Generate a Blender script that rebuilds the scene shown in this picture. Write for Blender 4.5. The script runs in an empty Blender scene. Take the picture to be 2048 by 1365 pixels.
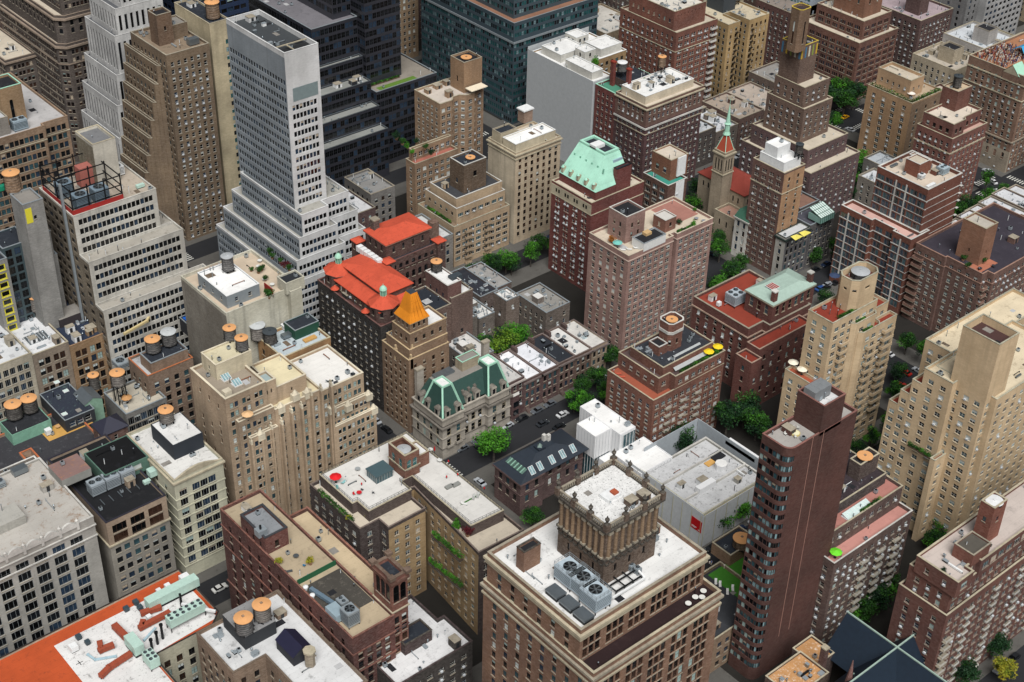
import bpy,math,random
from mathutils import Vector,Matrix
from mathutils.bvhtree import BVHTree
sc=bpy.context.scene
COL=sc.collection
rad=math.radians
# ------------------------------------------------------------------ camera
CAM_LOC=Vector((0.0,0.0,300.0))
cd=bpy.data.cameras.new("camera")
cam=bpy.data.objects.new("camera",cd)
COL.objects.link(cam)
PITCH,ROLL,YAW=rad(34.8944),rad(1.5246),rad(41.1804)
fwd=Vector((math.sin(YAW)*math.cos(PITCH),math.cos(YAW)*math.cos(PITCH),-math.sin(PITCH)))
rgt=Vector((math.cos(YAW),-math.sin(YAW),0));upv=rgt.cross(fwd)
r2=rgt*math.cos(ROLL)+upv*math.sin(ROLL);u2=-rgt*math.sin(ROLL)+upv*math.cos(ROLL)
mw=Matrix.Identity(4)
for i in range(3):
    mw[i][0]=r2[i];mw[i][1]=u2[i];mw[i][2]=-fwd[i];mw[i][3]=CAM_LOC[i]
cam.matrix_world=mw
cd.sensor_width=36.0;cd.lens=36.0*2992.87/2048.0
cd.clip_start=1.0;cd.clip_end=6000.0
sc.camera=cam
# ------------------------------------------------------------------ light: a bright overcast day, soft sun high in the south-west
SUN_EL,SUN_AZ=rad(55.0),rad(212.0)          # azimuth clockwise from +Y (uptown)
world=bpy.data.worlds.new("World");sc.world=world;world.use_nodes=True
wn,wl=world.node_tree.nodes,world.node_tree.links
for n in list(wn):wn.remove(n)
sky=wn.new('ShaderNodeTexSky');sky.sky_type='NISHITA';sky.sun_disc=False
sky.sun_elevation=SUN_EL;sky.sun_rotation=SUN_AZ
sky.air_density=1.0;sky.dust_density=6.0;sky.ozone_density=1.0
bw=wn.new('ShaderNodeRGBToBW');mx=wn.new('ShaderNodeMix');mx.data_type='RGBA'
mx.inputs[0].default_value=0.82                # cloud cover takes most of the blue out of the sky
bg=wn.new('ShaderNodeBackground');bg.inputs['Strength'].default_value=0.05
wo=wn.new('ShaderNodeOutputWorld')
wl.new(sky.outputs[0],bw.inputs[0]);wl.new(sky.outputs[0],mx.inputs[6]);wl.new(bw.outputs[0],mx.inputs[7])
wl.new(mx.outputs[2],bg.inputs['Color']);wl.new(bg.outputs[0],wo.inputs['Surface'])
sl=bpy.data.lights.new("sun",'SUN');sl.energy=3.1;sl.angle=rad(40.0);sl.color=(1.0,0.985,0.965)
so=bpy.data.objects.new("sun",sl);COL.objects.link(so)
sd=Vector((math.sin(SUN_AZ)*math.cos(SUN_EL),math.cos(SUN_AZ)*math.cos(SUN_EL),math.sin(SUN_EL)))
so.rotation_euler=sd.to_track_quat('Z','Y').to_euler()
sc.view_settings.view_transform='Standard';sc.view_settings.look='None'
sc.view_settings.exposure=0.18;sc.view_settings.gamma=1.0;sc.view_settings.use_curve_mapping=False
sc.render.engine='CYCLES'
sc.cycles.max_bounces=4;sc.cycles.diffuse_bounces=1;sc.cycles.glossy_bounces=2
sc.cycles.transmission_bounces=2;sc.cycles.transparent_max_bounces=4
sc.cycles.use_denoising=True;sc.cycles.caustics_reflective=False;sc.cycles.caustics_refractive=False
# ------------------------------------------------------------------ materials
def lin(c):
    if isinstance(c,str):
        c=c.lstrip('#');c=[int(c[i:i+2],16)/255 for i in (0,2,4)]
        return tuple(x/12.92 if x <= .04045 else ((x+.055)/1.055)**2.4 for x in c)
    return tuple(c)
MATS={}
def newmat(key):
    m=bpy.data.materials.new(key);m.use_nodes=True
    nt=m.node_tree;b=nt.nodes['Principled BSDF']
    MATS[key]=m
    return m,nt,b
def noise(nt,vec,scale,detail=3.0,rough=.55,stretch=None):
    n=nt.nodes.new('ShaderNodeTexNoise');n.inputs['Scale'].default_value=scale
    n.inputs['Detail'].default_value=detail;n.inputs['Roughness'].default_value=rough
    if stretch:
        mp=nt.nodes.new('ShaderNodeMapping');mp.inputs['Scale'].default_value=stretch
        nt.links.new(vec,mp.inputs['Vector']);vec=mp.outputs['Vector']
    nt.links.new(vec,n.inputs['Vector'])
    return n.outputs['Fac']
def ramp(nt,fac,lo,hi,a=0.0,b=1.0):
    r=nt.nodes.new('ShaderNodeMapRange');r.inputs['From Min'].default_value=lo;r.inputs['From Max'].default_value=hi
    r.inputs['To Min'].default_value=a;r.inputs['To Max'].default_value=b;r.clamp=True
    nt.links.new(fac,r.inputs['Value']);return r.outputs['Result']
def mixc(nt,fac,a,b):
    m=nt.nodes.new('ShaderNodeMix');m.data_type='RGBA'
    if isinstance(fac,float):m.inputs[0].default_value=fac
    else:nt.links.new(fac,m.inputs[0])
    for s,v in ((6,a),(7,b)):
        if isinstance(v,(tuple,list)):m.inputs[s].default_value=(*v[:3],1)
        else:nt.links.new(v,m.inputs[s])
    return m.outputs[2]
def sh(c,k):return tuple(min(1,x*k) for x in c)
def deep(c):
    g=.3*c[0]+.6*c[1]+.1*c[2];k=1.12*g**.22
    return tuple(min(.9,(x*.88+g*.12)*k) for x in c)
def wall(c,var=.16,streak=.16,tint=None,rough=.9):
    """masonry: patchy base, vertical water streaks, fine grain of single courses"""
    key='masonry_%s_%s_%s_%s' % (c,var,streak,tint)
    if key in MATS:return MATS[key]
    m,nt,b=newmat(key);c=deep(lin(c))
    tc=nt.nodes.new('ShaderNodeNewGeometry').outputs['Position']
    t2=sh(deep(lin(tint)),.86) if tint else sh(c,.58)
    col=mixc(nt,ramp(nt,noise(nt,tc,.09,4,.6),.36,.64,0,.8),c,t2)
    st=ramp(nt,noise(nt,tc,1.0,3,.6,(.55,.55,.035)),.5,.75,0,min(.75,streak*3.6))
    col=mixc(nt,st,col,sh(c,.45))
    gr=ramp(nt,noise(nt,tc,1.0,2,.8,(1.1,1.1,3.2)),.3,.7,0,1)
    col=mixc(nt,gr,mixc(nt,float(var*2.0),col,(0.01,.008,.007)),mixc(nt,float(var*.55),col,(1,.95,.88)))
    sp=nt.nodes.new('ShaderNodeSeparateXYZ');nt.links.new(tc,sp.inputs[0]);ad=nt.nodes.new('ShaderNodeMath');ad.operation='ADD'
    nt.links.new(sp.outputs[0],ad.inputs[0]);nt.links.new(sp.outputs[1],ad.inputs[1]);cb=nt.nodes.new('ShaderNodeCombineXYZ');nt.links.new(ad.outputs[0],cb.inputs[0]);nt.links.new(sp.outputs[2],cb.inputs[1])
    br=nt.nodes.new('ShaderNodeTexBrick');br.inputs['Scale'].default_value=1.0;br.inputs['Brick Width'].default_value=1.1;br.inputs['Row Height'].default_value=.38;br.inputs['Mortar Size'].default_value=.03
    br.inputs['Color1'].default_value=(0,0,0,1);br.inputs['Color2'].default_value=(1,1,1,1);br.inputs['Mortar'].default_value=(.35,.35,.35,1);nt.links.new(cb.outputs[0],br.inputs['Vector'])
    b2=nt.nodes.new('ShaderNodeRGBToBW');nt.links.new(br.outputs['Color'],b2.inputs[0])
    col=mixc(nt,ramp(nt,b2.outputs[0],0,1,0,min(.34,.1+var*1.3)),col,sh(c,.42))
    nt.links.new(col,b.inputs['Base Color']);b.inputs['Roughness'].default_value=rough
    b.inputs['Specular IOR Level'].default_value=.2
    return m
def roofm(c,dirt='#3a3632',amt=.5,scale=.16,rough=.85,patch=None):
    """roof sheet: puddle stains, worn seams, scattered grime; optional second coating in patches"""
    key='roofing_%s_%s_%s_%s' % (c,dirt,amt,scale)
    if key in MATS:return MATS[key]
    m,nt,b=newmat(key);c=lin(c);d=lin(dirt)
    tc=nt.nodes.new('ShaderNodeNewGeometry').outputs['Position']
    col=mixc(nt,ramp(nt,noise(nt,tc,scale*.7,5,.62),.4,.68,0,.5),c,sh(c,.66))
    col=mixc(nt,ramp(nt,noise(nt,tc,scale*2.6,5,.72),.56,.72,0,min(1,amt*1.35)),col,d)
    col=mixc(nt,ramp(nt,noise(nt,tc,1.7,3,.8),.6,.7,0,amt*.9),col,d)
    br=nt.nodes.new('ShaderNodeTexBrick');br.inputs['Scale'].default_value=1.0
    br.inputs['Brick Width'].default_value=7.5;br.inputs['Row Height'].default_value=1.9;br.inputs['Mortar Size'].default_value=.035
    br.inputs['Color1'].default_value=(0,0,0,1);br.inputs['Color2'].default_value=(0.25,.25,.25,1);br.inputs['Mortar'].default_value=(1,1,1,1)
    nt.links.new(tc,br.inputs['Vector'])
    bwn=nt.nodes.new('ShaderNodeRGBToBW');nt.links.new(br.outputs['Color'],bwn.inputs[0])
    col=mixc(nt,ramp(nt,bwn.outputs[0],0,1,0,.35),col,sh(c,.5))
    nt.links.new(col,b.inputs['Base Color']);b.inputs['Roughness'].default_value=rough
    b.inputs['Specular IOR Level'].default_value=.25
    return m
def plain(c,rough=.6,metal=0.0,var=.12,name='paint',spec=.4):
    key='%s_%s_%s_%s' % (name,c,rough,metal)
    if key in MATS:return MATS[key]
    m,nt,b=newmat(key);c=lin(c)
    tc=nt.nodes.new('ShaderNodeNewGeometry').outputs['Position']
    col=mixc(nt,ramp(nt,noise(nt,tc,.9,4,.7),.35,.7,0,var*3),c,sh(c,.6))
    nt.links.new(col,b.inputs['Base Color']);b.inputs['Roughness'].default_value=rough;b.inputs['Metallic'].default_value=metal
    b.inputs['Specular IOR Level'].default_value=spec
    return m
def glass(c,rough=.08,spec=.6):
    key='window_glass_%s' % c
    if key in MATS:return MATS[key]
    m,nt,b=newmat(key);c=lin(c)
    tc=nt.nodes.new('ShaderNodeNewGeometry').outputs['Position']
    col=mixc(nt,ramp(nt,noise(nt,tc,.55,2,.6),.3,.7),sh(c,.55),sh(c,1.35))
    nt.links.new(col,b.inputs['Base Color']);b.inputs['Roughness'].default_value=rough
    b.inputs['Specular IOR Level'].default_value=spec
    return m
def leafm(c,c2):
    key='leaves_%s' % c
    if key in MATS:return MATS[key]
    m,nt,b=newmat(key)
    tc=nt.nodes.new('ShaderNodeNewGeometry').outputs['Position']
    col=mixc(nt,ramp(nt,noise(nt,tc,.45,3,.6),.35,.65),lin(c),lin(c2))
    nt.links.new(col,b.inputs['Base Color']);b.inputs['Roughness'].default_value=.65
    b.inputs['Specular IOR Level'].default_value=.25
    return m
G_DARK=glass('#181c20');G_BLACK=glass('#0d0f11');G_TEAL=glass('#37535a');G_BLUE=glass('#2a3a4c');G_SKY=glass('#7f9ba0')
G_GREEN=glass('#2c6264');G_BROWN=glass('#3a2a22');G_WARM=glass('#6a5a44')
BLIND=plain('#cfd6d2',.8,name='blind');CURT=plain('#9fb5b0',.8,name='curtain');BLIND2=plain('#b9ab97',.8,name='shade')
FR_W=plain('#d8d8d2',.6,name='sash');FR_D=plain('#2a2c2e',.5,name='sash');FR_B=plain('#4a352c',.6,name='sash');FR_G=plain('#8a8f90',.5,name='sash');FR_C=plain('#cdbf9f',.6,name='sash')
ACM=plain('#c9cdd0',.5,name='air_conditioner')
STONE=wall('#b3a892',.1,.12);LIME=wall('#c9bd9f',.1,.12);WHITE_ST=wall('#d8d6cf',.08,.1);DKSTONE=wall('#5b5348',.15,.2)
METAL=plain('#8d969c',.38,.75,name='steel');GALV=plain('#aab4ba',.42,.45,name='galvanised');DKMETAL=plain('#1b1d20',.5,.3,name='black_steel')
COPPER=plain('#a3d2bb',.7,name='copper_green',var=.1);COPPER_D=plain('#4c8a72',.7,name='copper_green')
WHITEP=plain('#e4e6e6',.6,name='white_paint');REDP=plain('#c0141c',.6,name='red_paint')
WOOD_T=plain('#d9a06a',.85,name='tank_lid',var=.1);WOOD_D=None
TAR=roofm('#26272b','#4a4a4c',.35);TARB=roofm('#2b3038','#565a60',.4);GRAVEL=roofm('#8d8983','#4b4743',.5);SILVER=roofm('#b9babb','#55534f',.45)
WHITE_R=roofm('#e6e6e4','#4a4845',.42);WHITE_C=roofm('#f2f2f0','#8d8b88',.25);TANR=roofm('#c3ae92','#6b5c4a',.4);PINKR=roofm('#c2a093','#6d5850',.4);PAVER=roofm('#c7bcaa','#70675a',.3)
BROWNR=roofm('#6d5f50','#b8b2a4',.4);REDR=roofm('#8a3a2c','#4a2a24',.3);CREAMR=roofm('#dccdb0','#7d6a50',.4);GREYB=roofm('#6e747b','#33363a',.4)
# ------------------------------------------------------------------ mesh builder
class MB:
    def __init__(s):s.v=[];s.f=[];s.m=[];s.mats=[];s.sm=[]
    def mi(s,mat):
        if mat not in s.mats:s.mats.append(mat)
        return s.mats.index(mat)
    def face(s,pts,mat,smooth=False):
        i=len(s.v);s.v.extend([tuple(p) for p in pts]);s.f.append(tuple(range(i,i+len(pts))));s.m.append(s.mi(mat));s.sm.append(smooth)
    def box(s,x0,y0,z0,x1,y1,z1,mat,top=None,nobot=True):
        if x1 <x0:x0,x1=x1,x0
        if y1 <y0:y0,y1=y1,y0
        a=[(x0,y0),(x1,y0),(x1,y1),(x0,y1)]
        for i in range(4):
            p,q=a[i],a[(i+1) % 4]
            s.face([(*p,z0),(*q,z0),(*q,z1),(*p,z1)],mat)
        s.face([(*p,z1) for p in a],top or mat)
        if not nobot:s.face([(*p,z0) for p in reversed(a)],mat)
    def obox(s,c,ux,sx,sy,z0,z1,mat,top=None):
        """box turned so that its x axis is ux (2D unit)"""
        uy=(-ux[1],ux[0])
        a=[(c[0]+ux[0]*i*sx/2+uy[0]*j*sy/2,c[1]+ux[1]*i*sx/2+uy[1]*j*sy/2) for i,j in ((-1,-1),(1,-1),(1,1),(-1,1))]
        s.prism(a,z0,z1,mat,top or mat)
        s.face([(*p,z0) for p in reversed(a)],mat)
    def prism(s,poly,z0,z1,mat,top=None,cap=True):
        n=len(poly)
        for i in range(n):
            p,q=poly[i],poly[(i+1) % n]
            s.face([(*p,z0),(*q,z0),(*q,z1),(*p,z1)],mat)
        if cap:s.face([(*p,z1) for p in poly],top or mat)
    def cyl(s,x,y,z0,z1,r0,r1,n,mat,cap=True,capmat=None,smooth=True,bot=False):
        P=[(math.cos(2*math.pi*i/n),math.sin(2*math.pi*i/n)) for i in range(n)]
        for i in range(n):
            a,b=P[i],P[(i+1) % n]
            pts=[(x+a[0]*r0,y+a[1]*r0,z0),(x+b[0]*r0,y+b[1]*r0,z0)]
            if r1 >1e-4:pts += [(x+b[0]*r1,y+b[1]*r1,z1),(x+a[0]*r1,y+a[1]*r1,z1)]
            else:pts += [(x,y,z1)]
            s.face(pts,mat,smooth)
        if cap and r1 >1e-4:s.face([(x+p[0]*r1,y+p[1]*r1,z1) for p in P],capmat or mat)
        if bot:s.face([(x+p[0]*r0,y+p[1]*r0,z0) for p in reversed(P)],mat)
    def lathe(s,x,y,prof,n,mat):
        for (ra,za),(rb,zb) in zip(prof[:-1],prof[1:]):
            if ra <1e-4 and rb >1e-4:
                for i in range(n):
                    a,b=2*math.pi*i/n,2*math.pi*(i+1)/n
                    s.face([(x,y,za),(x+rb*math.cos(b),y+rb*math.sin(b),zb),(x+rb*math.cos(a),y+rb*math.sin(a),zb)],mat,True)
            else:s.cyl(x,y,za,zb,ra,rb,n,mat,cap=False)
    def bar(s,p,q,w,mat,h=None):
        p,q=Vector(p),Vector(q);d=q-p
        if d.length <1e-6:return
        d.normalize();a=d.cross(Vector((0,0,1)))
        if a.length <1e-3:a=Vector((1,0,0))
        a.normalize();b=a.cross(d);a *= w/2;b *= (h or w)/2
        c=[a+b,a-b,-a-b,-a+b]
        for i in range(4):s.face([p+c[i],q+c[i],q+c[(i+1) % 4],p+c[(i+1) % 4]],mat)
        s.face([p+k for k in c],mat);s.face([q+k for k in reversed(c)],mat)
    def build(s,name,parent=None,loc=None):
        base=Vector(loc) if loc is not None else Vector((0,0,0))
        q=parent
        while q:base=base+q.matrix_basis.translation;q=q.parent
        me=bpy.data.meshes.new(name)
        me.from_pydata([(x-base.x,y-base.y,z-base.z) for x,y,z in s.v],[],s.f)
        for m in s.mats:me.materials.append(m)
        me.polygons.foreach_set('material_index',s.m)
        me.polygons.foreach_set('use_smooth',s.sm)
        me.update()
        o=bpy.data.objects.new(name,me);COL.objects.link(o)
        if parent:o.parent=parent
        else:o.location=base
        return o
def tag(o,label=None,cat=None,group=None,kind=None):
    if label:o['label']=label
    if cat:o['category']=cat
    if group:o['group']=group
    if kind:o['kind']=kind
    return o
def empty(name,loc,label,cat,group=None):
    o=bpy.data.objects.new(name,None);COL.objects.link(o);o.location=loc;o.empty_display_size=.5
    return tag(o,label,cat,group)
def copy_tree(o,loc,label=None,rz=None,parent=None):
    c=o.copy();COL.objects.link(c)
    if parent:c.parent=parent
    else:
        c.location=loc
        if rz is not None:c.rotation_euler=(0,0,rz)
        if label:c['label']=label
    for ch in o.children:copy_tree(ch,None,parent=c)
    return c
def offset(poly,d):
    """push every edge of a CCW polygon outward by d"""
    n=len(poly);out=[]
    for i in range(n):
        a,b,c=Vector(poly[i-1]),Vector(poly[i]),Vector(poly[(i+1) % n])
        e1=(b-a).normalized();e2=(c-b).normalized()
        n1=Vector((e1.y,-e1.x));n2=Vector((e2.y,-e2.x))
        k=1+n1.dot(n2)
        out.append(tuple(b+(n1+n2)*(d/max(k,.3))))
    return out
def ring(mb,outer,inner,z0,z1,mat,top=None,bottom=True):
    n=len(outer)
    for i in range(n):
        j=(i+1) % n
        mb.face([(*outer[i],z0),(*outer[j],z0),(*outer[j],z1),(*outer[i],z1)],mat)
        mb.face([(*inner[j],z0),(*inner[i],z0),(*inner[i],z1),(*inner[j],z1)],mat)
        mb.face([(*outer[i],z1),(*outer[j],z1),(*inner[j],z1),(*inner[i],z1)],top or mat)
        if bottom:mb.face([(*outer[j],z0),(*outer[i],z0),(*inner[i],z0),(*inner[j],z0)],mat)
def rect(x0,y0,x1,y1):return [(x0,y0),(x1,y0),(x1,y1),(x0,y1)]
def arcpoly(x,y,r,n=12,a0=0):return [(x+r*math.cos(a0+2*math.pi*i/n),y+r*math.sin(a0+2*math.pi*i/n)) for i in range(n)]
# ------------------------------------------------------------------ windows and facades
WSTY={}
def wsty(key,frame,glasses,split='dh',sill=STONE,ac=0.0,blind=.26,d=.24,lintel=None,fw=.09):
    WSTY[key]=dict(frame=frame,glasses=glasses,split=split,sill=sill,ac=ac,blind=blind,d=d,lintel=lintel,fw=fw)
wsty('dark',FR_D,[G_DARK,G_BLACK,G_BLUE,G_TEAL]);wsty('white',FR_W,[G_DARK,G_BLACK,G_BLACK,G_BLUE],'dh',ac=.2,blind=.3)
wsty('whitep',FR_W,[G_DARK,G_BLACK,G_TEAL,G_BLUE],'pair',ac=.2,blind=.3);wsty('whitet',FR_W,[G_DARK,G_BLACK,G_TEAL],'tri',ac=.2,blind=.3)
wsty('darkp',FR_D,[G_DARK,G_BLACK,G_BLUE,G_BROWN],'pair');wsty('loft',FR_G,[G_DARK,G_BLACK,G_BLUE,G_DARK],'tri',blind=.3)
wsty('brownt',FR_B,[G_BROWN,G_BLACK,G_BROWN],'tri',blind=.1);wsty('brown',FR_B,[G_BLACK,G_BROWN,G_DARK],'dh');wsty('off',FR_D,[G_BLACK,G_DARK,G_BLACK,G_BLUE],'one',sill=None,blind=.05,d=.3,fw=.05)
wsty('teal',FR_D,[G_GREEN,G_DARK,G_GREEN,G_SKY],'pair',sill=None,blind=.15,d=.15);wsty('dkcurt',FR_D,[G_BLACK,G_BLUE,G_BLACK,G_DARK],'pair',sill=None,blind=.025,d=.12)
wsty('blue',FR_G,[G_BLUE,G_DARK,G_BLUE,G_TEAL],'tri',sill=None,blind=.2,d=.15);wsty('slim',FR_D,[G_BLACK,G_DARK],'one',sill=None,blind=.1,d=.35)
wsty('arch',FR_D,[G_BLACK,G_DARK],'arch',sill=STONE,blind=0);wsty('archw',FR_C,[G_DARK,G_TEAL],'arch',sill=LIME,blind=0)
wsty('tealarch',FR_W,[G_GREEN],'arch',sill=STONE,blind=0)
wsty('cream',FR_C,[G_DARK,G_BLACK,G_TEAL],'dh',sill=LIME,ac=.12);wsty('creamp',FR_W,[G_DARK,G_BLACK,G_TEAL,G_SKY],'pair',sill=LIME,ac=.25,blind=.45)
wsty('ribbon',FR_D,[G_TEAL,G_DARK,G_SKY,G_TEAL,G_BLACK],'one',sill=None,blind=.2,d=.22,fw=.05)
wsty('void',FR_D,[G_BLACK],'void',sill=None,blind=0,d=.9)
WTPL={}
def wtemplate(key,w,h,var,wallmat):
    k=(key,round(w,2),round(h,2),var,wallmat.name if WSTY[key]['split'] =='arch' else '')
    if k in WTPL:return WTPL[k]
    S=WSTY[key];r=random.Random(str(k));mb=MB();d=S['d'];fr=S['frame'];W=w/2
    g=S['glasses'][var % len(S['glasses'])]
    def q(x0,z0,x1,z1,y,m):mb.face([(x0,y,z0),(x1,y,z0),(x1,y,z1),(x0,y,z1)],m)
    q(-W,0,W,h,-d,g)
    bl=0
    if r.random() <S['blind']:
        bl=r.choice((.3,.45,.6,1.0));bm=r.choice((BLIND,BLIND,CURT,BLIND2))
        q(-W,h*(1-bl),W,h,-d+.02,bm)
    sp=S['split'];f=S['fw'];y=-d+.05
    if sp != 'void':
        q(-W,0,-W+f,h,y,fr);q(W-f,0,W,h,y,fr);q(-W+f,0,W-f,f,y,fr);q(-W+f,h-f,W-f,h,y,fr)
    if sp in ('dh','pair','arch'):q(-W+f,h*.5-f/2,W-f,h*.5+f/2,y,fr)
    if sp =='pair':q(-f*.6,f,f*.6,h-f,y+.01,fr)
    if sp =='tri':
        for c in (-w/5,w/5):q(c-f/2,f,c+f/2,h-f,y+.01,fr)
    if sp =='arch':
        n=6;pts=[(-W*math.cos(math.pi*i/n),h-W+W*math.sin(math.pi*i/n)) for i in range(n+1)]
        for (a,za),(b,zb) in zip(pts[:-1],pts[1:]):
            mb.face([(a,-.02,za),(b,-.02,zb),(b,-.02,h),(a,-.02,h)],wallmat)
    if S['sill']:
        mb.box(-W-.12,-.02,-.16,W+.12,.14,.0,S['sill'],nobot=False)
    if S['lintel']:mb.box(-W-.15,-.02,h,W+.15,.06,h+.3,S['lintel'],nobot=False)
    if S['ac'] and r.random() <S['ac']:
        x=r.choice((-.2,0,.2))*w*.5;mb.box(x-.36,-.1,.02,x+.36,.42,.5,ACM,nobot=False)
    me=bpy.data.meshes.new('window');me.from_pydata(mb.v,[],mb.f)
    for m in mb.mats:me.materials.append(m)
    me.polygons.foreach_set('material_index',mb.m);me.update()
    WTPL[k]=(mb,me);return WTPL[k]
def F(fh=3.1,bay=3.0,ww=1.2,wh=1.7,st='dark',m=1.0,t=1.3,zb=1.0,grp=1,gap=.35,skip=0.0,cols=None,n=None,first=0,last=0):
    """facade: storey height, bay width, window size, style, side margin, wall above the top windows"""
    if fh <4 and ww <.75*bay/grp and st not in ('slim','arch','ribbon'):ww *= 1.12;wh *= 1.1
    return dict(fh=fh,bay=bay,ww=ww,wh=wh,st=st,m=m,t=t,zb=zb,grp=grp,gap=gap,skip=skip,cols=cols,n=n,last=last)
BLDS=[];OCC_V=[];OCC_F=[]
def occ(poly,z0,z1):
    i=len(OCC_V);n=len(poly)
    OCC_V.extend([(*p,z0) for p in poly]);OCC_V.extend([(*p,z1) for p in poly])
    for k in range(n):
        j=(k+1) % n;OCC_F.append((i+k,i+j,i+n+j,i+n+k))
    OCC_F.append(tuple(range(i+n,i+2*n)))
class Bld:
    def __init__(s,name,label,cat='building',group=None,loc=None):
        s.name,s.label,s.cat,s.group,s.loc=name,label,cat,group,loc
        s.masses=[];s.parts=[];s.root=None;s.late=[];BLDS.append(s)
    def mass(s,poly,z0,z1,wl,rf,fw=None,fs=None,par=(.9,.3),cap=None,bands=(),edges=None,name='wall',wl2=None,roofname='roof'):
        """poly: (x0,y0,x1,y1) or CCW points; fw / fs facades of west- and south-facing edges; bands: (z, height, projection, material)"""
        if len(poly) ==4 and not isinstance(poly[0],(tuple,list)):poly=rect(*poly)
        s.masses.append(dict(poly=poly,z0=z0,z1=z1,wl=wl,rf=rf,fw=fw,fs=fs,par=par,cap=cap,bands=bands,edges=edges or {},name=name,wl2=wl2 or {},roofname=roofname))
        occ(poly,z0,z1);return s
    def part(s,name,mb):s.parts.append((name,mb));return s
    def setup(s):
        if s.root is None:
            if s.loc is None:
                ps=[p for m in s.masses for p in m['poly']]
                s.loc=(round(sum(p[0] for p in ps)/len(ps),2),round(sum(p[1] for p in ps)/len(ps),2),0)
            s.root=empty(s.name,s.loc,s.label,s.cat,s.group)
    def finish(s,bvh):
        s.setup();R=random.Random(s.label);wins=[]
        for M in s.masses:
            poly,z0,z1=M['poly'],M['z0'],M['z1'];n=len(poly);mb=MB()
            for i in range(n):
                A,B=Vector(poly[i]),Vector(poly[(i+1) % n]);e=B-A;L=e.length
                if L <1e-3:continue
                e.normalize();nr=Vector((e.y,-e.x))
                f=M['edges'].get(i,'auto');wm=M['wl2'].get(i,M['wl'])
                if f =='auto':f=M['fw'] if nr.x <-.6 else (M['fs'] if nr.y <-.6 else None)
                def P(u,z,d=0.0):return (A.x+e.x*u-nr.x*d,A.y+e.y*u-nr.y*d,z)
                if not f or L <2*f['m']*.5+f['ww']:
                    mb.face([P(0,z0),P(L,z0),P(L,z1),P(0,z1)],wm);continue
                grp=f['grp'];unit=grp*f['ww']+(grp-1)*f['gap']
                if f['cols']:cs=[c if c >= 0 else L+c for c in f['cols']]
                else:
                    nb=f['n'] or max(1,int((L-2*f['m'])/f['bay']+.35));st=(L-2*f['m'])/nb
                    cs=[f['m']+st*(k+.5) for k in range(nb)]
                us=sorted([c-unit/2+g*(f['ww']+f['gap'])+f['ww']/2 for c in cs for g in range(grp)])
                us=[u for u in us if u-f['ww']/2 >.02 and u+f['ww']/2 <L-.02]
                zs=[];z=z1-f['t']-f['wh']
                while z >z0+f['zb'] and not (f['last'] and len(zs) >= f['last']):zs.append(z);z -= f['fh']
                zs.reverse();S=WSTY[f['st']];d=S['d'];up=0.0;prev=-1
                for u in us:
                    if u-f['ww']/2 <up+.02:continue
                    a,b=u-f['ww']/2,u+f['ww']/2;holes=[]
                    for zz in zs:
                        if f['skip'] and R.random() <f['skip']:continue
                        vis=False
                        for (du,dz) in ((0,.85),(0,.3)):
                            tgt=Vector(P(u+du,zz+f['wh']*dz,-.35))
                            for cp in CAMS:
                                dv=cp-tgt;ln=dv.length
                                hit=bvh.ray_cast(tgt,dv/ln,ln)
                                if hit[0] is None:vis=True;break
                            if vis:break
                        if vis:holes.append(zz)
                    if not holes:continue
                    mb.face([P(up,z0),P(a,z0),P(a,z1),P(up,z1)],wm);up=b;zl=z0
                    for zz in holes:
                        mb.face([P(a,zl),P(b,zl),P(b,zz),P(a,zz)],wm);t=zz+f['wh'];zl=t
                        mb.face([P(a,zz),P(b,zz),P(b,zz,d),P(a,zz,d)],wm);mb.face([P(a,t,d),P(b,t,d),P(b,t),P(a,t)],wm)
                        mb.face([P(a,zz),P(a,zz,d),P(a,t,d),P(a,t)],wm);mb.face([P(b,zz,d),P(b,zz),P(b,t),P(b,t,d)],wm)
                        wins.append((P(u,zz),math.atan2(e.y,e.x),f['st'],f['ww'],f['wh'],R.randrange(8),wm,nr))
                    mb.face([P(a,zl),P(b,zl),P(b,z1),P(a,z1)],wm)
                mb.face([P(up,z0),P(L,z0),P(L,z1),P(up,z1)],wm)
            mb.build(M['name'],s.root)
            if M['rf']:
                rb=MB();rb.face([(*p,z1) for p in poly],M['rf']);rb.build(M['roofname'],s.root)
            if M['par']:
                h,t=M['par'][:2];pb=MB();cap=M['cap'];ip=offset(poly,-t)
                if cap:
                    ring(pb,poly,ip,z1,z1+h,M['wl'],bottom=False);ring(pb,offset(poly,.07),offset(poly,-t-.05),z1+h,z1+h+.14,cap)
                else:ring(pb,poly,ip,z1,z1+h,M['wl'],bottom=False)
                pb.build('parapet',s.root)
            for (bz,bh,bp,bm) in M['bands']:
                bb=MB();ring(bb,offset(poly,bp),offset(poly,-.05),bz,bz+bh,bm);bb.build('cornice' if bp >.35 else 'string_course',s.root)
        for nme,mb in s.parts:mb.build(nme,s.root)
        # windows: the hundred that show largest each as a part, the rest as one part
        cp=CAM_LOC
        def size(w):dv=Vector(w[0])-cp;return w[3]*w[4]*abs(dv.normalized().dot(Vector((*w[7],0))))/(dv.length**2)
        wins.sort(key=size,reverse=True)
        rx,ry,rz=s.loc;rest=MB()
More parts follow.
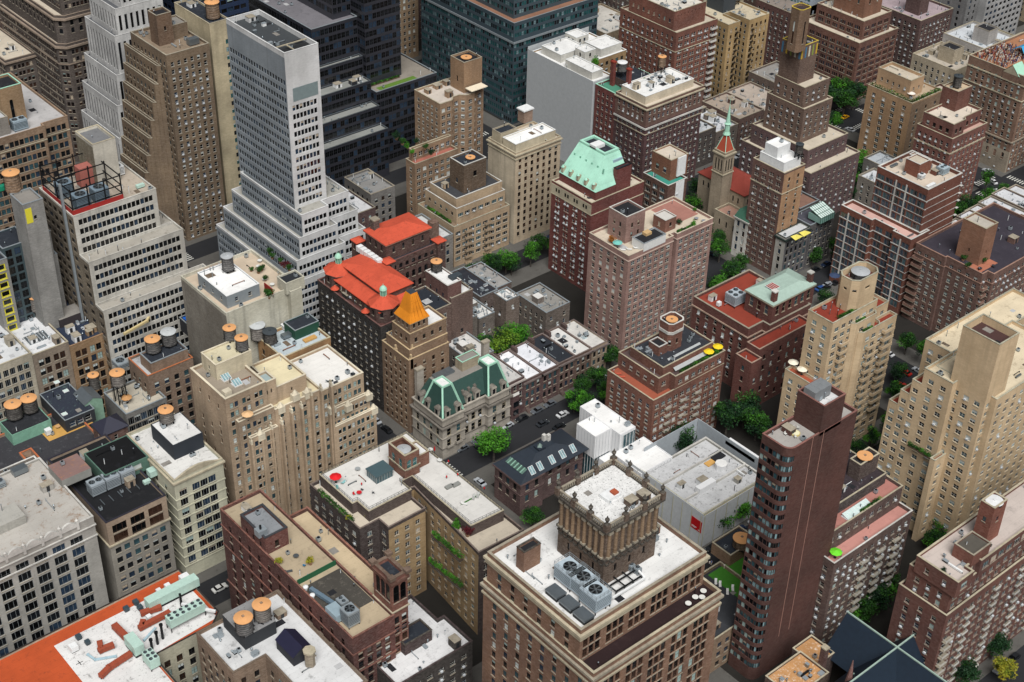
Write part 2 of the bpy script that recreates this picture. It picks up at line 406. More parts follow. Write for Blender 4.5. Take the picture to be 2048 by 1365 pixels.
        for i,(p,ang,st,w,h,var,wm,nr) in enumerate(wins):
            # mesh x axis runs along the wall, y axis points outward
            mbt,me=wtemplate(st,w,h,var,wm)
            ca,sa=math.cos(ang),math.sin(ang)
            if i <100:
                o=bpy.data.objects.new('window',me);COL.objects.link(o);o.parent=s.root
                o.location=(p[0]-rx,p[1]-ry,p[2]);o.rotation_euler=(0,0,ang+math.pi)
            else:
                k=len(rest.v);rest.v.extend([(p[0]-x*ca+y*sa,p[1]-x*sa-y*ca,p[2]+z) for x,y,z in mbt.v])
                rest.f.extend([tuple(k+j for j in f) for f in mbt.f]);mp=[rest.mi(m) for m in mbt.mats]
                rest.m.extend([mp[j] for j in mbt.m]);rest.sm.extend([False]*len(mbt.f))
        if rest.f:tag(rest.build('windows',s.root),kind='stuff')
        for fn in s.late:fn(s)
CAMS=[CAM_LOC,CAM_LOC+r2*14,CAM_LOC-r2*14,CAM_LOC+Vector((0,0,10))]
# ------------------------------------------------------------------ things that stand on roofs and streets
def pipe_run(mb,pts,w,mat):
    for a,b in zip(pts[:-1],pts[1:]):mb.bar(a,b,w,mat)
WOODS={k:wall(c,.3,.4,t) for k,c,t in (('dark','#55504c','#332f2c'),('pale','#a8a098','#6a625a'),('tan','#b98d60','#7d5f42'),('grey','#77787a','#45464a'))}
LIDS={'tan':WOOD_T,'grey':plain('#b8bcbd',.7,name='tank_lid'),'dark':plain('#3a4146',.7,name='tank_lid'),'white':plain('#dfe0e0',.7,name='tank_lid'),'steel':plain('#c3c7ca',.45,.3,name='tank_lid')}
def tank(x,y,z,r,h,label,lid='tan',wood='dark',leg=1.5,group='rooftop water tanks',flat=.28):
    t=empty('water_tank',(x,y,z),label,'water tank',group)
    if leg >.2:
        st=MB()
        for a in (-1,1):
            st.box(x-r*.95,y+a*r*.55-.12,z+leg-.28,x+r*.95,y+a*r*.55+.12,z+leg,DKMETAL,nobot=False)
            st.box(x+a*r*.55-.12,y-r*.95,z+leg-.5,x+a*r*.55+.12,y+r*.95,z+leg-.29,DKMETAL,nobot=False)
        if leg >2:
            for a,b in ((-1,-1),(-1,1),(1,1),(1,-1)):
                c,d=(-b,a)
                st.bar((x+a*r*.62,y+b*r*.62,z+.2),(x+c*r*.62,y+d*r*.62,z+leg-.5),.12,DKMETAL)
        st.build('stand',t)
        for a in (-1,1):
            for b in (-1,1):
                lg=MB();lg.box(x+a*r*.62-.14,y+b*r*.62-.14,z,x+a*r*.62+.14,y+b*r*.62+.14,z+leg-.5,DKMETAL);lg.build('leg',t)
    b=MB();b.cyl(x,y,z+leg,z+leg+h,r*1.03,r*.96,20,WOODS[wood],cap=True,smooth=False,bot=True)
    bo=b.build('barrel',t);hp=MB()
    for k in range(6):
        zz=z+leg+h*(.06+.165*k);hp.cyl(x,y,zz,zz+.09,r*1.035,r*1.03,20,DKMETAL,cap=False)
    hp.build('hoops',bo)
    l=MB();l.lathe(x,y,[(r*1.1,z+leg+h),(r*1.1,z+leg+h+.16),(r*.55,z+leg+h+r*flat*.75),(0,z+leg+h+r*flat)],20,LIDS[lid]);lo=l.build('lid',t)
    k=MB();k.box(x-.35,y-.35,z+leg+h+r*flat*.6,x+.25,y+.25,z+leg+h+r*flat+.18,LIDS[lid] if lid != 'tan' else WOODS['tan']);k.build('hatch',lo)
    ld=MB()
    for s in (-.22,.22):ld.bar((x-r*1.1,y+s,z),(x-r*1.04,y+s,z+leg+h+.2),.05,DKMETAL)
    for i in range(int((leg+h)/.5)):ld.bar((x-r*1.09,y-.22,z+.3+.5*i),(x-r*1.09,y+.22,z+.3+.5*i),.04,DKMETAL)
    ld.build('ladder',t)
    return t
def fan(mb,x,y,z,r,mat=METAL):
    mb.cyl(x,y,z,z+.22,r,r,16,mat,cap=False);mb.cyl(x,y,z,z+.06,r*.98,r*.98,16,DKMETAL)
    for i in range(6):
        a=i*math.pi/3;c,s=math.cos(a),math.sin(a)
        mb.face([(x-s*.06*r,y+c*.06*r,z+.1),(x+c*r*.9-s*.2*r,y+s*r*.9+c*.2*r,z+.16),(x+c*r*.9+s*.12*r,y+s*r*.9-c*.12*r,z+.1)],mat)
    for i in range(8):
        a=i*math.pi/4;mb.bar((x,y,z+.24),(x+math.cos(a)*r,y+math.sin(a)*r,z+.24),.035,mat)
    mb.cyl(x,y,z+.1,z+.3,r*.2,r*.2,10,mat)
def hvac(x,y,z,w,d,h,label,nx=1,ny=1,case=GALV,fr=.36,leg=.35,group=None,rails=False,cat='cooling unit',name='cooling_unit',louvre=True):
    """condenser or cooling tower: casing with louvred sides, feet, fans on top (x, y is the middle)"""
    t=empty(name,(x,y,z),label,cat,group)
    c=MB();c.box(x-w/2,y-d/2,z+leg,x+w/2,y+d/2,z+leg+h,case,nobot=False)
    c.build('casing',t)
    if louvre:
        p=MB();n=max(2,int(h/.3))
        for k in range(n):
            zz=z+leg+h*(.12+.76*k/n)
            p.box(x-w/2+.08,y-d/2-.05,zz,x+w/2-.08,y-d/2-.002,zz+.1,DKMETAL if k % 2 else case,nobot=False)
            p.box(x-w/2-.05,y-d/2+.08,zz,x-w/2-.002,y+d/2-.08,zz+.1,DKMETAL if k % 2 else case,nobot=False)
        for sx in (x-w/2,x+w/2-.1):p.box(sx,y-d/2-.07,z+leg,sx+.1,y-d/2-.051,z+leg+h,case)
        p.build('louvre',t)
    f=min(w/nx,d/ny)*fr
    for i in range(nx):
        for j in range(ny):
            m=MB();fan(m,x-w/2+w*(i+.5)/nx,y-d/2+d*(j+.5)/ny,z+leg+h,f);m.build('fan',t)
    for a in (-1,1):
        for b in (-1,1):
            m=MB();m.box(x+a*(w/2-.15)-.1,y+b*(d/2-.15)-.1,z,x+a*(w/2-.15)+.1,y+b*(d/2-.15)+.1,z+leg,DKMETAL);m.build('foot',t)
    if rails:
        m=MB();zt=z+leg+h
        cs=[(x-w/2,y-d/2),(x+w/2,y-d/2),(x+w/2,y+d/2),(x-w/2,y+d/2)]
        for i in range(4):
            a,b=cs[i],cs[(i+1) % 4]
            for q in (.55,1.1):m.bar((*a,zt+q),(*b,zt+q),.06,GALV)
            for k in range(4):
                px,py=a[0]+(b[0]-a[0])*k/4,a[1]+(b[1]-a[1])*k/4;m.bar((px,py,zt),(px,py,zt+1.1),.06,GALV)
        m.build('railing',t)
    return t
def simple_box(x,y,z,w,d,h,label,mat=GALV,name='duct_unit',cat='roof unit',leg=.3,group=None,top=None):
    """sheet-metal air handler: casing with seams, a curb, a side duct"""
    t=empty(name,(x,y,z),label,cat,group)
    m=MB();m.box(x-w/2,y-d/2,z+leg,x+w/2,y+d/2,z+leg+h,mat,top)
    n=max(2,int(max(w,d)/1.6))
    for k in range(1,n):
        if w >d:m.box(x-w/2+w*k/n-.05,y-d/2-.03,z+leg,x-w/2+w*k/n+.05,y+d/2+.03,z+leg+h+.03,mat)
        else:m.box(x-w/2-.03,y-d/2+d*k/n-.05,z+leg,x+w/2+.03,y-d/2+d*k/n+.05,z+leg+h+.03,mat)
    m.build('casing',t)
    m=MB();m.box(x-w/2+.1,y-d/2+.1,z,x+w/2-.1,y+d/2-.1,z+leg,DKMETAL);m.build('curb',t)
    return t
def duct(pts,w,h,label,mat,group=None,z0=.5):
    """square duct on short posts, with flanges"""
    x,y,z=pts[0];t=empty('air_duct',(x,y,z),label,'duct',group)
    m=MB()
    P=[(a,b,c+z0+h/2) for a,b,c in pts]
    for a,b in zip(P[:-1],P[1:]):
        m.bar(a,b,w,mat,h);d=(Vector(b)-Vector(a));n=max(1,int(d.length/1.8))
        for k in range(n+1):
            q=Vector(a)+d*(k/n);e=d.normalized()*.06;m.bar(q-e,q+e,w+.14,mat,h+.14)
    for p in P[1:-1]:m.box(p[0]-w/2-.01,p[1]-w/2-.01,p[2]-h/2-.01,p[0]+w/2+.01,p[1]+w/2+.01,p[2]+h/2+.01,mat,nobot=False)
    m.build('trunking',t)
    for p in P:s=MB();s.box(p[0]-.1,p[1]-.1,p[2]-h/2-z0,p[0]+.1,p[1]+.1,p[2]-h/2,DKMETAL);s.build('support',t)
    return t
LEAF={'green':leafm('#2f5a1c','#1b3a12'),'lime':leafm('#6d8a26','#41641a'),'dark':leafm('#1d3f1e','#12281a'),'yellow':leafm('#a89a2c','#6d7a22'),'red':leafm('#5a1e26','#3a1418'),'orange':leafm('#b06a22','#7a4a1a'),'bright':leafm('#4c8a22','#2c5a18')}
BARK=wall('#4a3f34',.2,.2)
SHRUB={}
def leaf_ball(mb,R,c,r,n,size,mat,flat=.8):
    for _ in range(n):
        while True:
            p=Vector((R.uniform(-1,1),R.uniform(-1,1),R.uniform(-1,1)))
            if .25 <p.length <1:break
        p=Vector((c[0]+p.x*r,c[1]+p.y*r,c[2]+p.z*r*flat))
        a=Vector((R.gauss(0,1),R.gauss(0,1),R.gauss(0,.8))).normalized();b=a.cross(Vector((R.gauss(0,1),R.gauss(0,1),R.gauss(0,1)))).normalized()
        s=size*R.uniform(.6,1.3)
        mb.face([p-a*s,p+b*s*.55,p+a*s,p-b*s*.55],mat)
def shrub(x,y,z,r,label,kind='green',pot=True,group='roof garden shrubs',h=None):
    h=h or r*2;v=random.Random(int(x*7+y*13)).randrange(3);key=(kind,v,pot)
    if key not in SHRUB:
        R=random.Random(str(key));f=MB()
        for k in range(7):leaf_ball(f,R,(R.uniform(-.5,.5),R.uniform(-.5,.5),R.uniform(.75,1.5)),.52,60,.14,LEAF[kind])
        s=MB();s.cyl(0,0,0,1.1,.07,.05,6,BARK)
        p=None
        if pot:p=MB();p.cyl(0,0,0,.42,.3,.42,10,plain('#8a6a52',.8,name='terracotta'))
        SHRUB[key]=(f,s,p,{})
    f,s,p,me=SHRUB[key]
    t=empty('shrub',(x,y,z),label,'shrub',group);t.scale=(r,r,h/2)
    for nm,m in (('foliage',f),('stem',s),('pot',p)):
        if m is None:continue
        if nm not in me:
            o=m.build(nm);me[nm]=o.data;o.parent=t
        else:
            o=bpy.data.objects.new(nm,me[nm]);COL.objects.link(o);o.parent=t
    return t
def hedge(x0,y0,x1,y1,z,w,h,label,kind='green',box=True):
    """row of planting in a trough"""
    R=random.Random(int(x0*3+y1*5));t=empty('planter',(x0,y0,z),label,'planter')
    d=Vector((x1-x0,y1-y0));L=d.length;e=d.normalized()
    if box:
        m=MB();m.obox(((x0+x1)/2,(y0+y1)/2),(e.x,e.y),L,w,z+.02,z+.5,plain('#5a4a3c',.8,name='planter_wood'));m.build('trough',t)
    f=MB();n=max(2,int(L/(w*.7)))
    for k in range(n):
        u=L*(k+.5)/n;hh=h*R.uniform(.65,1.25)
        leaf_ball(f,R,(x0+e.x*u+R.uniform(-.2,.2),y0+e.y*u+R.uniform(-.2,.2),z+.5+hh*.4),max(w*.6,hh*.5),70,.2,LEAF[R.choice((kind,kind,kind,'green','bright'))])
    f.build('foliage',t);return t
FURN={}
def proto(key,make):
    if key not in FURN:FURN[key]=make()
    return FURN[key]
def furn(key,parts,name,x,y,z,label,cat,group,rz=0,sc_=1.0):
    """parts: list of (part name, builder) in local coordinates; meshes shared by repeats"""
    if key not in FURN:
        FURN[key]=[(n,fn()) for n,fn in parts];FURN[key]=[(n,m,{}) for n,m in FURN[key]]
    t=empty(name,(x,y,z),label,cat,group);t.rotation_euler=(0,0,rz);t.scale=(sc_,)*3
    for n,m,c in FURN[key]:
        if 'd' not in c:o=m.build(n);c['d']=o.data;o.parent=t
        else:o=bpy.data.objects.new(n,c['d']);COL.objects.link(o);o.parent=t
    return t
def mkb(fn):
    def g():m=MB();fn(m);return m
    return g
def umbrella(x,y,z,label,col,group=None):
    c=plain(col,.7,name='canvas',var=.03)
    return furn('umbrella'+col,[('pole',mkb(lambda m:m.cyl(0,0,0,2.7,.05,.05,6,FR_D))),('canopy',mkb(lambda m:m.cyl(0,0,2.1,2.75,1.7,0,8,c,smooth=False))),('base',mkb(lambda m:m.cyl(0,0,0,.12,.4,.4,10,FR_D)))],'umbrella',x,y,z,label,'umbrella',group)
def table_set(x,y,z,label,group='roof terrace tables',col='#d9d9d4',rz=0):
    c=plain(col,.6,name='furniture')
    return furn('table'+col,[('table_top',mkb(lambda m:m.cyl(0,0,.68,.75,.75,.75,12,c))),('stem',mkb(lambda m:m.cyl(0,0,0,.68,.09,.07,6,FR_D)))],'table',x,y,z,label,'table',group,rz)
def chair(x,y,z,label,group='roof terrace chairs',col='#d9d9d4',rz=0):
    c=plain(col,.6,name='furniture')
    return furn('chair'+col,[('seat',mkb(lambda m:m.box(-.28,-.28,.38,.28,.28,.46,c,nobot=False))),('backrest',mkb(lambda m:m.box(-.28,.24,.46,.28,.3,.98,c)))] +
        [('leg',mkb(lambda m,a=a,b=b:m.box(a*.24-.03,b*.24-.03,0,a*.24+.03,b*.24+.03,.38,FR_D))) for a in (-1,1) for b in (-1,1)],'chair',x,y,z,label,'chair',group,rz)
def lounger(x,y,z,label,group='sun loungers',col='#e0e0dc',rz=0):
    c=plain(col,.6,name='furniture')
    return furn('lounger'+col,[('bed',mkb(lambda m:m.box(-.35,-1,.25,.35,.45,.36,c,nobot=False))),('backrest',mkb(lambda m:m.bar((0,.45,.32),(0,1.0,.75),.7,c,.1)))] +
        [('leg',mkb(lambda m,a=a,b=b:m.box(a*.3-.04,b-.04,0,a*.3+.04,b+.04,.25,FR_D))) for a in (-1,1) for b in (-.85,.4)],'sun_lounger',x,y,z,label,'sun lounger',group,rz)
def person(x,y,z,label,top,legs,group=None,rz=0):
    """standing figure, one continuous body with clothing"""
    S=plain('#b98a6a',.7,name='skin');C=plain(top,.8,name='shirt');T=plain(legs,.8,name='trousers');H=plain('#2a1f18',.8,name='hair')
    def body(m):
        for a in (-.1,.1):m.lathe(a,0,[(.05,0),(.07,.1),(.06,.3),(.075,.5),(.095,.85)],8,S)
        m.lathe(0,0,[(.17,.83),(.15,1.05),(.19,1.3),(.17,1.42),(.06,1.48),(.055,1.53),(.09,1.58),(.1,1.66),(.07,1.74),(0,1.77)],10,S)
        for a in (-1,1):m.bar((a*.2,0,1.4),(a*.27,.04,1.1),.085,S);m.bar((a*.27,.04,1.1),(a*.24,.14,.86),.07,S)
    def shirt(m):m.lathe(0,0,[(.18,.82),(.165,1.05),(.205,1.3),(.185,1.43),(.07,1.49)],10,C)
    def trou(m):
        for a in (-.1,.1):m.lathe(a,0,[(.08,.08),(.075,.3),(.09,.5),(.11,.86)],8,T)
    return furn('person'+top+legs,[('body',mkb(body)),('shirt',mkb(shirt)),('trousers',mkb(trou)),('hair',mkb(lambda m:m.lathe(0,-.01,[(.105,1.64),(.1,1.72),(.05,1.79),(0,1.8)],8,H)))],'person',x,y,z,label,'person',group,rz)
TREES={}
def tree(x,y,h,r,label,kind='green',group='street trees',rz=None,z=0):
    v=random.Random(int(x*11+y*5)).randrange(3);key=(kind,v)
    if key not in TREES:
        R=random.Random('tree'+str(key));tr=MB();cr=MB()
        tr.cyl(0,0,0,.42,.028,.018,8,BARK)
        for k in range(22):
            a=R.uniform(0,6.28);e=R.uniform(.25,1);rr=R.uniform(.3,.78)*math.sqrt(max(.05,1-(e-.45)**2*2.2));zz=.36+.5*e
            c=(math.cos(a)*rr*.36,math.sin(a)*rr*.36,zz)
            if k <9:tr.bar((0,0,.3+.1*R.random()),c,.016,BARK)
            kk=R.choice((kind,kind,kind,'dark' if kind != 'dark' else 'green','bright' if kind in ('lime','green') else kind))
            leaf_ball(cr,R,c,R.uniform(.11,.2),105,.026,LEAF[kk],.75)
        TREES[key]=(tr,cr,{})
    tr,cr,me=TREES[key];R=random.Random(int(x*3+y*17))
    t=empty('tree',(x,y,z),label,'tree',group);r *= 1.35;h *= 1.15;t.scale=(r*2/.9,r*2/.9,h);t.rotation_euler=(0,0,R.uniform(0,6.28) if rz is None else rz)
    for nm,m in (('trunk',tr),('crown',cr)):
        if nm not in me:o=m.build(nm);me[nm]=o.data;o.parent=t
        else:o=bpy.data.objects.new(nm,me[nm]);COL.objects.link(o);o.parent=t
    return t
CARP={}
def car(x,y,rz,label,col,cat='car',group='cars on the streets'):
    P=plain(col,.3,.1,name='car_paint',var=.02,spec=.6);k='car'+col
    def body(m):
        prof=[(-2.25,.35),(-2.3,.8),(-2.1,.95),(-1.5,1.0),(1.0,.98),(2.0,.85),(2.25,.7),(2.25,.35)]
        for s in (-1,1):
            pts=[(a,s*.9,z) for a,z in prof];m.face(pts if s <0 else pts[::-1],P)
        for a,b in zip(prof,prof[1:]+prof[:1]):m.face([(a[0],-.9,a[1]),(a[0],.9,a[1]),(b[0],.9,b[1]),(b[0],-.9,b[1])],P)
    def cabin(m):
        lo=[(-1.6,-.85),(1.0,-.85),(1.0,.85),(-1.6,.85)];hi=[(-1.1,-.68),(.25,-.68),(.25,.68),(-1.1,.68)]
        for i in range(4):j=(i+1) % 4;m.face([(*lo[i],.98),(*lo[j],.98),(*hi[j],1.45),(*hi[i],1.45)],G_BLACK)
    def wheel(a,b):
        def g(m):
            n=12
            c=[(a+.33*math.cos(2*math.pi*i/n),.33+.33*math.sin(2*math.pi*i/n)) for i in range(n)]
            m.face([(p[0],b*.93,p[1]) for p in c],DKMETAL);m.face([(p[0],b*.72,p[1]) for p in c],DKMETAL)
            for i in range(n):q=c[(i+1) % n];m.face([(c[i][0],b*.72,c[i][1]),(q[0],b*.72,q[1]),(q[0],b*.93,q[1]),(c[i][0],b*.93,c[i][1])],DKMETAL)
        return g
    return furn(k,[('body',mkb(body)),('windows',mkb(cabin)),('car_roof',mkb(lambda m:m.box(-1.1,-.68,1.44,.25,.68,1.49,P)))] +
        [('headlight',mkb(lambda m,s=s:m.box(2.2,s*.6-.15,.6,2.28,s*.6+.15,.75,BLIND,nobot=False))) for s in (-1,1)] +
        [('wheel',mkb(wheel(a,b))) for a in (-1.4,1.4) for b in (-1,1)],'car',x,y,.03,label,cat,group,rz)
def clutter(b,x0,y0,x1,y1,z,n,seed):
    """vents, hatches and pipes belonging to a roof"""
    R=random.Random(seed)
    for k in range(int(n*1.7)):
        x,y=R.uniform(x0,x1),R.uniform(y0,y1);m=MB();t=R.random()
        if t <.45:
            h=R.uniform(.5,1.3);m.cyl(x,y,z,z+h,.14,.14,7,METAL);m.cyl(x,y,z+h,z+h+.25,.3,.05,8,METAL);b.part('vent_pipe',m)
        elif t <.75:
            w,d,h=R.uniform(.6,1.6),R.uniform(.6,1.4),R.uniform(.4,1.1);m.box(x-w/2,y-d/2,z,x+w/2,y+d/2,z+h,R.choice((GALV,METAL,DKMETAL,WHITEP)));m.box(x-w/2-.08,y-d/2-.08,z+h,x+w/2+.08,y+d/2+.08,z+h+.1,GALV);b.part('roof_hatch',m)
        else:
            L=R.uniform(2,5);a=R.random() <.5;q=(x+L,y) if a else (x,y+L)
            if q[0] >x1 or q[1] >y1:continue
            m.bar((x,y,z+.25),(*q,z+.25),.14,GALV);m.box(x-.1,y-.1,z,x+.1,y+.1,z+.2,DKMETAL);m.bar((*q,z),(*q,z+1.0),.14,GALV);b.part('roof_pipe',m)
def auto_clutter(b):
    R=random.Random('r'+b.label);top=[]
    for M in b.masses:
        if not M['rf'] or M['z1'] <9:continue
        xs=[p[0] for p in M['poly']];ys=[p[1] for p in M['poly']];top.append((min(xs),min(ys),max(xs),max(ys),M))
    for x0,y0,x1,y1,M in top:
        A=(x1-x0)*(y1-y0);z=M['z1']
        if A <30:continue
        def free(x,y,r):
            for q0,p0,q1,p1,N in top:
                if N is not M and N['z1'] >z+.1 and N['z0'] <z+2 and q0-r <x <q1+r and p0-r <y <p1+r:return False
            n=len(M['poly']);ins=False
            for i in range(n):
                (ax,ay),(bx,by)=M['poly'][i],M['poly'][(i+1) % n]
                if (ay >y) != (by >y) and x <(bx-ax)*(y-ay)/(by-ay)+ax:ins=not ins
                d=Vector((bx-ax,by-ay));L=d.length or 1;t=max(0,min(1,((x-ax)*d.x+(y-ay)*d.y)/L/L))
                if math.hypot(x-ax-d.x*t,y-ay-d.y*t) <r+.4:return False
            return ins
        for k in range(min(16,int(A/22))):
            x,y=R.uniform(x0,x1),R.uniform(y0,y1);t=R.random();m=MB()
            if t <.2 and free(x,y,1.7):
                w,d=R.uniform(1.2,3),R.uniform(1.2,3);m.face([(x-w/2,y-d/2,z+.02),(x+w/2,y-d/2,z+.02),(x+w/2,y+d/2,z+.02),(x-w/2,y+d/2,z+.02)],R.choice((TAR,GRAVEL,SILVER,BROWNR)));b.part('roof_patch',m)
            elif t <.42 and free(x,y,.9):
                s=R.uniform(.7,1.1);m.box(x-s/2,y-s/2,z+.2,x+s/2,y+s/2,z+.2+s,GALV,nobot=False);m.cyl(x,y,z+.2+s,z+.28+s,s*.4,s*.4,10,DKMETAL);m.box(x-s/2,y-s/2,z,x+s/2,y+s/2,z+.2,DKMETAL);b.part('condenser',m)
            elif t <.6 and free(x,y,2.4):
                L=R.uniform(2,4.4);a=R.random() <.5;p,q=((x-L/2,y),(x+L/2,y)) if a else ((x,y-L/2),(x,y+L/2));c=R.choice((GALV,METAL,WHITEP,DKMETAL,plain('#8a5a44',.7,name='rust')));w=R.choice((.14,.2,.5));m.bar((*p,z+.4),(*q,z+.4),w,c)
                for e in (p,q):m.box(e[0]-.1,e[1]-.1,z,e[0]+.1,e[1]+.1,z+.4,DKMETAL)
                b.part('roof_duct',m)
            elif t <.75 and A >190 and free(x,y,1.8):
                w,d,h=R.uniform(1.6,3),R.uniform(1.6,3),R.uniform(1.4,2.6);m.box(x-w/2,y-d/2,z,x+w/2,y+d/2,z+h,M['wl'] if R.random() <.6 else WHITEP,R.choice((TAR,SILVER,WHITE_R)));m.box(x-w/2-.1,y-d/2-.1,z+h,x+w/2+.1,y+d/2+.1,z+h+.12,STONE);m.box(x-.45,y-d/2-.04,z,x+.45,y-d/2-.004,z+min(1.9,h-.2),FR_D);b.part('stair_hut',m)
            elif free(x,y,.4):
                h=R.uniform(.6,2.2);m.cyl(x,y,z,z+h,.1,.1,6,R.choice((METAL,DKMETAL,WHITEP)));m.cyl(x,y,z+h,z+h+.2,.22,.06,7,METAL);b.part('vent_pipe',m)
def skylight(b,x0,y0,x1,y1,z,h=.5,gl=None,n=4,tilt=0):
    m=MB();g=gl or G_SKY
    m.box(x0,y0,z,x1,y1,z+h*.5,WHITEP)
    zs=(z+h*.5+.02,z+h*.5+.02+tilt)
    m.face([(x0+.1,y0+.1,zs[0]),(x1-.1,y0+.1,zs[0]),(x1-.1,y1-.1,zs[1]),(x0+.1,y1-.1,zs[1])],g)
    for k in range(n+1):
        x=x0+.1+(x1-x0-.2)*k/n;m.bar((x,y0+.1,zs[0]+.04),(x,y1-.1,zs[1]+.04),.1,WHITEP)
    b.part('skylight',m)
def balconies(b,edge,us,zs,w,d,mat=None,rail=None,floor=None,h=1.0,solid=True):
    """edge: ((ax,ay),(bx,by)) wall line seen from outside left to right; one part per balcony"""
    A,B=Vector(edge[0]),Vector(edge[1]);e=(B-A).normalized();nr=Vector((e.y,-e.x))
    for z in zs:
        for u in us:
            c=A+e*u+nr*(d/2+.01);m=MB();m.obox((c.x,c.y),(e.x,e.y),w,d,z-.18,z,floor or STONE)
            if solid:
                f=A+e*u+nr*(d-.08);m.obox((f.x,f.y),(e.x,e.y),w,.14,z,z+h,mat or STONE)
                for s in (-1,1):g=A+e*(u+s*(w/2-.07))+nr*(d/2);m.obox((g.x,g.y),(e.x,e.y),.14,d-.2,z,z+h,mat or STONE)
            else:
                for s in (-1,1):
                    g=A+e*(u+s*(w/2-.04))+nr*d;q=A+e*(u+s*(w/2-.04));m.bar((g.x,g.y,z+h),(q.x,q.y,z+h),.05,rail or FR_D);m.bar((g.x,g.y,z),(g.x,g.y,z+h),.05,rail or FR_D)
                a2=A+e*(u-w/2)+nr*d;b2=A+e*(u+w/2)+nr*d
                for hz in (h,h*.5):m.bar((a2.x,a2.y,z+hz),(b2.x,b2.y,z+hz),.05,rail or FR_D)
                for k in range(int(w/.5)+1):p=a2+(b2-a2)*(k/max(1,int(w/.5)));m.bar((p.x,p.y,z),(p.x,p.y,z+h),.035,rail or FR_D)
            b.part('balcony',m)
def hiproof(mb,x0,y0,x1,y1,z,h,mat,over=.4,ridge=None):
    x0 -= over;y0 -= over;x1 += over;y1 += over;w,d=x1-x0,y1-y0
    if w >d:a,c=(x0+d/2,(y0+y1)/2),(x1-d/2,(y0+y1)/2)
    else:a,c=((x0+x1)/2,y0+w/2),((x0+x1)/2,y1-w/2)
    if ridge is not None:a=(x0+w*ridge,y0+d*ridge);c=(x1-w*ridge,y1-d*ridge)
    z1=z+h
    if ridge is not None:
        T=[(a[0],a[1]),(c[0],a[1]),(c[0],c[1]),(a[0],c[1])];Bq=rect(x0,y0,x1,y1)
        for i in range(4):j=(i+1) % 4;mb.face([(*Bq[i],z),(*Bq[j],z),(*T[j],z1),(*T[i],z1)],mat)
        mb.face([(*p,z1) for p in T],mat)
    elif w >d:
        mb.face([(x0,y0,z),(x1,y0,z),(*c,z1),(*a,z1)],mat);mb.face([(x1,y1,z),(x0,y1,z),(*a,z1),(*c,z1)],mat)
        mb.face([(x0,y1,z),(x0,y0,z),(*a,z1)],mat);mb.face([(x1,y0,z),(x1,y1,z),(*c,z1)],mat)
    else:
        mb.face([(x0,y1,z),(x0,y0,z),(*a,z1),(*c,z1)],mat);mb.face([(x1,y0,z),(x1,y1,z),(*c,z1),(*a,z1)],mat)
        mb.face([(x0,y0,z),(x1,y0,z),(*a,z1)],mat);mb.face([(x1,y1,z),(x0,y1,z),(*c,z1)],mat)
    mb.face([(x0,y1,z-.25),(x1,y1,z-.25),(x1,y0,z-.25),(x0,y0,z-.25)],mat)
    q=rect(x0,y0,x1,y1)
    for i in range(4):j=(i+1) % 4;mb.face([(*q[i],z-.25),(*q[j],z-.25),(*q[j],z),(*q[i],z)],mat)
# ------------------------------------------------------------------ ground, streets and pavements
ASPH=roofm('#2b2c2f','#1d1e20',.4,.1);PAVE=roofm('#605e5a','#3f3c39',.4,.2);YARD=roofm('#2a2825','#1c1b19',.5,.2);LINE=plain('#d8d8d0',.7,name='road_paint',var=.3)
GRASS=leafm('#3f7a1e','#2c5a18')
m=MB();m.face([(-600,-600,0),(2600,-600,0),(2600,2600,0),(-600,2600,0)],ASPH);tag(m.build('road'),kind='structure')
SY=[282+81*(k-37) for k in range(33,54)];AX=[-110,62,212,372,515,700,900,1120,1400]
pv=MB();yd=MB()
for i in range(len(AX)-1):
    for j in range(len(SY)-1):
        x0,x1=AX[i]+(8 if AX[i] != 372 else 10),AX[i+1]-(8 if AX[i+1] != 372 else 10);y0,y1=SY[j]+5.2,SY[j+1]-5.2
        pv.box(x0,y0,0.0,x1,y1,.15,PAVE);yd.face([(x0+8,y0+8,.154),(x1-8,y0+8,.154),(x1-8,y1-8,.154),(x0+8,y1-8,.154)],YARD)
tag(pv.build('pavement'),kind='structure');tag(yd.build('yard_ground'),kind='structure')
ln=MB()
for y in SY[2:9]:
    for x in AX[2:5]:
        for s in (-1,1):
            for k in range(7):ln.face([(x+s*11-1.5,y-4+k*1.2,.006),(x+s*11+1.5,y-4+k*1.2,.006),(x+s*11+1.5,y-3.5+k*1.2,.006),(x+s*11-1.5,y-3.5+k*1.2,.006)],LINE)
            for k in range(9):ln.face([(x-6+k*1.4,y+s*8-1.5,.006),(x-5.5+k*1.4,y+s*8-1.5,.006),(x-5.5+k*1.4,y+s*8+1.5,.006),(x-6+k*1.4,y+s*8+1.5,.006)],LINE)
tag(ln.build('road_markings'),kind='structure')
# ------------------------------------------------------------------ buildings nearest the viewer
BR=wall('#a5795a',.16,.12,'#8a5f4a')
b=Bld('office_tower','tall tan brick tower with a balustraded crown pavilion on its white roof');MAIN=b
b.mass((161.2,154.8,201,192),0,57,BR,roofm('#2d1f20','#4a3a38',.3),F(3.1,4.2,1.25,1.9,'dark',m=2,t=3.5,grp=1),F(3.1,7.6,1.3,2.4,'brown',m=2.2,t=3.4,grp=3,gap=.4,n=5),par=(1.3,.5),cap=LIME,bands=[(54.2,.5,.35,LIME),(56.4,.7,.6,STONE)])
b.mass((161.5,159.8,200.2,191.1),57,66,BR,WHITE_R,F(3.1,4.2,1.25,1.9,'dark',m=2,t=2.6),F(3.1,7,1.3,2.45,'brown',m=1,t=2.2,grp=3,gap=.4,cols=[3.5,10.5,17.3,24.2,31,37]),par=(1.2,.5),cap=STONE,bands=[(64.2,.5,.4,LIME),(65.3,.7,.7,LIME)],name='upper_wall')
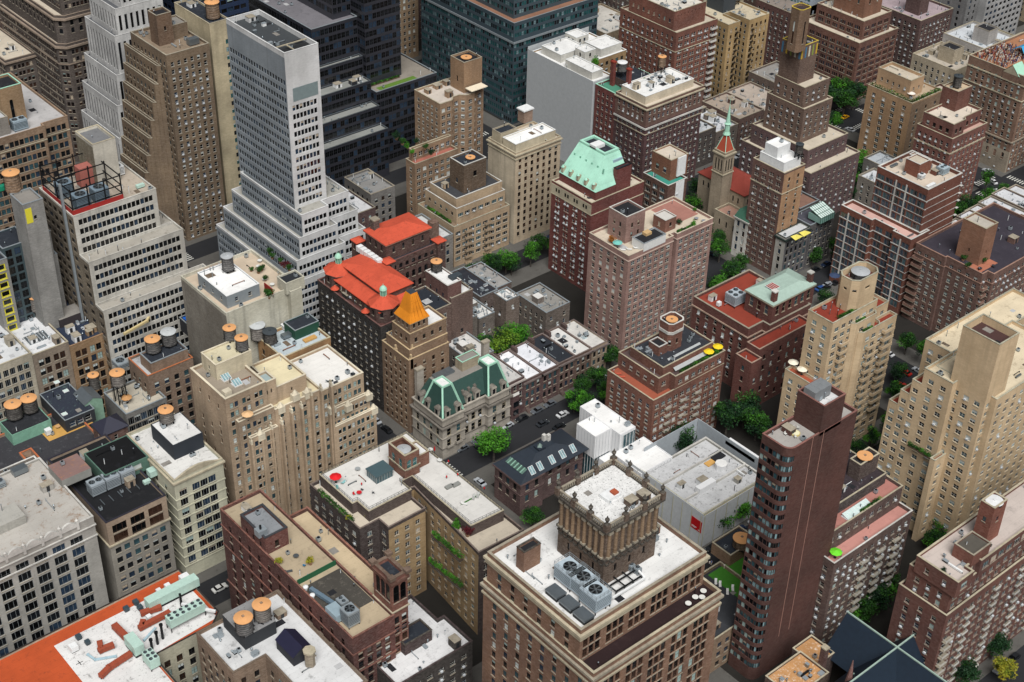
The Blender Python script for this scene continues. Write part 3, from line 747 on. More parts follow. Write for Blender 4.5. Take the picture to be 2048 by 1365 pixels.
b.mass((164.3,181.8,169.2,184.4),66,71.5,BR,TAR,None,None,par=(.5,.3),cap=DKSTONE,name='bulkhead')
CB=wall('#80624a',.22,.3,'#5a4434')
b.mass((174.9,167.4,191.1,182.4),66,83,CB,roofm('#e2e2e0','#1b1b1b',1.3,1.1),F(12,4.5,.9,2.4,'slim',m=1.5,t=12,n=3,last=1),F(12,4.5,.9,2.4,'slim',m=1.5,t=12,n=3,last=1),par=None,name='crown_wall',bands=[(66+7.6,.7,.35,DKSTONE),(66+16,.5,.5,STONE),(66+16.5,.5,.9,DKSTONE)])
cx0,cy0,cx1,cy1,cz=174.9,167.4,191.1,182.4,83
n=8
for k in range(n):
    for ax in (0,1):
        m=MB();t=(k+.5)/n
        x,y=(cx0+(cx1-cx0)*t,cy0-.1) if ax ==0 else (cx0-.1,cy0+(cy1-cy0)*t)
        m.cyl(x,y,66+8.3,66+15.6,.5,.42,10,wall('#a88660',.15,.2));m.box(x-.6,y-.6,66+15.3,x+.6,y+.6,66+15.95,STONE,nobot=False);m.box(x-.6,y-.6,66+8.3,x+.6,y+.6,66+8.8,STONE)
        b.part('column',m)
# balustrade with piers and urns
bal=MB();P0=rect(cx0-.3,cy0-.3,cx1+.3,cy1+.3)
ring(bal,offset(P0,.2),offset(P0,-.25),cz+1.3,cz+1.6,STONE);ring(bal,offset(P0,.2),offset(P0,-.25),cz,cz+.3,DKSTONE)
for i in range(4):
    A,B_=Vector(P0[i]),Vector(P0[(i+1) % 4]);L=(B_-A).length
    for k in range(int(L/.55)):p=A+(B_-A)*((k+.5)/int(L/.55));bal.cyl(p.x,p.y,cz+.3,cz+1.3,.16,.12,6,STONE,cap=False)
b.part('balustrade',bal)
for i in range(4):
    A,B_=Vector(P0[i]),Vector(P0[(i+1) % 4])
    for t in (0,1/3,2/3):
        p=A+(B_-A)*t;m=MB();m.box(p.x-.6,p.y-.6,cz,p.x+.6,p.y+.6,cz+2,CB);m.lathe(p.x,p.y,[(.65,cz+2),(.3,cz+2.3),(.2,cz+2.5),(.5,cz+3.1),(.55,cz+3.4),(.25,cz+3.7),(.12,cz+4.2),(0,cz+4.4)],10,DKSTONE);b.part('urn',m)
m=MB();mx_,my_=(cx0+cx1)/2,(cy0+cy1)/2;m.box(mx_-2,my_-1.4,cz,mx_+2,my_+1.4,cz+.8,WHITEP);m.box(mx_+.2,my_-1.1,cz+.8,mx_+1.6,my_+.4,cz+1.3,plain('#a8563a',.8,name='rust'));b.part('roof_hatch',m)
# garland frieze half-way up the pavilion
fr=MB()
for k in range(9):
    t=(k+.5)/9
    for ax in (0,1):
        x,y=(cx0+(cx1-cx0)*t,cy0-.12) if ax ==0 else (cx0-.12,cy0+(cy1-cy0)*t)
        for j in range(6):
            a=-1+2*j/5;dz=.8*a*a;fr.box(x+(a*.75 if ax ==0 else 0)-.16,y+(a*.75 if ax else 0)-.16,66+5.9+dz,x+(a*.75 if ax ==0 else 0)+.16,y+(a*.75 if ax else 0)+.16,66+6.3+dz,DKSTONE,nobot=False)
b.part('garland_frieze',fr)
hvac(170.6,169.1,66,4.6,5.4,3.6,'square grey cooling tower on white roof, middle one of three in a row',case=plain('#b9c8d2',.45,.1,name='tower_casing'),fr=.34,leg=.9,rails=True,group='cooling towers on the brick tower',cat='cooling tower',name='cooling_tower')
hvac(169.9,164.5,66,4.6,5.4,3.6,'square grey cooling tower on white roof, nearest of three in a row',case=plain('#b9c8d2',.45,.1,name='tower_casing'),fr=.34,leg=.9,rails=True,group='cooling towers on the brick tower',cat='cooling tower',name='cooling_tower')
hvac(170.4,173.3,66,4.6,5.4,3.6,'square grey cooling tower on white roof, farthest of three in a row',case=plain('#b9c8d2',.45,.1,name='tower_casing'),fr=.34,leg=.9,rails=True,group='cooling towers on the brick tower',cat='cooling tower',name='cooling_tower')
for q in ((165.5,163),(165.5,167.5),(165.5,172)):
    simple_box(q[0]-.3,q[1],66,3.0,3.9,.5,{163:'low flat metal duct by the parapet, nearest the tower corner',167.5:'low flat metal duct by the parapet, between two others',172:'low flat metal duct by the parapet, nearest the brick bulkhead'}[q[1]],mat=METAL,leg=.9,group='flat ducts on the tower roof')
st=empty('equipment_platform',(179.2,166.2,66),'black steel frame with pipes standing on the white tower roof','platform')
m=MB();fx,fy=179.6,165.9
for a in (-2.2,0,2.2):
    m.bar((fx-4,fy+a,67),(fx+4,fy+a,67),.3,DKMETAL)
for a in (-4,-1.3,1.3,4):
    m.bar((fx+a,fy-2.2,67.02),(fx+a,fy+2.2,67.02),.25,DKMETAL);m.bar((fx+a,fy-2.2,66),(fx+a,fy-2.2,67),.2,DKMETAL);m.bar((fx+a,fy+2.2,66),(fx+a,fy+2.2,67),.2,DKMETAL)
m.build('beam',st);m=MB();m.bar((fx-6,fy-3,66.8),(fx+4,fy-3,66.8),.45,WHITEP);m.bar((fx-6,fy-3,66.8),(fx-7.5,fy-.5,66.8),.45,WHITEP);m.bar((fx+4,fy-3,66.8),(fx+4,fy-1,67.6),.4,WHITEP);m.build('pipe',st)
hvac(183.6,167.2,66,1.3,1.3,1.5,'small grey condenser behind the black frame, left of a pair',group='small condensers on the tower roof');hvac(184,165.6,66,1.3,1.3,1.5,'small grey condenser behind the black frame, right of a pair',group='small condensers on the tower roof')
clutter(b,163,176,170,188,66,6,3);clutter(b,190,164,198,188,66,8,4)
for i,(dx,dy) in enumerate(((0,0),(3.2,.2),(-3,-.4),(1.3,-1.0))):
    table_set(195.5+dx*.9,157.6+dy,57,('round white table on the dark tower terrace, by the corner','round white table on the dark tower terrace, nearest the balustrade end','round white table on the dark tower terrace, farthest from the corner','round white table on the dark tower terrace, close to the parapet')[i],group='tables on the dark terrace')
# slab tower with the rounded corner
SB=wall('#73483f',.06,.1,'#634039')
x0,y0,x1,y1=(230.4,163.3,255.5,171.8)
arc=[(x0+2.4-2.4*math.cos(a),y0+2.4-2.4*math.sin(a)) for a in [i*math.pi/12 for i in range(7)]]
poly=arc+[(x1,y0),(x1,y1),(x0,y1)]
SLB=Bld('apartment_tower','dark red brick slab tower with ribbon windows wrapping one rounded corner')
rib=F(3.05,1.1,1.0,1.55,'ribbon',m=.05,t=1.6,zb=3)
ne=len(poly)
seg=F(3.05,.6,.58,1.75,'ribbon',m=0.02,t=1.6,zb=3,n=1)
SLB.mass(poly,0,78,SB,roofm('#a9a5a0','#6a605a',.35),F(3.05,1.2,1.17,1.75,'ribbon',m=.02,t=1.6,zb=3),None,par=(1.0,.35),cap=wall('#a56d62',.05,.05),edges={**{i:seg for i in range(6)},6:None})
SLB.mass((241.3,163.3,249.2,171.5),78,85.4,SB,roofm('#d9d9d9','#5a5a5a',.6),None,None,par=(1.6,.3),cap=wall('#a56d62',.05,.05),name='upper_wall')
hx,hy=245.2,167.4
simple_box(hx-.5,hy+1,85.4,6,3.5,3,'large grey metal plant unit on top of the dark red slab tower',mat=plain('#8f9396',.5,.3,name='steel'))
for k,u in enumerate((8.5,12.5)):
    m=MB();m.bar((x0+u,y0-.06,12),(x0+u,y0-.06,79),.07,plain('#c79a8a',.7,name='cable'));SLB.part('cable',m)
m=MB();q=(237.6,167.6,78);m.cyl(q[0],q[1],78,78.35,1.2,1.2,16,plain('#c9b878',.7,name='spa'));m.cyl(q[0],q[1],78.36,78.4,1.0,1.0,16,plain('#e8e4c0',.7,name='spa'));SLB.part('skylight_dome',m)
for i,(dx,dy) in enumerate(((-2.2,1.2),(-1.2,-1.0),(2.0,.9),(1.2,2.0))):
    chair(q[0]+dx,q[1]+dy,78,'pale chair on the roof terrace of the dark red slab tower',group='chairs on the slab tower roof',rz=i)
# ------------------------------------------------------------------ orange-edged loft building at the lower left
b=Bld('loft_building','low loft building with a bright orange roof border around a white roof')
OR=roofm('#b9522c','#7a3a26',.45,.2);CRM=wall('#c3bea4',.12,.25)
x96,yS=104.2,253
b.mass([(20,190),(x96,190),(x96,250),(121,250),(124.5,253),(124.5,273),(20,273)],0,23,CRM,OR,F(3.4,4,1.5,2.0,'darkp',m=2,t=3),F(3.4,3.4,1.5,2.2,'darkp',m=1.5,t=3.5),par=(.6,.25),cap=plain('#2e2a28',.7,name='coping'))
m=MB();wx,wy=86.9,268.9;m.face([(wx,190.5,23.012),(x96-.6,190.5,23.012),(x96-.6,250.8,23.012),(123.4,252,23.012),(123.4,wy,23.012),(wx,wy,23.012)],roofm('#dedddb','#4d4a48',.6,.2));b.part('roof_coating',m)
m=MB();q=(89.2,259.8,23);m.box(q[0]-.9,q[1]-.1,23.015,q[0]+.9,q[1]+.1,23.03,DKMETAL);m.box(q[0]-.1,q[1]-.9,23.031,q[0]+.1,q[1]+.9,23.045,DKMETAL);b.part('roof_mark',m)
MINT=plain('#b9d6ca',.6,.1,name='mint_paint')
simple_box(118.2,265.2,23,14.5,2.6,2.6,'long mint green rooftop air unit beside the orange roof border',MINT,leg=.8,name='air_handler',cat='air unit')
hvac(116.6,255.6,23,10,2.6,2.6,'mint green chiller with two rows of fan openings on the white roof',6,2,MINT,fr=.36,leg=1.6,louvre=False)
hvac(102.6,248.1,23,2.6,4.2,2.8,'mint green chiller with six fan openings at the roof light court',2,3,MINT,fr=.36,leg=.8,louvre=False)
simple_box(101.8,255,23,2.6,5.5,2.8,'long mint green air unit between brown ducts',MINT,leg=.8,name='air_handler',cat='air unit')
RUST=plain('#9a4a33',.7,name='rust_paint',var=.15)
duct([(107.8,261.6,23),(106.3,260,23),(114.5,260.1,23)],1.3,1.2,'brown L-shaped air duct nearest the mint chiller',RUST,'brown roof ducts')
duct([(108.6,264.3,23),(113.7,263.1,23)],1.3,1.2,'brown straight air duct behind the L-shaped one',RUST,'brown roof ducts')
duct([(101.4,264.6,23),(101.8,257.6,23)],1.6,1.4,'brown straight air duct running down to the mint air unit',RUST,'brown roof ducts')
duct([(95.9,261.9,23),(94.9,259.4,23),(98.1,259,23)],1.3,1.2,'small brown hooked air duct on the white roof',RUST,'brown roof ducts')
duct([(100,253.7,23),(93.8,252.9,23),(90.8,251.7,23)],1.3,1.2,'long brown air duct at the lower edge of the photo',RUST,'brown roof ducts')
duct([(109.2,258.2,23),(104.9,256.2,23)],.5,.4,'thin pale blue pipe duct beside the mint chiller',plain('#a9c4cf',.6,name='blue_paint'),z0=.2)
duct([(91.9,260.8,23),(92.5,258,23),(97.1,255.8,23)],.5,.4,'thin pale blue pipe duct curving over the white roof',plain('#a9c4cf',.6,name='blue_paint'),z0=.2)
RB=[(109.7,269.1,23),(106.7,268.5,23),(109.6,266.7,23),(116.3,269,23),(118.9,269,23),(90.1,264.5,23),(123.6,268.2,23),(92.8,267.2,23),(93.7,264.2,23),(109.7,262.3,23)]
RL=['small dark condenser by the orange border, middle of three','small dark condenser by the orange border, lowest of three','small blue-grey condenser just below two others by the border','small white roof unit beside the orange border','small grey roof unit beside the long mint air unit','pale square roof unit above the black cross mark','white square unit at the far corner of the orange roof','dark roof hatch box near the roof corner','dark roof hatch box beside the small brown duct','white box unit between the brown ducts']
for q,l,s in zip(RB,RL,(1.3,1.3,1.3,1.2,1.4,1.9,2.4,1.3,1.2,1.2)):
    simple_box(q[0],q[1],23,s,s,s*.75,l,plain('#3c4a52',.5,name='unit_paint') if 'dark' in l or 'blue' in l else WHITEP)
for k,(u,v,l) in enumerate(((0,0,'black stack pipe at the light court, left of three'),(1.9,.6,'black stack pipe at the light court, middle of three'),(3.8,1.4,'tallest black stack pipe at the light court'))):
    x,y=105.2,252.7;t=empty('stack_pipe',(x+u,y+v,14),l,'chimney','black stack pipes');m=MB();m.cyl(x+u,y+v,14,26+k*.8,.35,.35,10,DKMETAL);m.build('shaft',t);m=MB();m.cyl(x+u,y+v,26.02+k*.8,26.5+k*.8,.5,.5,10,DKMETAL);m.build('cowl',t)
sg=empty('steel_stack',(117.9,259.1,23),'white slanting exhaust pipe on posts above the roof','pipe');m=MB();m.bar((117.9,259.9,25),(123.2,252.2,25),.6,WHITEP);m.build('pipe',sg);m=MB();q=(118.3,261,23);m.bar(q,(q[0],q[1],27.5),.5,DKMETAL);q=(123.6,253.3,23);m.bar(q,(q[0],q[1],25),.3,DKMETAL);m.build('post',sg)
# tan building with a pair of tanks at the bottom edge
b=Bld('loft_building','tan brick building at the bottom edge with two water tanks on a black roof house')
x0,y0,x1,y1=(113.1,226.6,136.5,243.5)
TB=wall('#a98c72',.15,.2)
b.mass([(x0,y0),(x0+9,y0),(x0+9,y0-22),(136.5,y0-22),(136.5,y1),(x0,y1)],0,30,TB,roofm('#d5d6d6','#555555',.4,.2),F(3.4,3.2,1.3,1.9,'darkp',m=.8,t=2.4),F(3.4,3.0,1.2,1.9,'darkp',m=.8,t=2.4),par=(.9,.4),cap=wall('#8a7560',.1,.1))
qx,qy=119.2,233.3
b.mass((qx+.6,qy-1.5,qx+9.5,qy+8.5),30,34.2,plain('#33363a',.8,name='dark_cladding'),roofm('#8f8f8f','#2c2c2c',.7),None,None,par=None,name='roof_house')
cq=(128.1,224,30);b.mass((cq[0]-2.2,cq[1]-4,cq[0]+3.2,cq[1]+3.5),30,33,plain('#2a2c33',.8,name='dark_cladding'),None,None,None,par=None,name='roof_house')
m=MB();x,y=cq[:2];m.face([(x-2.4,y-4.2,33),(x+.5,y-4.2,35),(x+.5,y+3.7,35),(x-2.4,y+3.7,33)],plain('#23233a',.5,name='slate'));m.face([(x+.5,y-4.2,35),(x+3.4,y-4.2,33),(x+3.4,y+3.7,33),(x+.5,y+3.7,35)],plain('#23233a',.5,name='slate'));m.face([(x-2.2,y-4,33),(x+3.2,y-4,33),(x+.5,y-4,34.9)],plain('#33363a',.8,name='dark_cladding'));b.part('roof',m)
cq=(129.3,218.1,31);m=MB();m.prism(arcpoly(cq[0],cq[1],1.3,8),0,34.5,wall('#b3a48c',.12,.2),TAR);m.prism(arcpoly(cq[0],cq[1],1.6,8),34.5,35,LIME);b.part('chimney',m)
tank(121,233.5,34.2,2.15,4.0,'tan-lidded tank on a black roof house, nearer of a pair at the bottom edge','tan','grey',.7)
tank(126.8,234.5,34.2,2.15,4.0,'tan-lidded tank on a black roof house, farther of a pair at the bottom edge','tan','pale',.7)
clutter(b,x0+2,y0+2,x0+8,y1-2,30,8,5)
# ------------------------------------------------------------------ long red building with the belfry
RD=wall('#84443a',.16,.12,'#5f332e');RD2=wall('#a3604a',.16,.12,'#7d4438')
b=Bld('brick_building','long dark red brick building ending in an arched belfry tower')
x0,y0,x1,y1=(138.3,213,152.3,273)
rt=(146.5,213.8,155.5,221.4)
b.mass((x0,y0,x0+12.5,273),0,36,RD,roofm('#b3a389','#6a5f50',.35),F(3.3,4.6,1.3,2.1,'brown',m=2,t=2.4),F(3.3,2.3,1.35,2.2,'brown',m=.9,t=4.9,zb=2,n=4),par=(.9,.35),cap=RD2,bands=[(31.2,.35,.25,RD2),(24.5,.35,.25,RD2),(11,.4,.3,RD2)])
b.mass((x0+12.51,y0+.8,155.5,221.4),0,37.2,RD2,None,F(3.3,3,1.2,2.1,'brown',m=.8,t=2.4),F(3.3,2.6,1.4,2.2,'brown',m=.6,t=2.4,n=3),par=None,bands=[(30.5,.3,.2,RD),(24,.3,.2,RD),(36.9,.3,.35,LIME)],name='tower_wall')
b.mass((x0+12.51,y0+.8,155.5,221.4),37.2,46.9,RD2,TARB,F(12,2.6,1.75,5.6,'arch',m=.8,t=1.6,n=3,last=1),F(12,2.6,1.75,5.6,'arch',m=.8,t=1.6,n=3,last=1),par=(1.0,.8),cap=wall('#8a6f5c',.1,.2),name='belfry_wall',bands=[(46.2,.7,.45,wall('#8a5a48',.1,.2))])
for sx in (0,1):
    for sy in (0,1):
        m=MB();xx=[x0+12.51,155.5][sx];yy=[y0+.8,221.4][sy];m.box(xx-.8,yy-.8,48,xx+.8,yy+.8,48.9,wall('#8a6f5c',.1,.2));b.part('corner_pier',m)
b.mass((x0+12.52,221.4+.02,x0+20,262),0,33,RD,roofm('#c6b394','#7a6a55',.35),None,F(3.3,3,1.2,1.8,'brown',t=2),par=(1.1,.4),cap=wall('#b0705a',.1,.1),name='wing_wall')
nb=(138.6,251.1,145.4,262.8)
b.mass(nb,36,41,RD,roofm('#8b8f93','#3c3f42',.5),F(3.3,3.5,1.1,1.8,'brown',t=2),F(3.3,3.5,1.1,2.0,'brown',t=1.6),par=(.7,.5),cap=plain('#3a3c40',.7,name='coping'),name='roof_house')
m=MB();q=(139,253.6,41);m.box(q[0]-1.2,q[1]-1,41,q[0]+1.4,q[1]+1.2,43,GALV);m.cyl(q[0],q[1],43,44.2,.3,.3,8,DKMETAL);b.part('roof_hatch',m)
tr=MB();q0=(138.7,236.6,36);tr.box(x0+.5,q0[1]+.5,36,x0+12,q0[1]+.7,37.6,plain('#1f5a3c',.7,name='screen'));b.part('screen',tr)
for q,r,k,l in (((139.3,246.6,36),1.2,'yellow','round yellow-green shrub on the red brick roof terrace, at the left parapet'),((145.4,241.3,36),1.3,'yellow','round yellow-green shrub on the red brick roof terrace, at the right parapet')):shrub(q[0],q[1],36,r,l,k)
table_set(144,245.7,36,'dark round table on the red brick roof terrace',col='#4a4f52')
lounger(139.6,242.5,36,'dark lounger on the red brick roof terrace',col='#4a4f52',rz=1.2)
for i,(q,l) in enumerate((((139.7,237.6,36),'blue chair by the green screen, left of three'),((141.2,237.6,36),'blue chair by the green screen, middle of three'),((142.6,237.8,36),'blue chair by the green screen, right of three'),((143.8,241.7,36),'blue chair beside the round shrub'))):chair(q[0],q[1],36,l,'blue terrace chairs','#2f7fb0',rz=i*.7)
hvac(141.5,218.4,36,3.3,3.6,4.2,'big grey cooling tower with one large fan beside the belfry',fr=.38,leg=.5,cat='cooling tower',name='cooling_tower')
simple_box(140,222.3,36,3.0,4.6,2.2,'pale blue-grey air unit left of the big cooling tower',plain('#9fb3bd',.5,.2,name='unit_paint'))
hvac(143.4,224.4,36,2.2,2.6,1.6,'small two-fan condenser behind the big cooling tower',1,2)
duct([(140.1,233.2,36),(141.5,225.4,36)],1.0,.9,'straight blue-grey duct leading to the belfry air unit',plain('#6f8494',.5,.2,name='unit_paint'))
for i,(q,l) in enumerate((((139.5,234.6,36),'white mushroom exhaust fan, farther of two by the green screen'),((139.2,231.2,36),'white mushroom exhaust fan, nearer of two by the green screen'))):
    t=empty('exhaust_fan',q,l,'exhaust fan','white exhaust fans');m=MB();m.cyl(q[0],q[1],36,36.7,.45,.45,12,WHITEP);m.build('curb',t);m=MB();m.lathe(q[0],q[1],[(.5,36.7),(.7,36.8),(.65,37.1),(.3,37.3),(0,37.32)],14,WHITEP);m.build('hood',t)
m=MB();m.face([(x0+.5,y0+8,36.012),(x0+12,y0+8,36.012),(x0+12,q0[1]-1,36.012),(x0+.5,q0[1]-1,36.012)],roofm('#4a4742','#8a8378',.5));b.part('gravel_patch',m)
# ------------------------------------------------------------------ white-roofed building between the belfry and the tan tower
b=Bld('brick_building','low dark brick building with a wide white roof between the belfry and the tan tower')
x0,y0,x1,y1=(148,204.7,168.6,228)
qa=(166.2,227.5,22);qb=(166.5,216.3,22);qc=(169,216.3,22)
b.mass([(x0-3,y0),(x1,y0),(x1,qc[1]),(qb[0],qc[1]),(qb[0],qa[1]),(x0-3,qa[1])],0,22,wall('#4b4340',.15,.2),roofm('#dcdcdc','#5a5858',.35,.2),None,F(3.1,3.4,1.5,1.3,'white',t=2.0),par=(.9,.35),cap=wall('#5f4c4c',.1,.1))
q=(158,213.1,22);b.mass((q[0]-5,q[1]-1,q[0]+3.5,q[1]+4),22,25.2,wall('#5a3f40',.15,.1),TARB,None,F(4,3,1,1.6,'white',t=.8),par=(.4,.3),cap=DKSTONE,name='roof_house')
clutter(b,x0+6,y0+2,x0+16,y0+12,22,7,8)
# ------------------------------------------------------------------ U-shaped apartment house with the roof terraces
DK=wall('#5a4744',.16,.12,'#4a3a3c');TN=wall('#c0a06e',.12,.16,'#a8865a')
b=Bld('apartment_house','U-shaped apartment house, dark brick outside and yellow brick around its court')
nw=(167.6,269,33);sw=(169.9,255.3,33);ic=(187,254,33);es=(188.3,229.4,33);se=(200.4,228.7,33)
X0,X1,Y1=nw[0],200.0,272.8
XC0,XC1,YC=ic[0]-2.2,ic[0]+.8,ic[1]
fo=F(3.05,3.4,1.5,1.5,'whitep',m=1.0,t=1.6);fc=F(3.05,3.3,1.3,1.5,'whitep',m=.9,t=1.6)
# court widens to the south: west wing steps, as on the photograph
low=[(X0-1.5,sw[1]-6),(sw[0]+2.5,sw[1]-6),(sw[0]+2.5,YC-9),(XC0,YC-9),(XC0,YC),(XC1,YC),(es[0]-3.4,es[1]-7),(X1,se[1]-7),(X1,Y1),(X0-1.5,Y1)]
b.mass(low,0,29.6,DK,PAVER,fo,fc,par=(1.0,.3),cap=wall('#8d7a70',.1,.1),edges={1:fo,5:fc},wl2={2:TN,3:TN,4:TN,5:TN})
up=[(X0+1.2,sw[1]+1),(sw[0]+.5,sw[1]+1),(sw[0]+.5,YC-3),(XC0-.1,YC-3),(XC0-.1,YC+1.5),(XC1+.4,YC+1.5),(es[0]-.4,es[1]),(X1-1.2,se[1]),(X1-1.2,Y1-.8),(X0+1.2,Y1-.8)]
b.mass(up,29.6,33,wall('#6a5752',.14,.1),roofm('#d7d5d0','#8a8682',.3,.15),F(3.1,3.2,1.5,2.0,'whitep',t=.7),F(3.1,3.2,1.5,2.0,'whitep',t=.7),par=(.25,.3),cap=LIME,name='upper_wall')
rl=MB()
for i in range(len(up)):
    A,B_=Vector(offset(up,-.4)[i]),Vector(offset(up,-.4)[(i+1) % len(up)]);L=(B_-A).length
    for hz in (.7,1.3):rl.bar((*A,33+hz),(*B_,33+hz),.06,FR_D)
    for k in range(int(L/1.2)):p=A+(B_-A)*(k/max(1,int(L/1.2)));rl.bar((*p,33.2),(*p,34.3),.05,FR_D)
b.part('railing',rl)
tw=(186,255.6,191,263.1)
b.mass(tw,33,40.5,wall('#a0654c',.15,.1),None,F(12,2.6,1.5,3.2,'tealarch',m=.5,t=1.3,n=2,last=1),F(12,2.6,1.5,3.2,'tealarch',m=.5,t=1.3,n=2,last=1),par=(.8,.4),cap=LIME,name='tank_house',bands=[(36.2,.3,.2,LIME)])
b.mass((191,257.1,195.5,262.9),33,37,wall('#a0654c',.15,.1),WHITE_R,None,F(4,3,1,2,'darkp',t=1.2),par=(.4,.3),cap=LIME,name='roof_house')
ux,uy=188.5,259.4
tank(ux,uy,37.2,1.9,2.6,'grey steel tank sunk inside the arched brick tank house','steel','grey',.3)
pv_=empty('roof_pavilion',(181.2,261.1,33),'small grey-green glass pavilion with a flat roof on the roof terrace','pavilion');q=(181.5,261.2,33);m=MB();m.box(q[0]-2.7,q[1]-2.2,33,q[0]+2.7,q[1]+2.2,35.4,G_TEAL);m.build('glazing',pv_)
m=MB();m.box(q[0]-3,q[1]-2.5,35.41,q[0]+3,q[1]+2.5,35.7,plain('#4e646a',.5,.2,name='zinc'));m.build('roof',pv_);m=MB()
for k in range(7):
    for yy in (q[1]-2.24,q[1]+2.24):m.bar((q[0]-2.7+.9*k,yy,33),(q[0]-2.7+.9*k,yy,35.4),.1,FR_G)
for k in range(6):m.bar((q[0]-2.74,q[1]-2.2+.88*k,33),(q[0]-2.74,q[1]-2.2+.88*k,35.4),.1,FR_G)
m.build('frame',pv_)
umbrella(170.6,266.6,33,'round red umbrella open on the white roof terrace','#d4121c')
lounger(172.1,265.1,33,'pale blue lounger beside the red umbrella',col='#8fc4c4',rz=1.9);lounger(169.5,264.4,33,'pale blue bench lounger by the railing below the red umbrella',col='#7fb8b4',rz=2.6)
for q,l,r in (((171.4,259.2,33),'red chair at the roof corner, left of the red table',0),((174.2,259.3,33),'dark chair behind the red table',2),((175.8,256.4,33),'dark folding chair near the terrace railing bend',1)):chair(q[0],q[1],33,l,'terrace chairs on the U-shaped house','#c8202a' if 'red chair' in l else '#4a4d50',r)
table_set(172.7,258.6,33,'red round table at the roof corner',col='#c8202a');table_set(178.2,267,33,'grey round table near the rear railing',col='#9a9fa0')
for q,l in (((175.3,261.1,33),'small red post on the west terrace'),((195.2,248.9,33),'small red post on the east terrace, left of two'),((198.2,247.8,33),'small red post on the east terrace, right of two'),((200.2,238.7,33),'red fire box at the east terrace railing'),((199.4,259.7,33),'tall closed red parasol on the east terrace'),((199.7,253.8,33),'red bench end by the east railing')):
    h=2.6 if 'parasol' in l else 1.2;t=empty('closed_parasol' if 'parasol' in l else 'post',q,l,'parasol' if 'parasol' in l else 'post');m=MB();m.cyl(q[0],q[1],33,33+h*.3,.08,.08,8,FR_D);m.build('foot',t);m=MB();m.lathe(q[0],q[1],[(.1,33+h*.3),(.24,33+h*.45),(.18,33+h*.8),(0,33+h)],8,REDP);m.build('cover' if 'parasol' in l else 'head',t)
m=MB();a=(190.8,239.3,33);c=(198.1,234.8,33);m.face([(a[0],a[1]-1.5,33.012),(c[0],a[1]-1.5,33.012),(c[0],c[1]+3.5,33.012),(a[0]+2,c[1]+3.5,33.012)],plain('#2f6a1e',.95,name='turf',var=.2));b.part('turf',m)
lounger(192.2,237.5,33,'white lounger on the artificial turf',rz=.6)
for i,q in enumerate(((195.8,237.9,33),(197.2,237.8,33))):lounger(q[0],q[1],33,('pale slatted lounger on the turf, left of a pair','pale slatted lounger on the turf, right of a pair')[i],col='#a8aaa6',rz=-.9)
for i,q in enumerate(((193.4,245.5,33),(195.4,245,33))):simple_box(q[0],q[1],33,2.4,1.2,.5,('grey outdoor sofa block on the east terrace, nearer one','grey outdoor sofa block on the east terrace, farther one')[i],plain('#8b8c88',.8,name='cushion'),name='outdoor_sofa',cat='sofa',leg=.15)
table_set(198.2,255.8,33,'white table with chairs along the east railing');table_set(199,261.1,33,'white table near the tank house on the east terrace')
hedge(X0-1.0,sw[1]+14,X0-1.0,sw[1]-2,29.6,.9,1.6,'row of dark green shrubs on the west terrace of the U-shaped house')
ey=es[1]
for i,(p,q,z) in enumerate((((182.8,239.3,26),(182.7,226.8,26),26),((179.7,236.8,20),(180.1,223,20),20))):
    hedge(p[0],p[1],q[0],q[1],z,1.0,1.7,('green shrubs along the upper balcony of the yellow court wall','green shrubs along the lower balcony of the yellow court wall')[i],'bright')
    m=MB();e=(Vector(q[:2])-Vector(p[:2]));L=e.length;e.normalize();c=(Vector(p[:2])+Vector(q[:2]))/2;m.obox((c.x,c.y),(e.x,e.y),L,1.3,z-.35,z,DKSTONE);b.part('balcony',m)
shrub(187.2,234,29.6,1.6,'green roof shrub beside the dark red one','bright');shrub(187.4,230,29.6,1.7,'dark red leaved roof shrub at the court corner','red')
shrub(166.6,255.1,29.6,1.0,'yellow-green shrub on the west wing terrace, left of two','yellow');shrub(171.2,252.9,29.6,.9,'yellow-green shrub on the west wing terrace, right of two','yellow')
# ------------------------------------------------------------------ lofts on the north side of the street, lower left
b=Bld('loft_building','pale grey loft building with a scalloped parapet and wide triple windows')
GW=wall('#b9b6ae',.08,.1)
x0,y0,x1,y1=(69.8,291,111.2,346)
zt=36.3
b.mass((40,291,x1,322),0,zt,GW,roofm('#b5b1aa','#7d5a38',.75,.12),None,F(3.55,4.9,3.1,2.5,'loft',m=3.0,t=3.6),par=(.6,.4),cap=WHITE_ST,bands=[(zt-5.9,.35,.25,WHITE_ST),(zt-2.3,.3,.3,WHITE_ST)])
nb=6;L=x1-40-4.0
for k in range(9):
    w=4.9;c=x1-4.6-w*(k+.5)+w*.0;m=MB()
    if c <45:break
    n=10;pts=[(c-w/2+.35+(w-.7)*i/n,zt+.75+1.25*math.sin(math.pi*i/n)) for i in range(n+1)]
    for (a,za),(d,zb) in zip(pts[:-1],pts[1:]):
        for yy in (290.7,291.35):m.face([(a,yy,zt-.2),(d,yy,zt-.2),(d,yy,zb),(a,yy,za)],WHITE_ST)
        m.face([(a,290.7,za),(d,290.7,zb),(d,291.35,zb),(a,291.35,za)],WHITE_ST)
    b.part('gable',m)
    for i in range(n):
        a=math.pi*(i+.5)/n
    m=MB();m.box(c+w/2-.35,290.6,zt-1.2,c+w/2+.35,291.4,zt+1.5,WHITE_ST);m.lathe(c+w/2,291,[(.4,zt+1.5),(.5,zt+1.8),(.2,zt+2.2),(.05,zt+3)],8,WHITE_ST);b.part('finial',m)
q=(115,310.9,30);b.mass((q[0]-4.5,q[1]-4,q[0]+4,q[1]+4),zt,zt+2.6,plain('#8f8f8a',.8,name='metal_sheet'),roofm('#8a6f6a','#b97f3a',.5),None,None,par=None,name='roof_house')
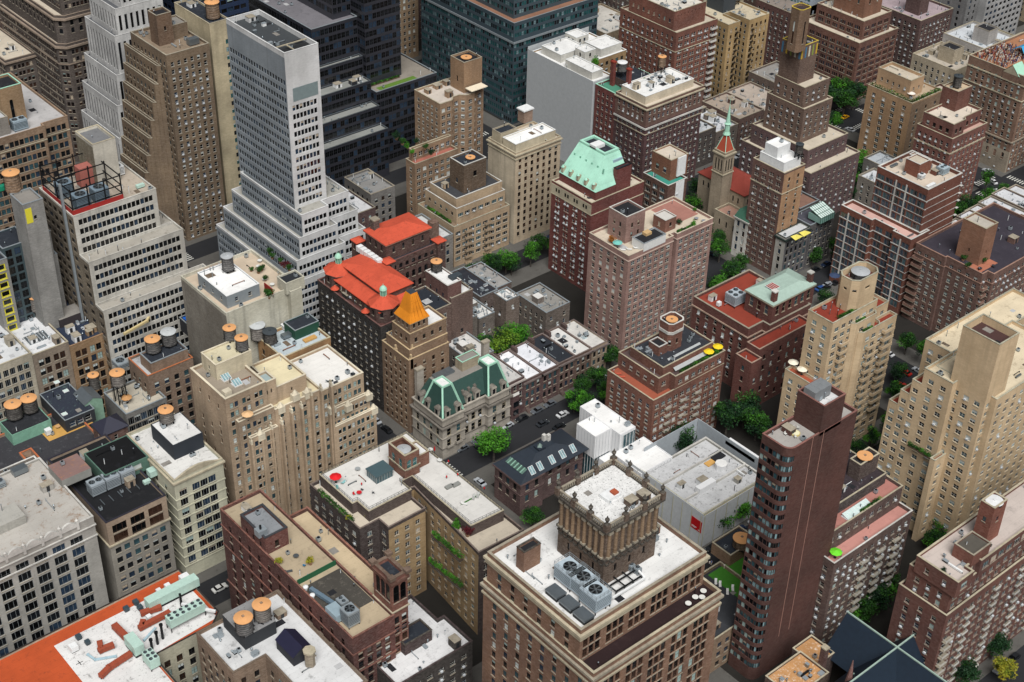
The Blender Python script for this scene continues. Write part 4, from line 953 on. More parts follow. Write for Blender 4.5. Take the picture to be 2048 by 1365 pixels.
q=(94,301.7,30);b.mass((q[0]-7,q[1]-1.5,q[0]+3.0,q[1]+5),zt,zt+2.6,wall('#b9b7ae',.1,.2),roofm('#a9a7a0','#6a6a66',.4),None,F(4,4.5,1.0,1.2,'dark',t=.7),par=None,name='roof_house')
hvac(98,317.9,zt,2.2,2.2,1.7,'grey condenser by the stained roof at the left edge',group='condensers on the scalloped loft roof');simple_box(104.4,320,zt,4,2.4,1.6,'tangle of grey duct boxes on the stained loft roof',METAL)
clutter(b,70,300,105,340,zt,14,11)
b=Bld('loft_building','loft with a tar-black roof crossed by white parapets, behind the scalloped loft');b.mass((60,322.1,112.5,329.9),0,31,wall('#9a8f84',.14,.18),TAR,None,None,par=(.8,.35),cap=WHITE_ST);clutter(b,64,323,110,329,31,14,401)
b=Bld('loft_building','grey stone loft building with brown brick top storeys and a black roof')
x0,y0,x1,y1=(114.1,291,134.7,346)
b.mass((x0+.1,291,132,325),0,24.4,wall('#aaa498',.08,.12),None,None,F(3.45,6.2,1.5,1.8,'dark',m=.8,t=1.5,grp=2,gap=.9,n=3),par=None)
b.mass((x0+.1,291,132,325),24.4,32,wall('#b79f86',.1,.12),roofm('#1e1f22','#3a3a3c',.4),None,F(3.3,6.0,3.7,2.5,'brownt',m=.9,t=1.1,n=3,zb=.3),par=(.8,.4),cap=plain('#2c2b36',.7,name='coping'),name='upper_wall',bands=[(24.3,.45,.4,LIME)])
zd=32
bb=(121.6,304.6,134.7,316.8)
b.mass(bb,zd,36.2,plain('#5a7a6c',.75,name='green_sheet',var=.2),roofm('#121315','#2a2a30',.4),None,F(5,3.2,2.4,1.6,'white',t=1.0,cols=[-3.5,-6.5]),par=(.12,.3),name='roof_house')
for i in range(3):
    c=(122.9,304.5,30);hvac(c[0]-4.3+4.4*i,c[1]+.4*0,zd,4.0,3.4,3.4,'large louvred grey chiller with two fans on the black roof, ' +('left of three joined units','middle of three joined units','right of three joined units')[i],2,1,plain('#aab4bb',.45,.3,name='steel'),fr=.42,leg=.6,group='joined chillers on the black roof')
simple_box(133.7,301.5,zd,2.2,2.2,1.9,'pale green roof unit right of the big chillers',MINT);simple_box(130.9,299.4,zd,2.0,1.2,.9,'low pale green roof unit near the black parapet',MINT)
m=MB()
for k in range(6):c=(123.7,300.5,30);m=MB();m.bar((c[0]-6+2.6*k,c[1]-2.2,zd+.35),(c[0]-6+2.6*k,c[1]+.6,zd+.35),.22,METAL);b.part('dunnage_beam',m)
b=Bld('loft_building','cream and green loft building with a curved pediment and a tan-lidded tank')
x0,y0,x1,y1=(134.5,291,150.1,346)
GC=wall('#cfcdb2',.07,.1)
zg=35.6
b.mass((x0+.3,291,150,317),0,zg,GC,roofm('#d9d8d4','#6a6862',.5,.2),F(3.3,5,1.4,1.9,'dark',m=3,t=4,skip=.4),F(3.5,3,2.3,2.4,'loft',m=.6,t=3.2,cols=[2.4,6.4,8.9,11.4,-1.9],zb=3),par=(.8,.4),cap=LIME,bands=[(zg-.5,.5,.5,LIME)]+[(zg-2.95-3.5*k,.35,.18,GC) for k in range(1,9)])
m=MB();n=12;pts=[(x0+1+(148.5-x0-1)*i/n,zg+.95+1.7*math.sin(math.pi*i/n)) for i in range(n+1)]
for (a,za),(d,zb) in zip(pts[:-1],pts[1:]):
    for yy in (290.9,291.5):m.face([(a,yy,zg+.94),(d,yy,zg+.94),(d,yy,zb),(a,yy,za)],LIME)
    m.face([(a,290.9,za),(d,290.9,zb),(d,291.5,zb),(a,291.5,za)],LIME)
b.part('pediment',m)
bb=(139.9,299.4,149.2,311.6)
b.mass(bb,zg,40.6,plain('#2a3038',.8,name='dark_cladding'),roofm('#e0e0de','#57544f',.45),None,None,par=(.15,.2),name='roof_house')
tank(143.8,309.2,40.6,2.0,3.6,'pale wooden tank with tan lid on a steel frame above the cream loft','tan','pale',1.2)
clutter(b,x0+2,300,148,312,zg,6,12)
b=Bld('loft_building','low brown loft with a grey roof between the cream loft and the deco block');b.mass((140.2,317.2,153.8,336),0,20,wall('#8d7460',.16,.18),roofm('#5a5854','#a9a7a4',.5),None,F(3.2,3,1.3,1.8,'dark',t=2),par=(.7,.3),cap=STONE);clutter(b,142,319,152,334,20,8,402)
# brick house with the hipped slate roof behind the black roof
b=Bld('roof_house','small brick house with a dark hipped slate roof among the lofts')
hq=(132.1,327.1,139.7,333.8);x0,y0,x1,y1=hq
b.mass(hq,0,31,wall('#8a5e50',.2,.3),None,F(4,3,1.0,1.8,'white',t=1.5),F(4,4,1.1,1.8,'white',t=1.5,n=1),par=None)
m=MB();hiproof(m,x0,y0,x1,y1,31,2.8,plain('#2c2d3c',.6,name='slate',var=.1));b.part('roof',m)
# ------------------------------------------------------------------ Madison to Park, 36th to 37th: mansion, white cubes, scaffolded library
SLATE=plain('#2a323c',.55,name='slate',var=.15);BRS=wall('#7d5c5a',.14,.12,'#654848')
b=Bld('mansion','brownstone mansion with a dark slate hipped roof and rows of skylights')
jx0,jy0,jx1,jy1=(225.2,251.8,251.7,263.7)
b.mass([(jx0,jy0),(jx0+9,jy0),(jx0+10.5,jy0+1.5),(jx1,jy0+1.5),(jx1,jy1),(jx0,jy1)],0,13,BRS,None,F(4.2,3.6,1.5,2.4,'dark',m=1,t=1.4),F(4.2,3.2,1.4,2.4,'dark',m=.8,t=1.4),par=None,bands=[(12.4,.7,.55,wall('#8a6a66',.1,.1)),(8.3,.3,.2,BRS)])
m=MB();hiproof(m,jx0,jy0,jx1,jy1,13.1,4.2,SLATE,.5,ridge=.36);b.part('roof',m)
def on_roof(u,v):return (jx0+(jx1-jx0)*u,jy0+(jy1-jy0)*v)
for k,(u,v) in enumerate(((.2,.1),(.32,.1),(.5,.1),(.66,.1),(.82,.1))):
    x,y=on_roof(u,v);m=MB();s=4.2/((jy1-jy0+1)*.36);z=13.1+(y-jy0+.5)*s+.12
    m.face([(x-.8,y-.9,z-.9*s),(x+.8,y-.9,z-.9*s),(x+.8,y+.9,z+.9*s),(x-.8,y+.9,z+.9*s)],G_SKY)
    for dx in (-.85,0,.85):m.bar((x+dx,y-.95,z-.95*s+.05),(x+dx,y+.95,z+.95*s+.05),.12,WHITEP)
    for dy in (-.95,.95):m.bar((x-.9,y+dy,z+dy*s+.05),(x+.9,y+dy,z+dy*s+.05),.12,WHITEP)
    b.part('skylight',m)
for k in range(5):
    x,y=on_roof(.12,.25+.12*k);s=4.2/((jx1-jx0+1)*.36);z=13.1+(x-jx0+.5)*s+.12;m=MB();m.face([(x-1,y-1,z-s),(x+1,y-1,z+s),(x+1,y+1,z+s),(x-1,y+1,z-s)],plain('#5f7a70',.3,name='skylight_glass'));m.bar((x-1,y,z-s+.05),(x+1,y,z+s+.05),.12,COPPER);b.part('skylight',m)
m=MB();x,y=on_roof(.45,.45);m.box(x-1.3,y-1.3,17.2,x+1.3,y+1.3,18,SLATE);m.cyl(x,y,18,19,1.0,.2,4,plain('#7b8f88',.4,name='skylight_glass'));b.part('lantern',m)
for x,y in (on_roof(.62,.55),on_roof(.58,.62)):m=MB();m.box(x-.5,y-.5,16,x+.5,y+.5,19.5,WHITE_ST);b.part('chimney',m)
CW=plain('#e6e7e8',.5,name='white_panel',var=.04)
def cube(name,label,box,z0,z1,glass_to=None):
    b=Bld(name,label);x0,y0,x1,y1=box
    b.mass((x0,y0,x1,y1),z0,z1,CW,WHITE_C,None,None,par=(.25,.25))
    m=MB()
    for k in range(int((x1-x0)/1.3)):m.box(x0+.6+1.3*k,y0-.06,z0+.2,x0+.68+1.3*k,y0-.005,z1-.2,plain('#b5b9bb',.6,name='panel_joint'))
    for k in range(int((y1-y0)/1.3)):m.box(x0-.06,y0+.6+1.3*k,z0+.2,x0-.005,y0+.68+1.3*k,z1-.2,plain('#b5b9bb',.6,name='panel_joint'))
    b.part('panel_rib',m)
    if glass_to is not None:
        g=MB();g.box(x0+.3,y0+.3,glass_to,x1-.3,y1-.3,z0-.01,G_TEAL)
        for k in range(int((x1-x0)/1.2)):g.box(x0+.5+1.2*k,y0+.2,glass_to,x0+.62+1.2*k,y0+.29,z0-.01,WHITEP)
        for k in range(int((y1-y0)/1.2)):g.box(x0+.2,y0+.5+1.2*k,glass_to,x0+.29,y0+.62+1.2*k,z0-.01,WHITEP)
        b.part('glazing',g)
    return b
ca=(253,249.8,259.8,258.1);cube('museum_pavilion','white panelled museum cube standing on a glass base',ca,9.5,18,0)
cb=(259.9,245.9,266.2,264.1);B2_=cube('museum_pavilion','white flat museum block with a glazed end behind the white cube',(259.8,cb[1],cb[2],cb[3]),0,17.8)
g=MB();g.box(cb[0]+1,cb[1]-.12,9,cb[2]-.2,cb[1]-.03,17,G_TEAL)
for k in range(4):g.box(cb[0]+1+1.4*k,cb[1]-.2,9,cb[0]+1.15+1.4*k,cb[1]-.13,17,WHITEP)
B2_.part('glazing',g);clutter(B2_,cb[0],cb[1]+2,cb[2]-1,cb[1]+7,18,2,5)
cc=(257,233.4,270.2,245.9);b=cube('museum_pavilion','big white museum hall with vertical fins on its south wall',cc,0,12)
m=MB()
for k in range(int((cc[2]-cc[0])/.9)):m.box(cc[0]+.4+.9*k,cc[1]-.4,2,cc[0]+.55+.9*k,cc[1]-.07,11,WHITEP)
b.part('fin',m);m=MB();m.box(cc[0]+.2,cc[1]-.055,2,cc[2]-.2,cc[1]-.01,11,G_DARK);b.part('glazing',m)
cube('museum_link','low white roofed glass link between the museum cubes',(255,cc[3]+.05,cc[2]-1,ca[1]-.05),0,8.8)
# library wrapped in scaffold sheeting
b=Bld('library','stone library under repair, wrapped in pale sheeting with scaffold round its grey roof')
lx0,ly0,lx1,ly1=(257.3,208.2,285.6,234.6)
SHEET=plain('#c9cdcf',.8,name='scaffold_sheet',var=.12)
b.mass((lx0+1.2,ly0+1.2,285.6,ly1-.5),0,11,wall('#b9b6ac',.1,.15),roofm('#c9cacb','#4a4a4a',.8,.25),None,None,par=(.7,.5),cap=WHITE_ST)
m=MB();m.box(lx0,ly0,0,lx0+.15,ly1+6,13.2,SHEET);b.part('sheeting',m);m=MB();m.box(lx0+.16,ly0,0,285.6,ly0+.15,12.4,SHEET);b.part('sheeting',m)
m=MB();m.box(lx0+8,ly1+6,4,288.6,ly1+6.15,13.5,plain('#aeb6bc',.8,name='scaffold_sheet'));b.part('sheeting',m);m=MB();m.box(288.6,ly0+4,4,288.8,ly1+5.9,13.5,plain('#aeb6bc',.8,name='scaffold_sheet'));b.part('sheeting',m)
sf=MB()
for k in range(8):
    y=ly0+.5+(ly1-ly0)*k/7
    for xx in (lx0-.25,lx0+1.0):sf.bar((xx,y,0),(xx,y,12.6),.09,plain('#c9c49a',.6,name='scaffold_tube'))
for k in range(7):
    x=lx0+.5+(lx1-lx0)*k/6
    for yy in (ly0-.25,ly0+1.0):sf.bar((x,yy,0),(x,yy,12.6),.09,plain('#c9c49a',.6,name='scaffold_tube'))
for z in (11.6,12.5):
    sf.bar((lx0+1.0,ly0,z),(lx0+1.0,ly1,z),.09,plain('#c9c49a',.6,name='scaffold_tube'));sf.bar((lx0,ly0+1.0,z),(lx1,ly0+1.0,z),.09,plain('#c9c49a',.6,name='scaffold_tube'))
sf.box(lx0+.2,ly0+.2,11.2,lx0+1.1,ly1,11.3,plain('#9a8a6a',.8,name='plank'));sf.box(lx0+1.1,ly0+.2,11.2,lx1,ly0+1.1,11.3,plain('#9a8a6a',.8,name='plank'))
b.part('scaffold',sf)
q=(278.8,221.3,11);m=MB();m.prism(arcpoly(q[0],q[1],1.9,8),11,13,CW,WHITE_C);b.part('cupola',m)
q=(268,217.5,11);m=MB();m.box(q[0]-3.4,q[1]-1,11,q[0]+3.4,q[1]+1,13.2,CW);b.part('site_hut',m)
q=(289.7,222.6,11);m=MB();m.box(q[0]-1.1,q[1]-6,11,q[0]+1.1,q[1]+6,12.3,CW);b.part('roof_monitor',m)
q=(278.2,224.9,11);m=MB();m.box(q[0]-2,q[1]-1,11,q[0]+1.2,q[1]+1,11.4,plain('#d8a860',.8,name='plywood'));b.part('plywood_stack',m)
q=(281.9,225.8,11);m=MB();m.box(q[0]-2.2,q[1]-1.6,11,q[0]+2.2,q[1]+1.6,11.5,TAR);b.part('roof_hatch',m)
for v in (.35,.7):m=MB();y=ly0+(ly1-ly0)*v;m.box(lx0+1.7,y-.2,11,lx1,y+.2,11.9,WHITE_ST);b.part('parapet',m)
sg=empty('banner',(lx0-.05,ly0+2.9,9),'square red banner hung on the pale scaffold sheeting','banner')
m=MB();m.box(lx0-.12,ly0+.1,6.0,lx0-.04,ly0+4.3,10.1,REDP,nobot=False);m.build('cloth',sg)
tx=MB()
for k,(w,y_,z) in enumerate(((2.0,3.9,6.95),(1.7,3.9,6.55),(.9,1.3,6.5))):
    for i in range(int(w/.2)):tx.box(lx0-.14,ly0+y_-.2*i-.14,z,lx0-.121,ly0+y_-.2*i,z+.22+.06*(i % 3 ==0),WHITEP,nobot=False)
tx.build('lettering',sg)
# brick apartment house with terraces and an octagonal tank tower
BK=wall('#9a5c44',.14,.1,'#7d4a3c')
b=Bld('apartment_house','mid-height red-brown brick apartment house with a tan-lidded tank in its roof tower')
x0,y0,x1,y1=(271.9,244.8,303.1,263.6)
fb=F(2.95,3.0,1.3,1.5,'white',m=.8,t=1.6);fs=F(2.95,2.7,1.5,1.5,'whitep',m=.5,t=1.5)
x2,y2,xx2,yy2=(276.2,245.7,298.8,259.7)
b.mass((x0,y0,x1,y1+1.5),0,25,BK,roofm('#a35a44','#6d4a3f',.4),fb,fs,par=(.9,.3),cap=LIME)
b.mass([(x2,y0+2.5),(x0+9,y0+2.5),(x0+9,y0+.05),(x1,y0+.05),(x1,y1+1.5),(x2,y1+1.5)],25,30,BK,roofm('#5a4a48','#8a7a70',.4),F(2.95,3.0,1.3,1.5,'white',t=1.2),F(2.95,2.7,1.5,1.5,'whitep',t=1.2),par=(.8,.3),cap=LIME,name='upper_wall')
x3,y3,xx3,yy3=(278.4,247.9,300.5,262.2)
b.mass((x3,y3,min(xx3,x1-1),yy3),30,33,BK,roofm('#33363c','#5a5a60',.4),F(3,4,2.2,1.6,'whitet',t=.8),F(3,4,2.4,1.6,'whitet',t=.8),par=(.5,.3),cap=LIME,name='penthouse_wall')
tq=(286,253.1,292.5,258.9)
tx0,ty0,tx1,ty1=tq;c=1.1
b.mass([(tx0+c,ty0),(tx1-c,ty0),(tx1,ty0+c),(tx1,ty1-c),(tx1-c,ty1),(tx0+c,ty1),(tx0,ty1-c),(tx0,ty0+c)],33,42,BK,TAR,F(14,4,.9,1.7,'brown',t=5,last=1,m=.3),F(14,4,.9,1.7,'brown',t=5,last=1,m=.3),par=(.9,.35),cap=WHITE_ST,name='tank_tower',bands=[(39.2,1.0,.22,WHITE_ST)])
tank((tx0+tx1)/2,(ty0+ty1)/2,42,min(tx1-tx0,ty1-ty0)*.3,.55,'tan tank lid showing inside the white-trimmed brick tower','tan','pale',.0,flat=.1)
m=MB();g0=(282.9,247.1,30);g1=(297.2,247.6,30);m.face([(g0[0],g0[1]-.3,30.9),(g1[0],g0[1]-.3,30.9),(g1[0],g0[1]+3.6,33.4),(g0[0],g0[1]+3.6,33.4)],plain('#b9bdbd',.4,.2,name='zinc'));b.part('glasshouse_roof',m)
b.mass((tx0-4,ty0+.5,tx0-.3,ty0+5),33,36,BK,TAR,None,None,par=(.4,.3),cap=WHITE_ST,name='roof_house')
clutter(b,x3+1,y3+1,x3+5,yy3-2,33,7,21)
umbrella(301.5,246.7,30,'yellow parasol on the brick terrace, upper of two','#e8c820','yellow parasols');umbrella(297.3,246.6,30,'yellow parasol on the brick terrace, lower of two','#e8c820','yellow parasols')
shrub(300.5,245.8,30,1.2,'bright green shrub below the yellow parasols','bright');hedge(x0+12,y0+1.0,x1-1,y0+1.0,30,.9,1.2,'green planting along the south terrace of the brick house')
for i,q in enumerate(((273.8,262.3,25),(273.6,260.3,25))):lounger(q[0],q[1],25,('red lounger on the brick terrace, farther one','red lounger on the brick terrace, nearer one')[i],'red loungers','#c05a44',1.0)
balconies(b,((x0,y0),(x1,y0)),[6.5,13.0,19.5],[25-2.95*k-1.8 for k in range(1,7)],2.4,.9,None,FR_W,STONE,solid=False)
# club house with the pale green roof, dark red brick
RC=wall('#8a4a3e',.12,.1,'#6d3c36')
b=Bld('club_house','dark red brick club house with a pale green metal roof and a big rooftop chiller')
x0,y0,x1,y1=(323.4,249.8,350.9,275.6)
b.mass([(x0,y0+3),(x0+7,y0+3),(x0+7,y0),(x1,y0),(x1,y1+2),(x0,y1+2)],0,25,RC,roofm('#8f3f30','#6a332a',.2),F(3.4,3.8,1.2,1.9,'white',t=2.6),F(3.4,3.8,1.2,1.9,'white',t=2.6),par=(1.0,.5),cap=STONE,bands=[(22.4,.45,.35,wall('#c0a08a',.1,.1))])
x2,y2,xx2,yy2=(331.9,250.8,352.7,262.5)
b.mass((x2,y2,xx2,min(yy2,y1+1.9)),25,33,RC,None,F(9,3.2,1.6,3.4,'archw',t=1.5,last=1),F(9,3.2,1.6,3.4,'archw',t=1.5,last=1),par=None,bands=[(32.3,.5,.4,LIME)],name='upper_wall')
m=MB();hiproof(m,x2,y2,xx2,min(yy2,y1+1.9),33,1.8,plain('#a9c0b4',.6,.1,name='pale_copper'),.4,ridge=.25);b.part('metal_roof',m)
skylight(b,x2+4,y2+4,x2+7.5,y2+7.5,34.85,.3,plain('#9a4a3f',.5,name='skylight_glass'))
for q in ((xx2-1.2,y2+1.5),(x2+1.5,y2+1.2)):m=MB();m.box(q[0]-.8,q[1]-.8,25.1,q[0]+.8,q[1]+.8,37,RC);m.box(q[0]-.95,q[1]-.95,37,q[0]+.95,q[1]+.95,37.4,WHITE_ST);b.part('chimney',m)
hvac(332.2,267.1,25,5.0,4.6,3.6,'big white-grey chiller with four fans on the red club roof',2,2,plain('#b9c4cc',.5,.2,name='unit_paint'),leg=.8)
simple_box(326.9,269.3,25,1.4,1.2,1.4,'small white roof unit left of the club chiller',WHITEP)
b.mass((319.45,244.2,345,249.6),0,23.5,RC,REDR,None,F(4.2,3.6,1.2,1.9,'dark',t=2.4),par=(.8,.35),cap=wall('#c0a08a',.1,.1),name='wing_wall')
b=Bld('brick_building','narrow dark red brick wing with grouped windows below the club house')
x0,y0,x1,y1=(314.6,242.8,319.4,252.9)
b.mass((x0,y0,x1,249.7),0,21,RC,REDR,F(4.2,3.0,1.1,1.9,'dark',t=2.0),F(4.2,3,1.2,2,'dark',t=2,skip=.5),par=(.8,.35),cap=wall('#c0a08a',.1,.1))
# cream stepped apartment tower
YL=wall('#dcc096',.06,.08,'#cdae84')
def yl(*a,**k):return F(3.0,3.3,1.5,1.4,'creamp',m=.8,t=1.5,**k)
b=Bld('apartment_tower','cream stepped apartment tower with a steel tank inside its chamfered top')
wx0,wy0,wx1,wy1=(308.1,209,320.1,224.9)
bx0,by0,bx1,by1=(311.6,213,338.4,222.4)
tx0,ty0,tx1,ty1=(320.7,213.5,332.6,220.9)
za,zb_,zt=31.8,53.5,63.9
b.mass((wx0,wy0,bx0-.02,224.9),0,za,YL,roofm('#a8583f','#7d4a3c',.3),yl(),yl(),par=(1.0,.3),cap=CRM)
for k,(dx,dz,dy) in enumerate(((21,0,0),)):
    if k ==0:b.mass((bx0,by0,bx0+dx,by1),0,zb_,YL,REDR,yl(),F(3.0,3.3,1.8,1.5,'creamp',m=.8,t=1.5),par=(.9,.3),cap=CRM)
b.mass((bx0+21.5,by0-1.4,bx0+31,by0+1.48),0,zb_-9,YL,REDR,yl(),F(3.0,3.4,2.4,1.6,'creamp',m=.5,t=1.5),par=(.9,.3),cap=CRM,name='step_wall')
b.mass((bx0+21.02,by0+1.5,bx0+29.5,by1),0,zb_-5,YL,REDR,yl(),yl(),par=(.9,.3),cap=CRM,name='step_wall')
c=1.8
b.mass([(tx0+c,ty0),(tx1-c,ty0),(tx1,ty0+c),(tx1,ty1-c),(tx1-c,ty1),(tx0+c,ty1),(tx0,ty1-c),(tx0,ty0+c)],zb_,zt-1.5,YL,plain('#6a4038',.8,name='inner_roof'),F(30,4.5,1.2,.9,'slim',t=1,last=1,m=.2,n=1),F(30,3.0,2.2,1.0,'slim',t=1,last=1,m=.2,n=1),par=(2.2,.35),cap=CRM,name='tank_tower')
tank((tx0+tx1)/2+.5,(ty0+ty1)/2,zt-1.5,2.6,1.6,'grey ribbed steel tank inside the chamfered cream tower top','steel','grey',.4)
balconies(b,((bx0,by0),(bx1,by0)),[6],[zb_-3*k-2.8 for k in range(2,14)],3.6,1.4,YL,None,STONE);balconies(b,((bx0+21.5,by0-1.4),(bx0+31,by0-1.4)),[5],[zb_-9-3*k-2.8 for k in range(0,11)],5,1.4,YL,None,STONE);balconies(b,((bx0+11.5,by0-2.9),(bx0+21.4,by0-2.9)),[5],[zb_-7.2-3*k-2.8 for k in range(1,12)],4,1.3,YL,None,STONE)
umbrella(311.5,224.7,za,'white parasol on the lower red terrace of the cream tower, upper one','#e8e0cc','pale parasols on the cream tower');umbrella(310.9,220.6,za,'white parasol on the lower red terrace of the cream tower, lower one','#e8e0cc','pale parasols on the cream tower')
umbrella(331.2,228.8,zb_,'closed dark blue parasol on the red terrace of the cream tower','#3a4a6a')
hedge(bx0+4,by0+1,bx0+12,by0+1,zb_,.8,1.2,'green shrubs along a balcony of the cream stepped tower')
# cream tower at the right edge
YL2=wall('#dfc298',.05,.1,'#d0b287')
for k,(xa,xb,d,dz) in enumerate(((9,20.5,1.5,3.6),(11.5,21.4,2.9,7.2))):
    c_=1.2;b.mass([(bx0+xa,by0-.02),(bx0+xa,by0-d+c_),(bx0+xa+c_,by0-d),(bx0+xb-c_,by0-d),(bx0+xb,by0-d+c_),(bx0+xb,by0-.02)],0,zb_-dz,YL,REDR,yl(),F(3.0,3.3,1.8,1.5,'creamp',m=.8,t=1.5),par=(.9,.25),cap=CRM,name='step_wall')
    hedge(bx0+xa+2,by0-d+.8,bx0+xa+6,by0-d+.8,zb_-dz,.7,.9,('green plants on the upper bowed terrace of the cream stepped tower','green plants on the lower bowed terrace of the cream stepped tower')[k])
b=Bld('apartment_tower','broad cream apartment tower at the right edge with a square roof tower')
ux0,uy0,ux1,uy1=(312.5,171.4,327.5,180.9)
zu=55
def y2(**k):return F(3.0,3.6,1.6,1.4,'creamp',m=.7,t=1.6,**k)
b.mass((ux0,uy0,ux0+16,180.9),0,zu,YL2,CREAMR,y2(),y2(),par=(1.0,.35),cap=CRM)
b.mass((ux0+16.02,uy0+9,ux0+60,192),0,zu-3,YL2,CREAMR,y2(),y2(),par=(1.0,.35),cap=CRM,name='wall')
ex,ey=324.2,160.1
b.mass((ex-7,ey,ex+30,uy0+8.98),0,zu-1,YL2,CREAMR,y2(),y2(),par=(1.0,.35),cap=CRM)
rt=(314.7,161.9,323.9,173.7)
b.mass(rt,0,71,YL2,plain('#4a3230',.8,name='inner_roof'),F(3.0,3.6,1.6,1.4,'creamp',m=.7,t=18),F(3.0,3.0,1.5,1.4,'creamp',m=.5,t=18),par=(2.4,.35),cap=CRM,name='roof_tower')
lx0,ly0,lx1,ly1=(309.5,169.7,317.5,184.3)
b.mass((lx0,ly0,lx0+9,uy0-.02),0,30.1,YL2,REDR,y2(),y2(),par=(1.0,.35),cap=CRM,name='wing_wall')
for k,(dx,dz) in enumerate(((1.6,6),(3.2,12),(4.8,18))):
    b.mass((ux0+.1*k,180.9+3.1*k+.02,ux0+16,180.9+3.1*(k+1)),0,zu-5.5*(k+1),YL2,REDR,y2(),None,par=(.9,.3),cap=CRM,name='step_wall')
hedge(lx0+.8,ly0+10,lx0+.8,ly0+2,30.1,.8,1.4,'green plants along the lower terrace of the broad cream tower')
# terraced brown house behind the slab tower
BN=wall('#7f5f55',.16,.16,'#644a48')
b=Bld('apartment_house','brown brick apartment house with pink terraces, partly behind the dark red slab tower')
x0,y0,x1,y1=(253,159.8,286,183.8)
b.mass((x0,y0,x1,y0+24),0,31,BN,roofm('#c08a80','#8a5f58',.3),F(2.9,3,1.2,1.4,'white',t=1.5),F(2.9,2.9,1.3,1.4,'white',m=.6,t=1.5),par=(1.2,.3),cap=WHITE_ST)
b.mass((x0+1,y0+4.5,x1,y0+24),31,37,BN,roofm('#b07a70','#6d5550',.4),F(2.9,3,1.2,1.6,'whitep',t=1.2),F(2.9,3.2,1.6,1.6,'whitep',t=1.2),par=(1.0,.3),cap=LIME,name='upper_wall')
b.mass((x0+4,y0+9,x1-2,y0+24),37,40,wall('#5a4848',.2,.2),roofm('#3a3236','#8a7a80',.5),F(3,3,1.4,1.6,'whitep',t=.8),F(3,3,1.6,1.7,'whitep',t=.8),par=(.6,.3),cap=LIME,name='penthouse_wall')
q=(275.5,171.9,283.5,175.5)
b.mass(q,40,45,wall('#6a5048',.2,.2),TAR,None,None,par=(.7,.3),cap=LIME,name='tank_house')
tank(279.5,173.7,45,2.0,.8,'tan tank lid in a square brick tank house behind the slab tower','tan','tan',0,flat=.15)
skylight(b,x0+11,y0+5.2,x0+21,y0+7.8,37,.5,plain('#c9dcd8',.3,name='skylight_glass'),9,.7)
balconies(b,((x0,y0),(x1,y0)),[13,20,27],[31-2.9*k-2.6 for k in range(1,8)],3.0,1.1,None,FR_W,STONE,solid=False)
hedge(x0+16,y0+5.2,x0+24,y0+5.2,37,.8,1.3,'green shrubs on the terrace behind the slab tower');umbrella(256,161.9,31,'bright green parasol on the pink terrace beside the slab tower','#6ad02a')
# garden terrace and low house between the tan tower and the slab
b=Bld('town_house','low tan house with a roof lawn and a tan-lidded tank beside the slab tower')
gx0,gy0,gx1,gy1=224.0,174.5,246.0,192.0
b.mass((224,172.5,247,192),0,12,wall('#a9896a',.14,.1),roofm('#3a3c40','#55585c',.3),F(3.5,3,1.4,1.6,'dark',t=1.6),F(3.5,3,1.4,1.6,'dark',t=1.6),par=(1,.3),cap=LIME)
q=(247.2,191.2,12);m=MB();m.face([(q[0]-6,178,12.012),(q[0]+7,178,12.012),(q[0]+7,191,12.012),(q[0]-6,191,12.012)],plain('#3c7a22',.95,name='turf',var=.15));b.part('lawn',m)
q=(250.3,190.7,12);b.mass((q[0]-2,q[1]-1,q[0]+9,q[1]+6),12,15.5,wall('#b08a66',.12,.1),TARB,F(4,2.4,1.3,1.9,'dark',t=1.2),F(4,2.4,1.3,1.9,'dark',t=1.2),par=(.5,.3),cap=LIME,name='roof_house')
tank(253.8,190.9,15.5,2.3,2.6,'tan lidded tank above the roof lawn beside the slab tower','tan','tan',.4)
for i,q in enumerate(((240.7,187.6,12),(240.9,186.2,12),(240.3,182.9,12),(242.5,183,12))):lounger(q[0],q[1],12,'white lounger below the roof lawn','white loungers below the roof lawn',rz=-.8)
person(244.3,193.5,12,'person in a white shirt and dark trousers at the edge of the roof lawn','#e6e6e2','#23262c');person(244.9,193.3,12,'person in a blue shirt and pale trousers at the edge of the roof lawn','#4a6a9a','#c8c0b0',rz=2);person(246.6,190,12,'person in a white shirt and pale trousers out on the roof lawn','#e8e8e6','#d8d4c8',rz=1)
# church with the slate roof
b=Bld('church','dark slate-roofed church with pale ridges and a small pink stone spire')
rx,ry,rz_=251.1,136,22
m=MB();e=13
def gable(m,a,c,w,z0,z1,mat):
    a,c=Vector(a),Vector(c);d=(c-a).normalized();n_=Vector((-d.y,d.x))*w
    for s in (-1,1):
        m.face([(*(a+n_*s),z0),(*(c+n_*s),z0),(*c,z1),(*a,z1)],mat)
SL2=plain('#1b2836',.5,name='slate',var=.2)
gable(m,(rx,ry-26),(rx,ry+16),8,12,22,SL2);gable(m,(rx-34,ry),(rx+14,ry),7.4,12.4,21.95,SL2);b.part('roof',m)
RG=plain('#9fb5aa',.6,name='ridge_metal');m=MB();m.bar((rx,ry-26,22.1),(rx,ry+16,22.1),.35,RG);m.bar((rx-34,ry,22.0),(rx+14,ry,22.0),.35,RG);b.part('ridge_cap',m)
for k in range(7):
    for s in (-1,1):m=MB();x=rx-30+6*k;m.bar((x,ry+s*3.3,17.9),(x,ry+s*4.9,15.8),.3,RG) if x <rx-6 or x >rx+6 else m.bar((rx+s*3,ry-9,18.4),(rx+s*5,ry-9,15.9),.3,RG);b.part('snow_rail',m)
b.mass((rx-33.5,ry-7,rx+13.5,ry+7),0,12.2,wall('#6a5a4e',.2,.2),None,F(9,4,1.4,5,'arch',t=2,last=1),F(9,4,1.4,5,'arch',t=2,last=1),par=None)
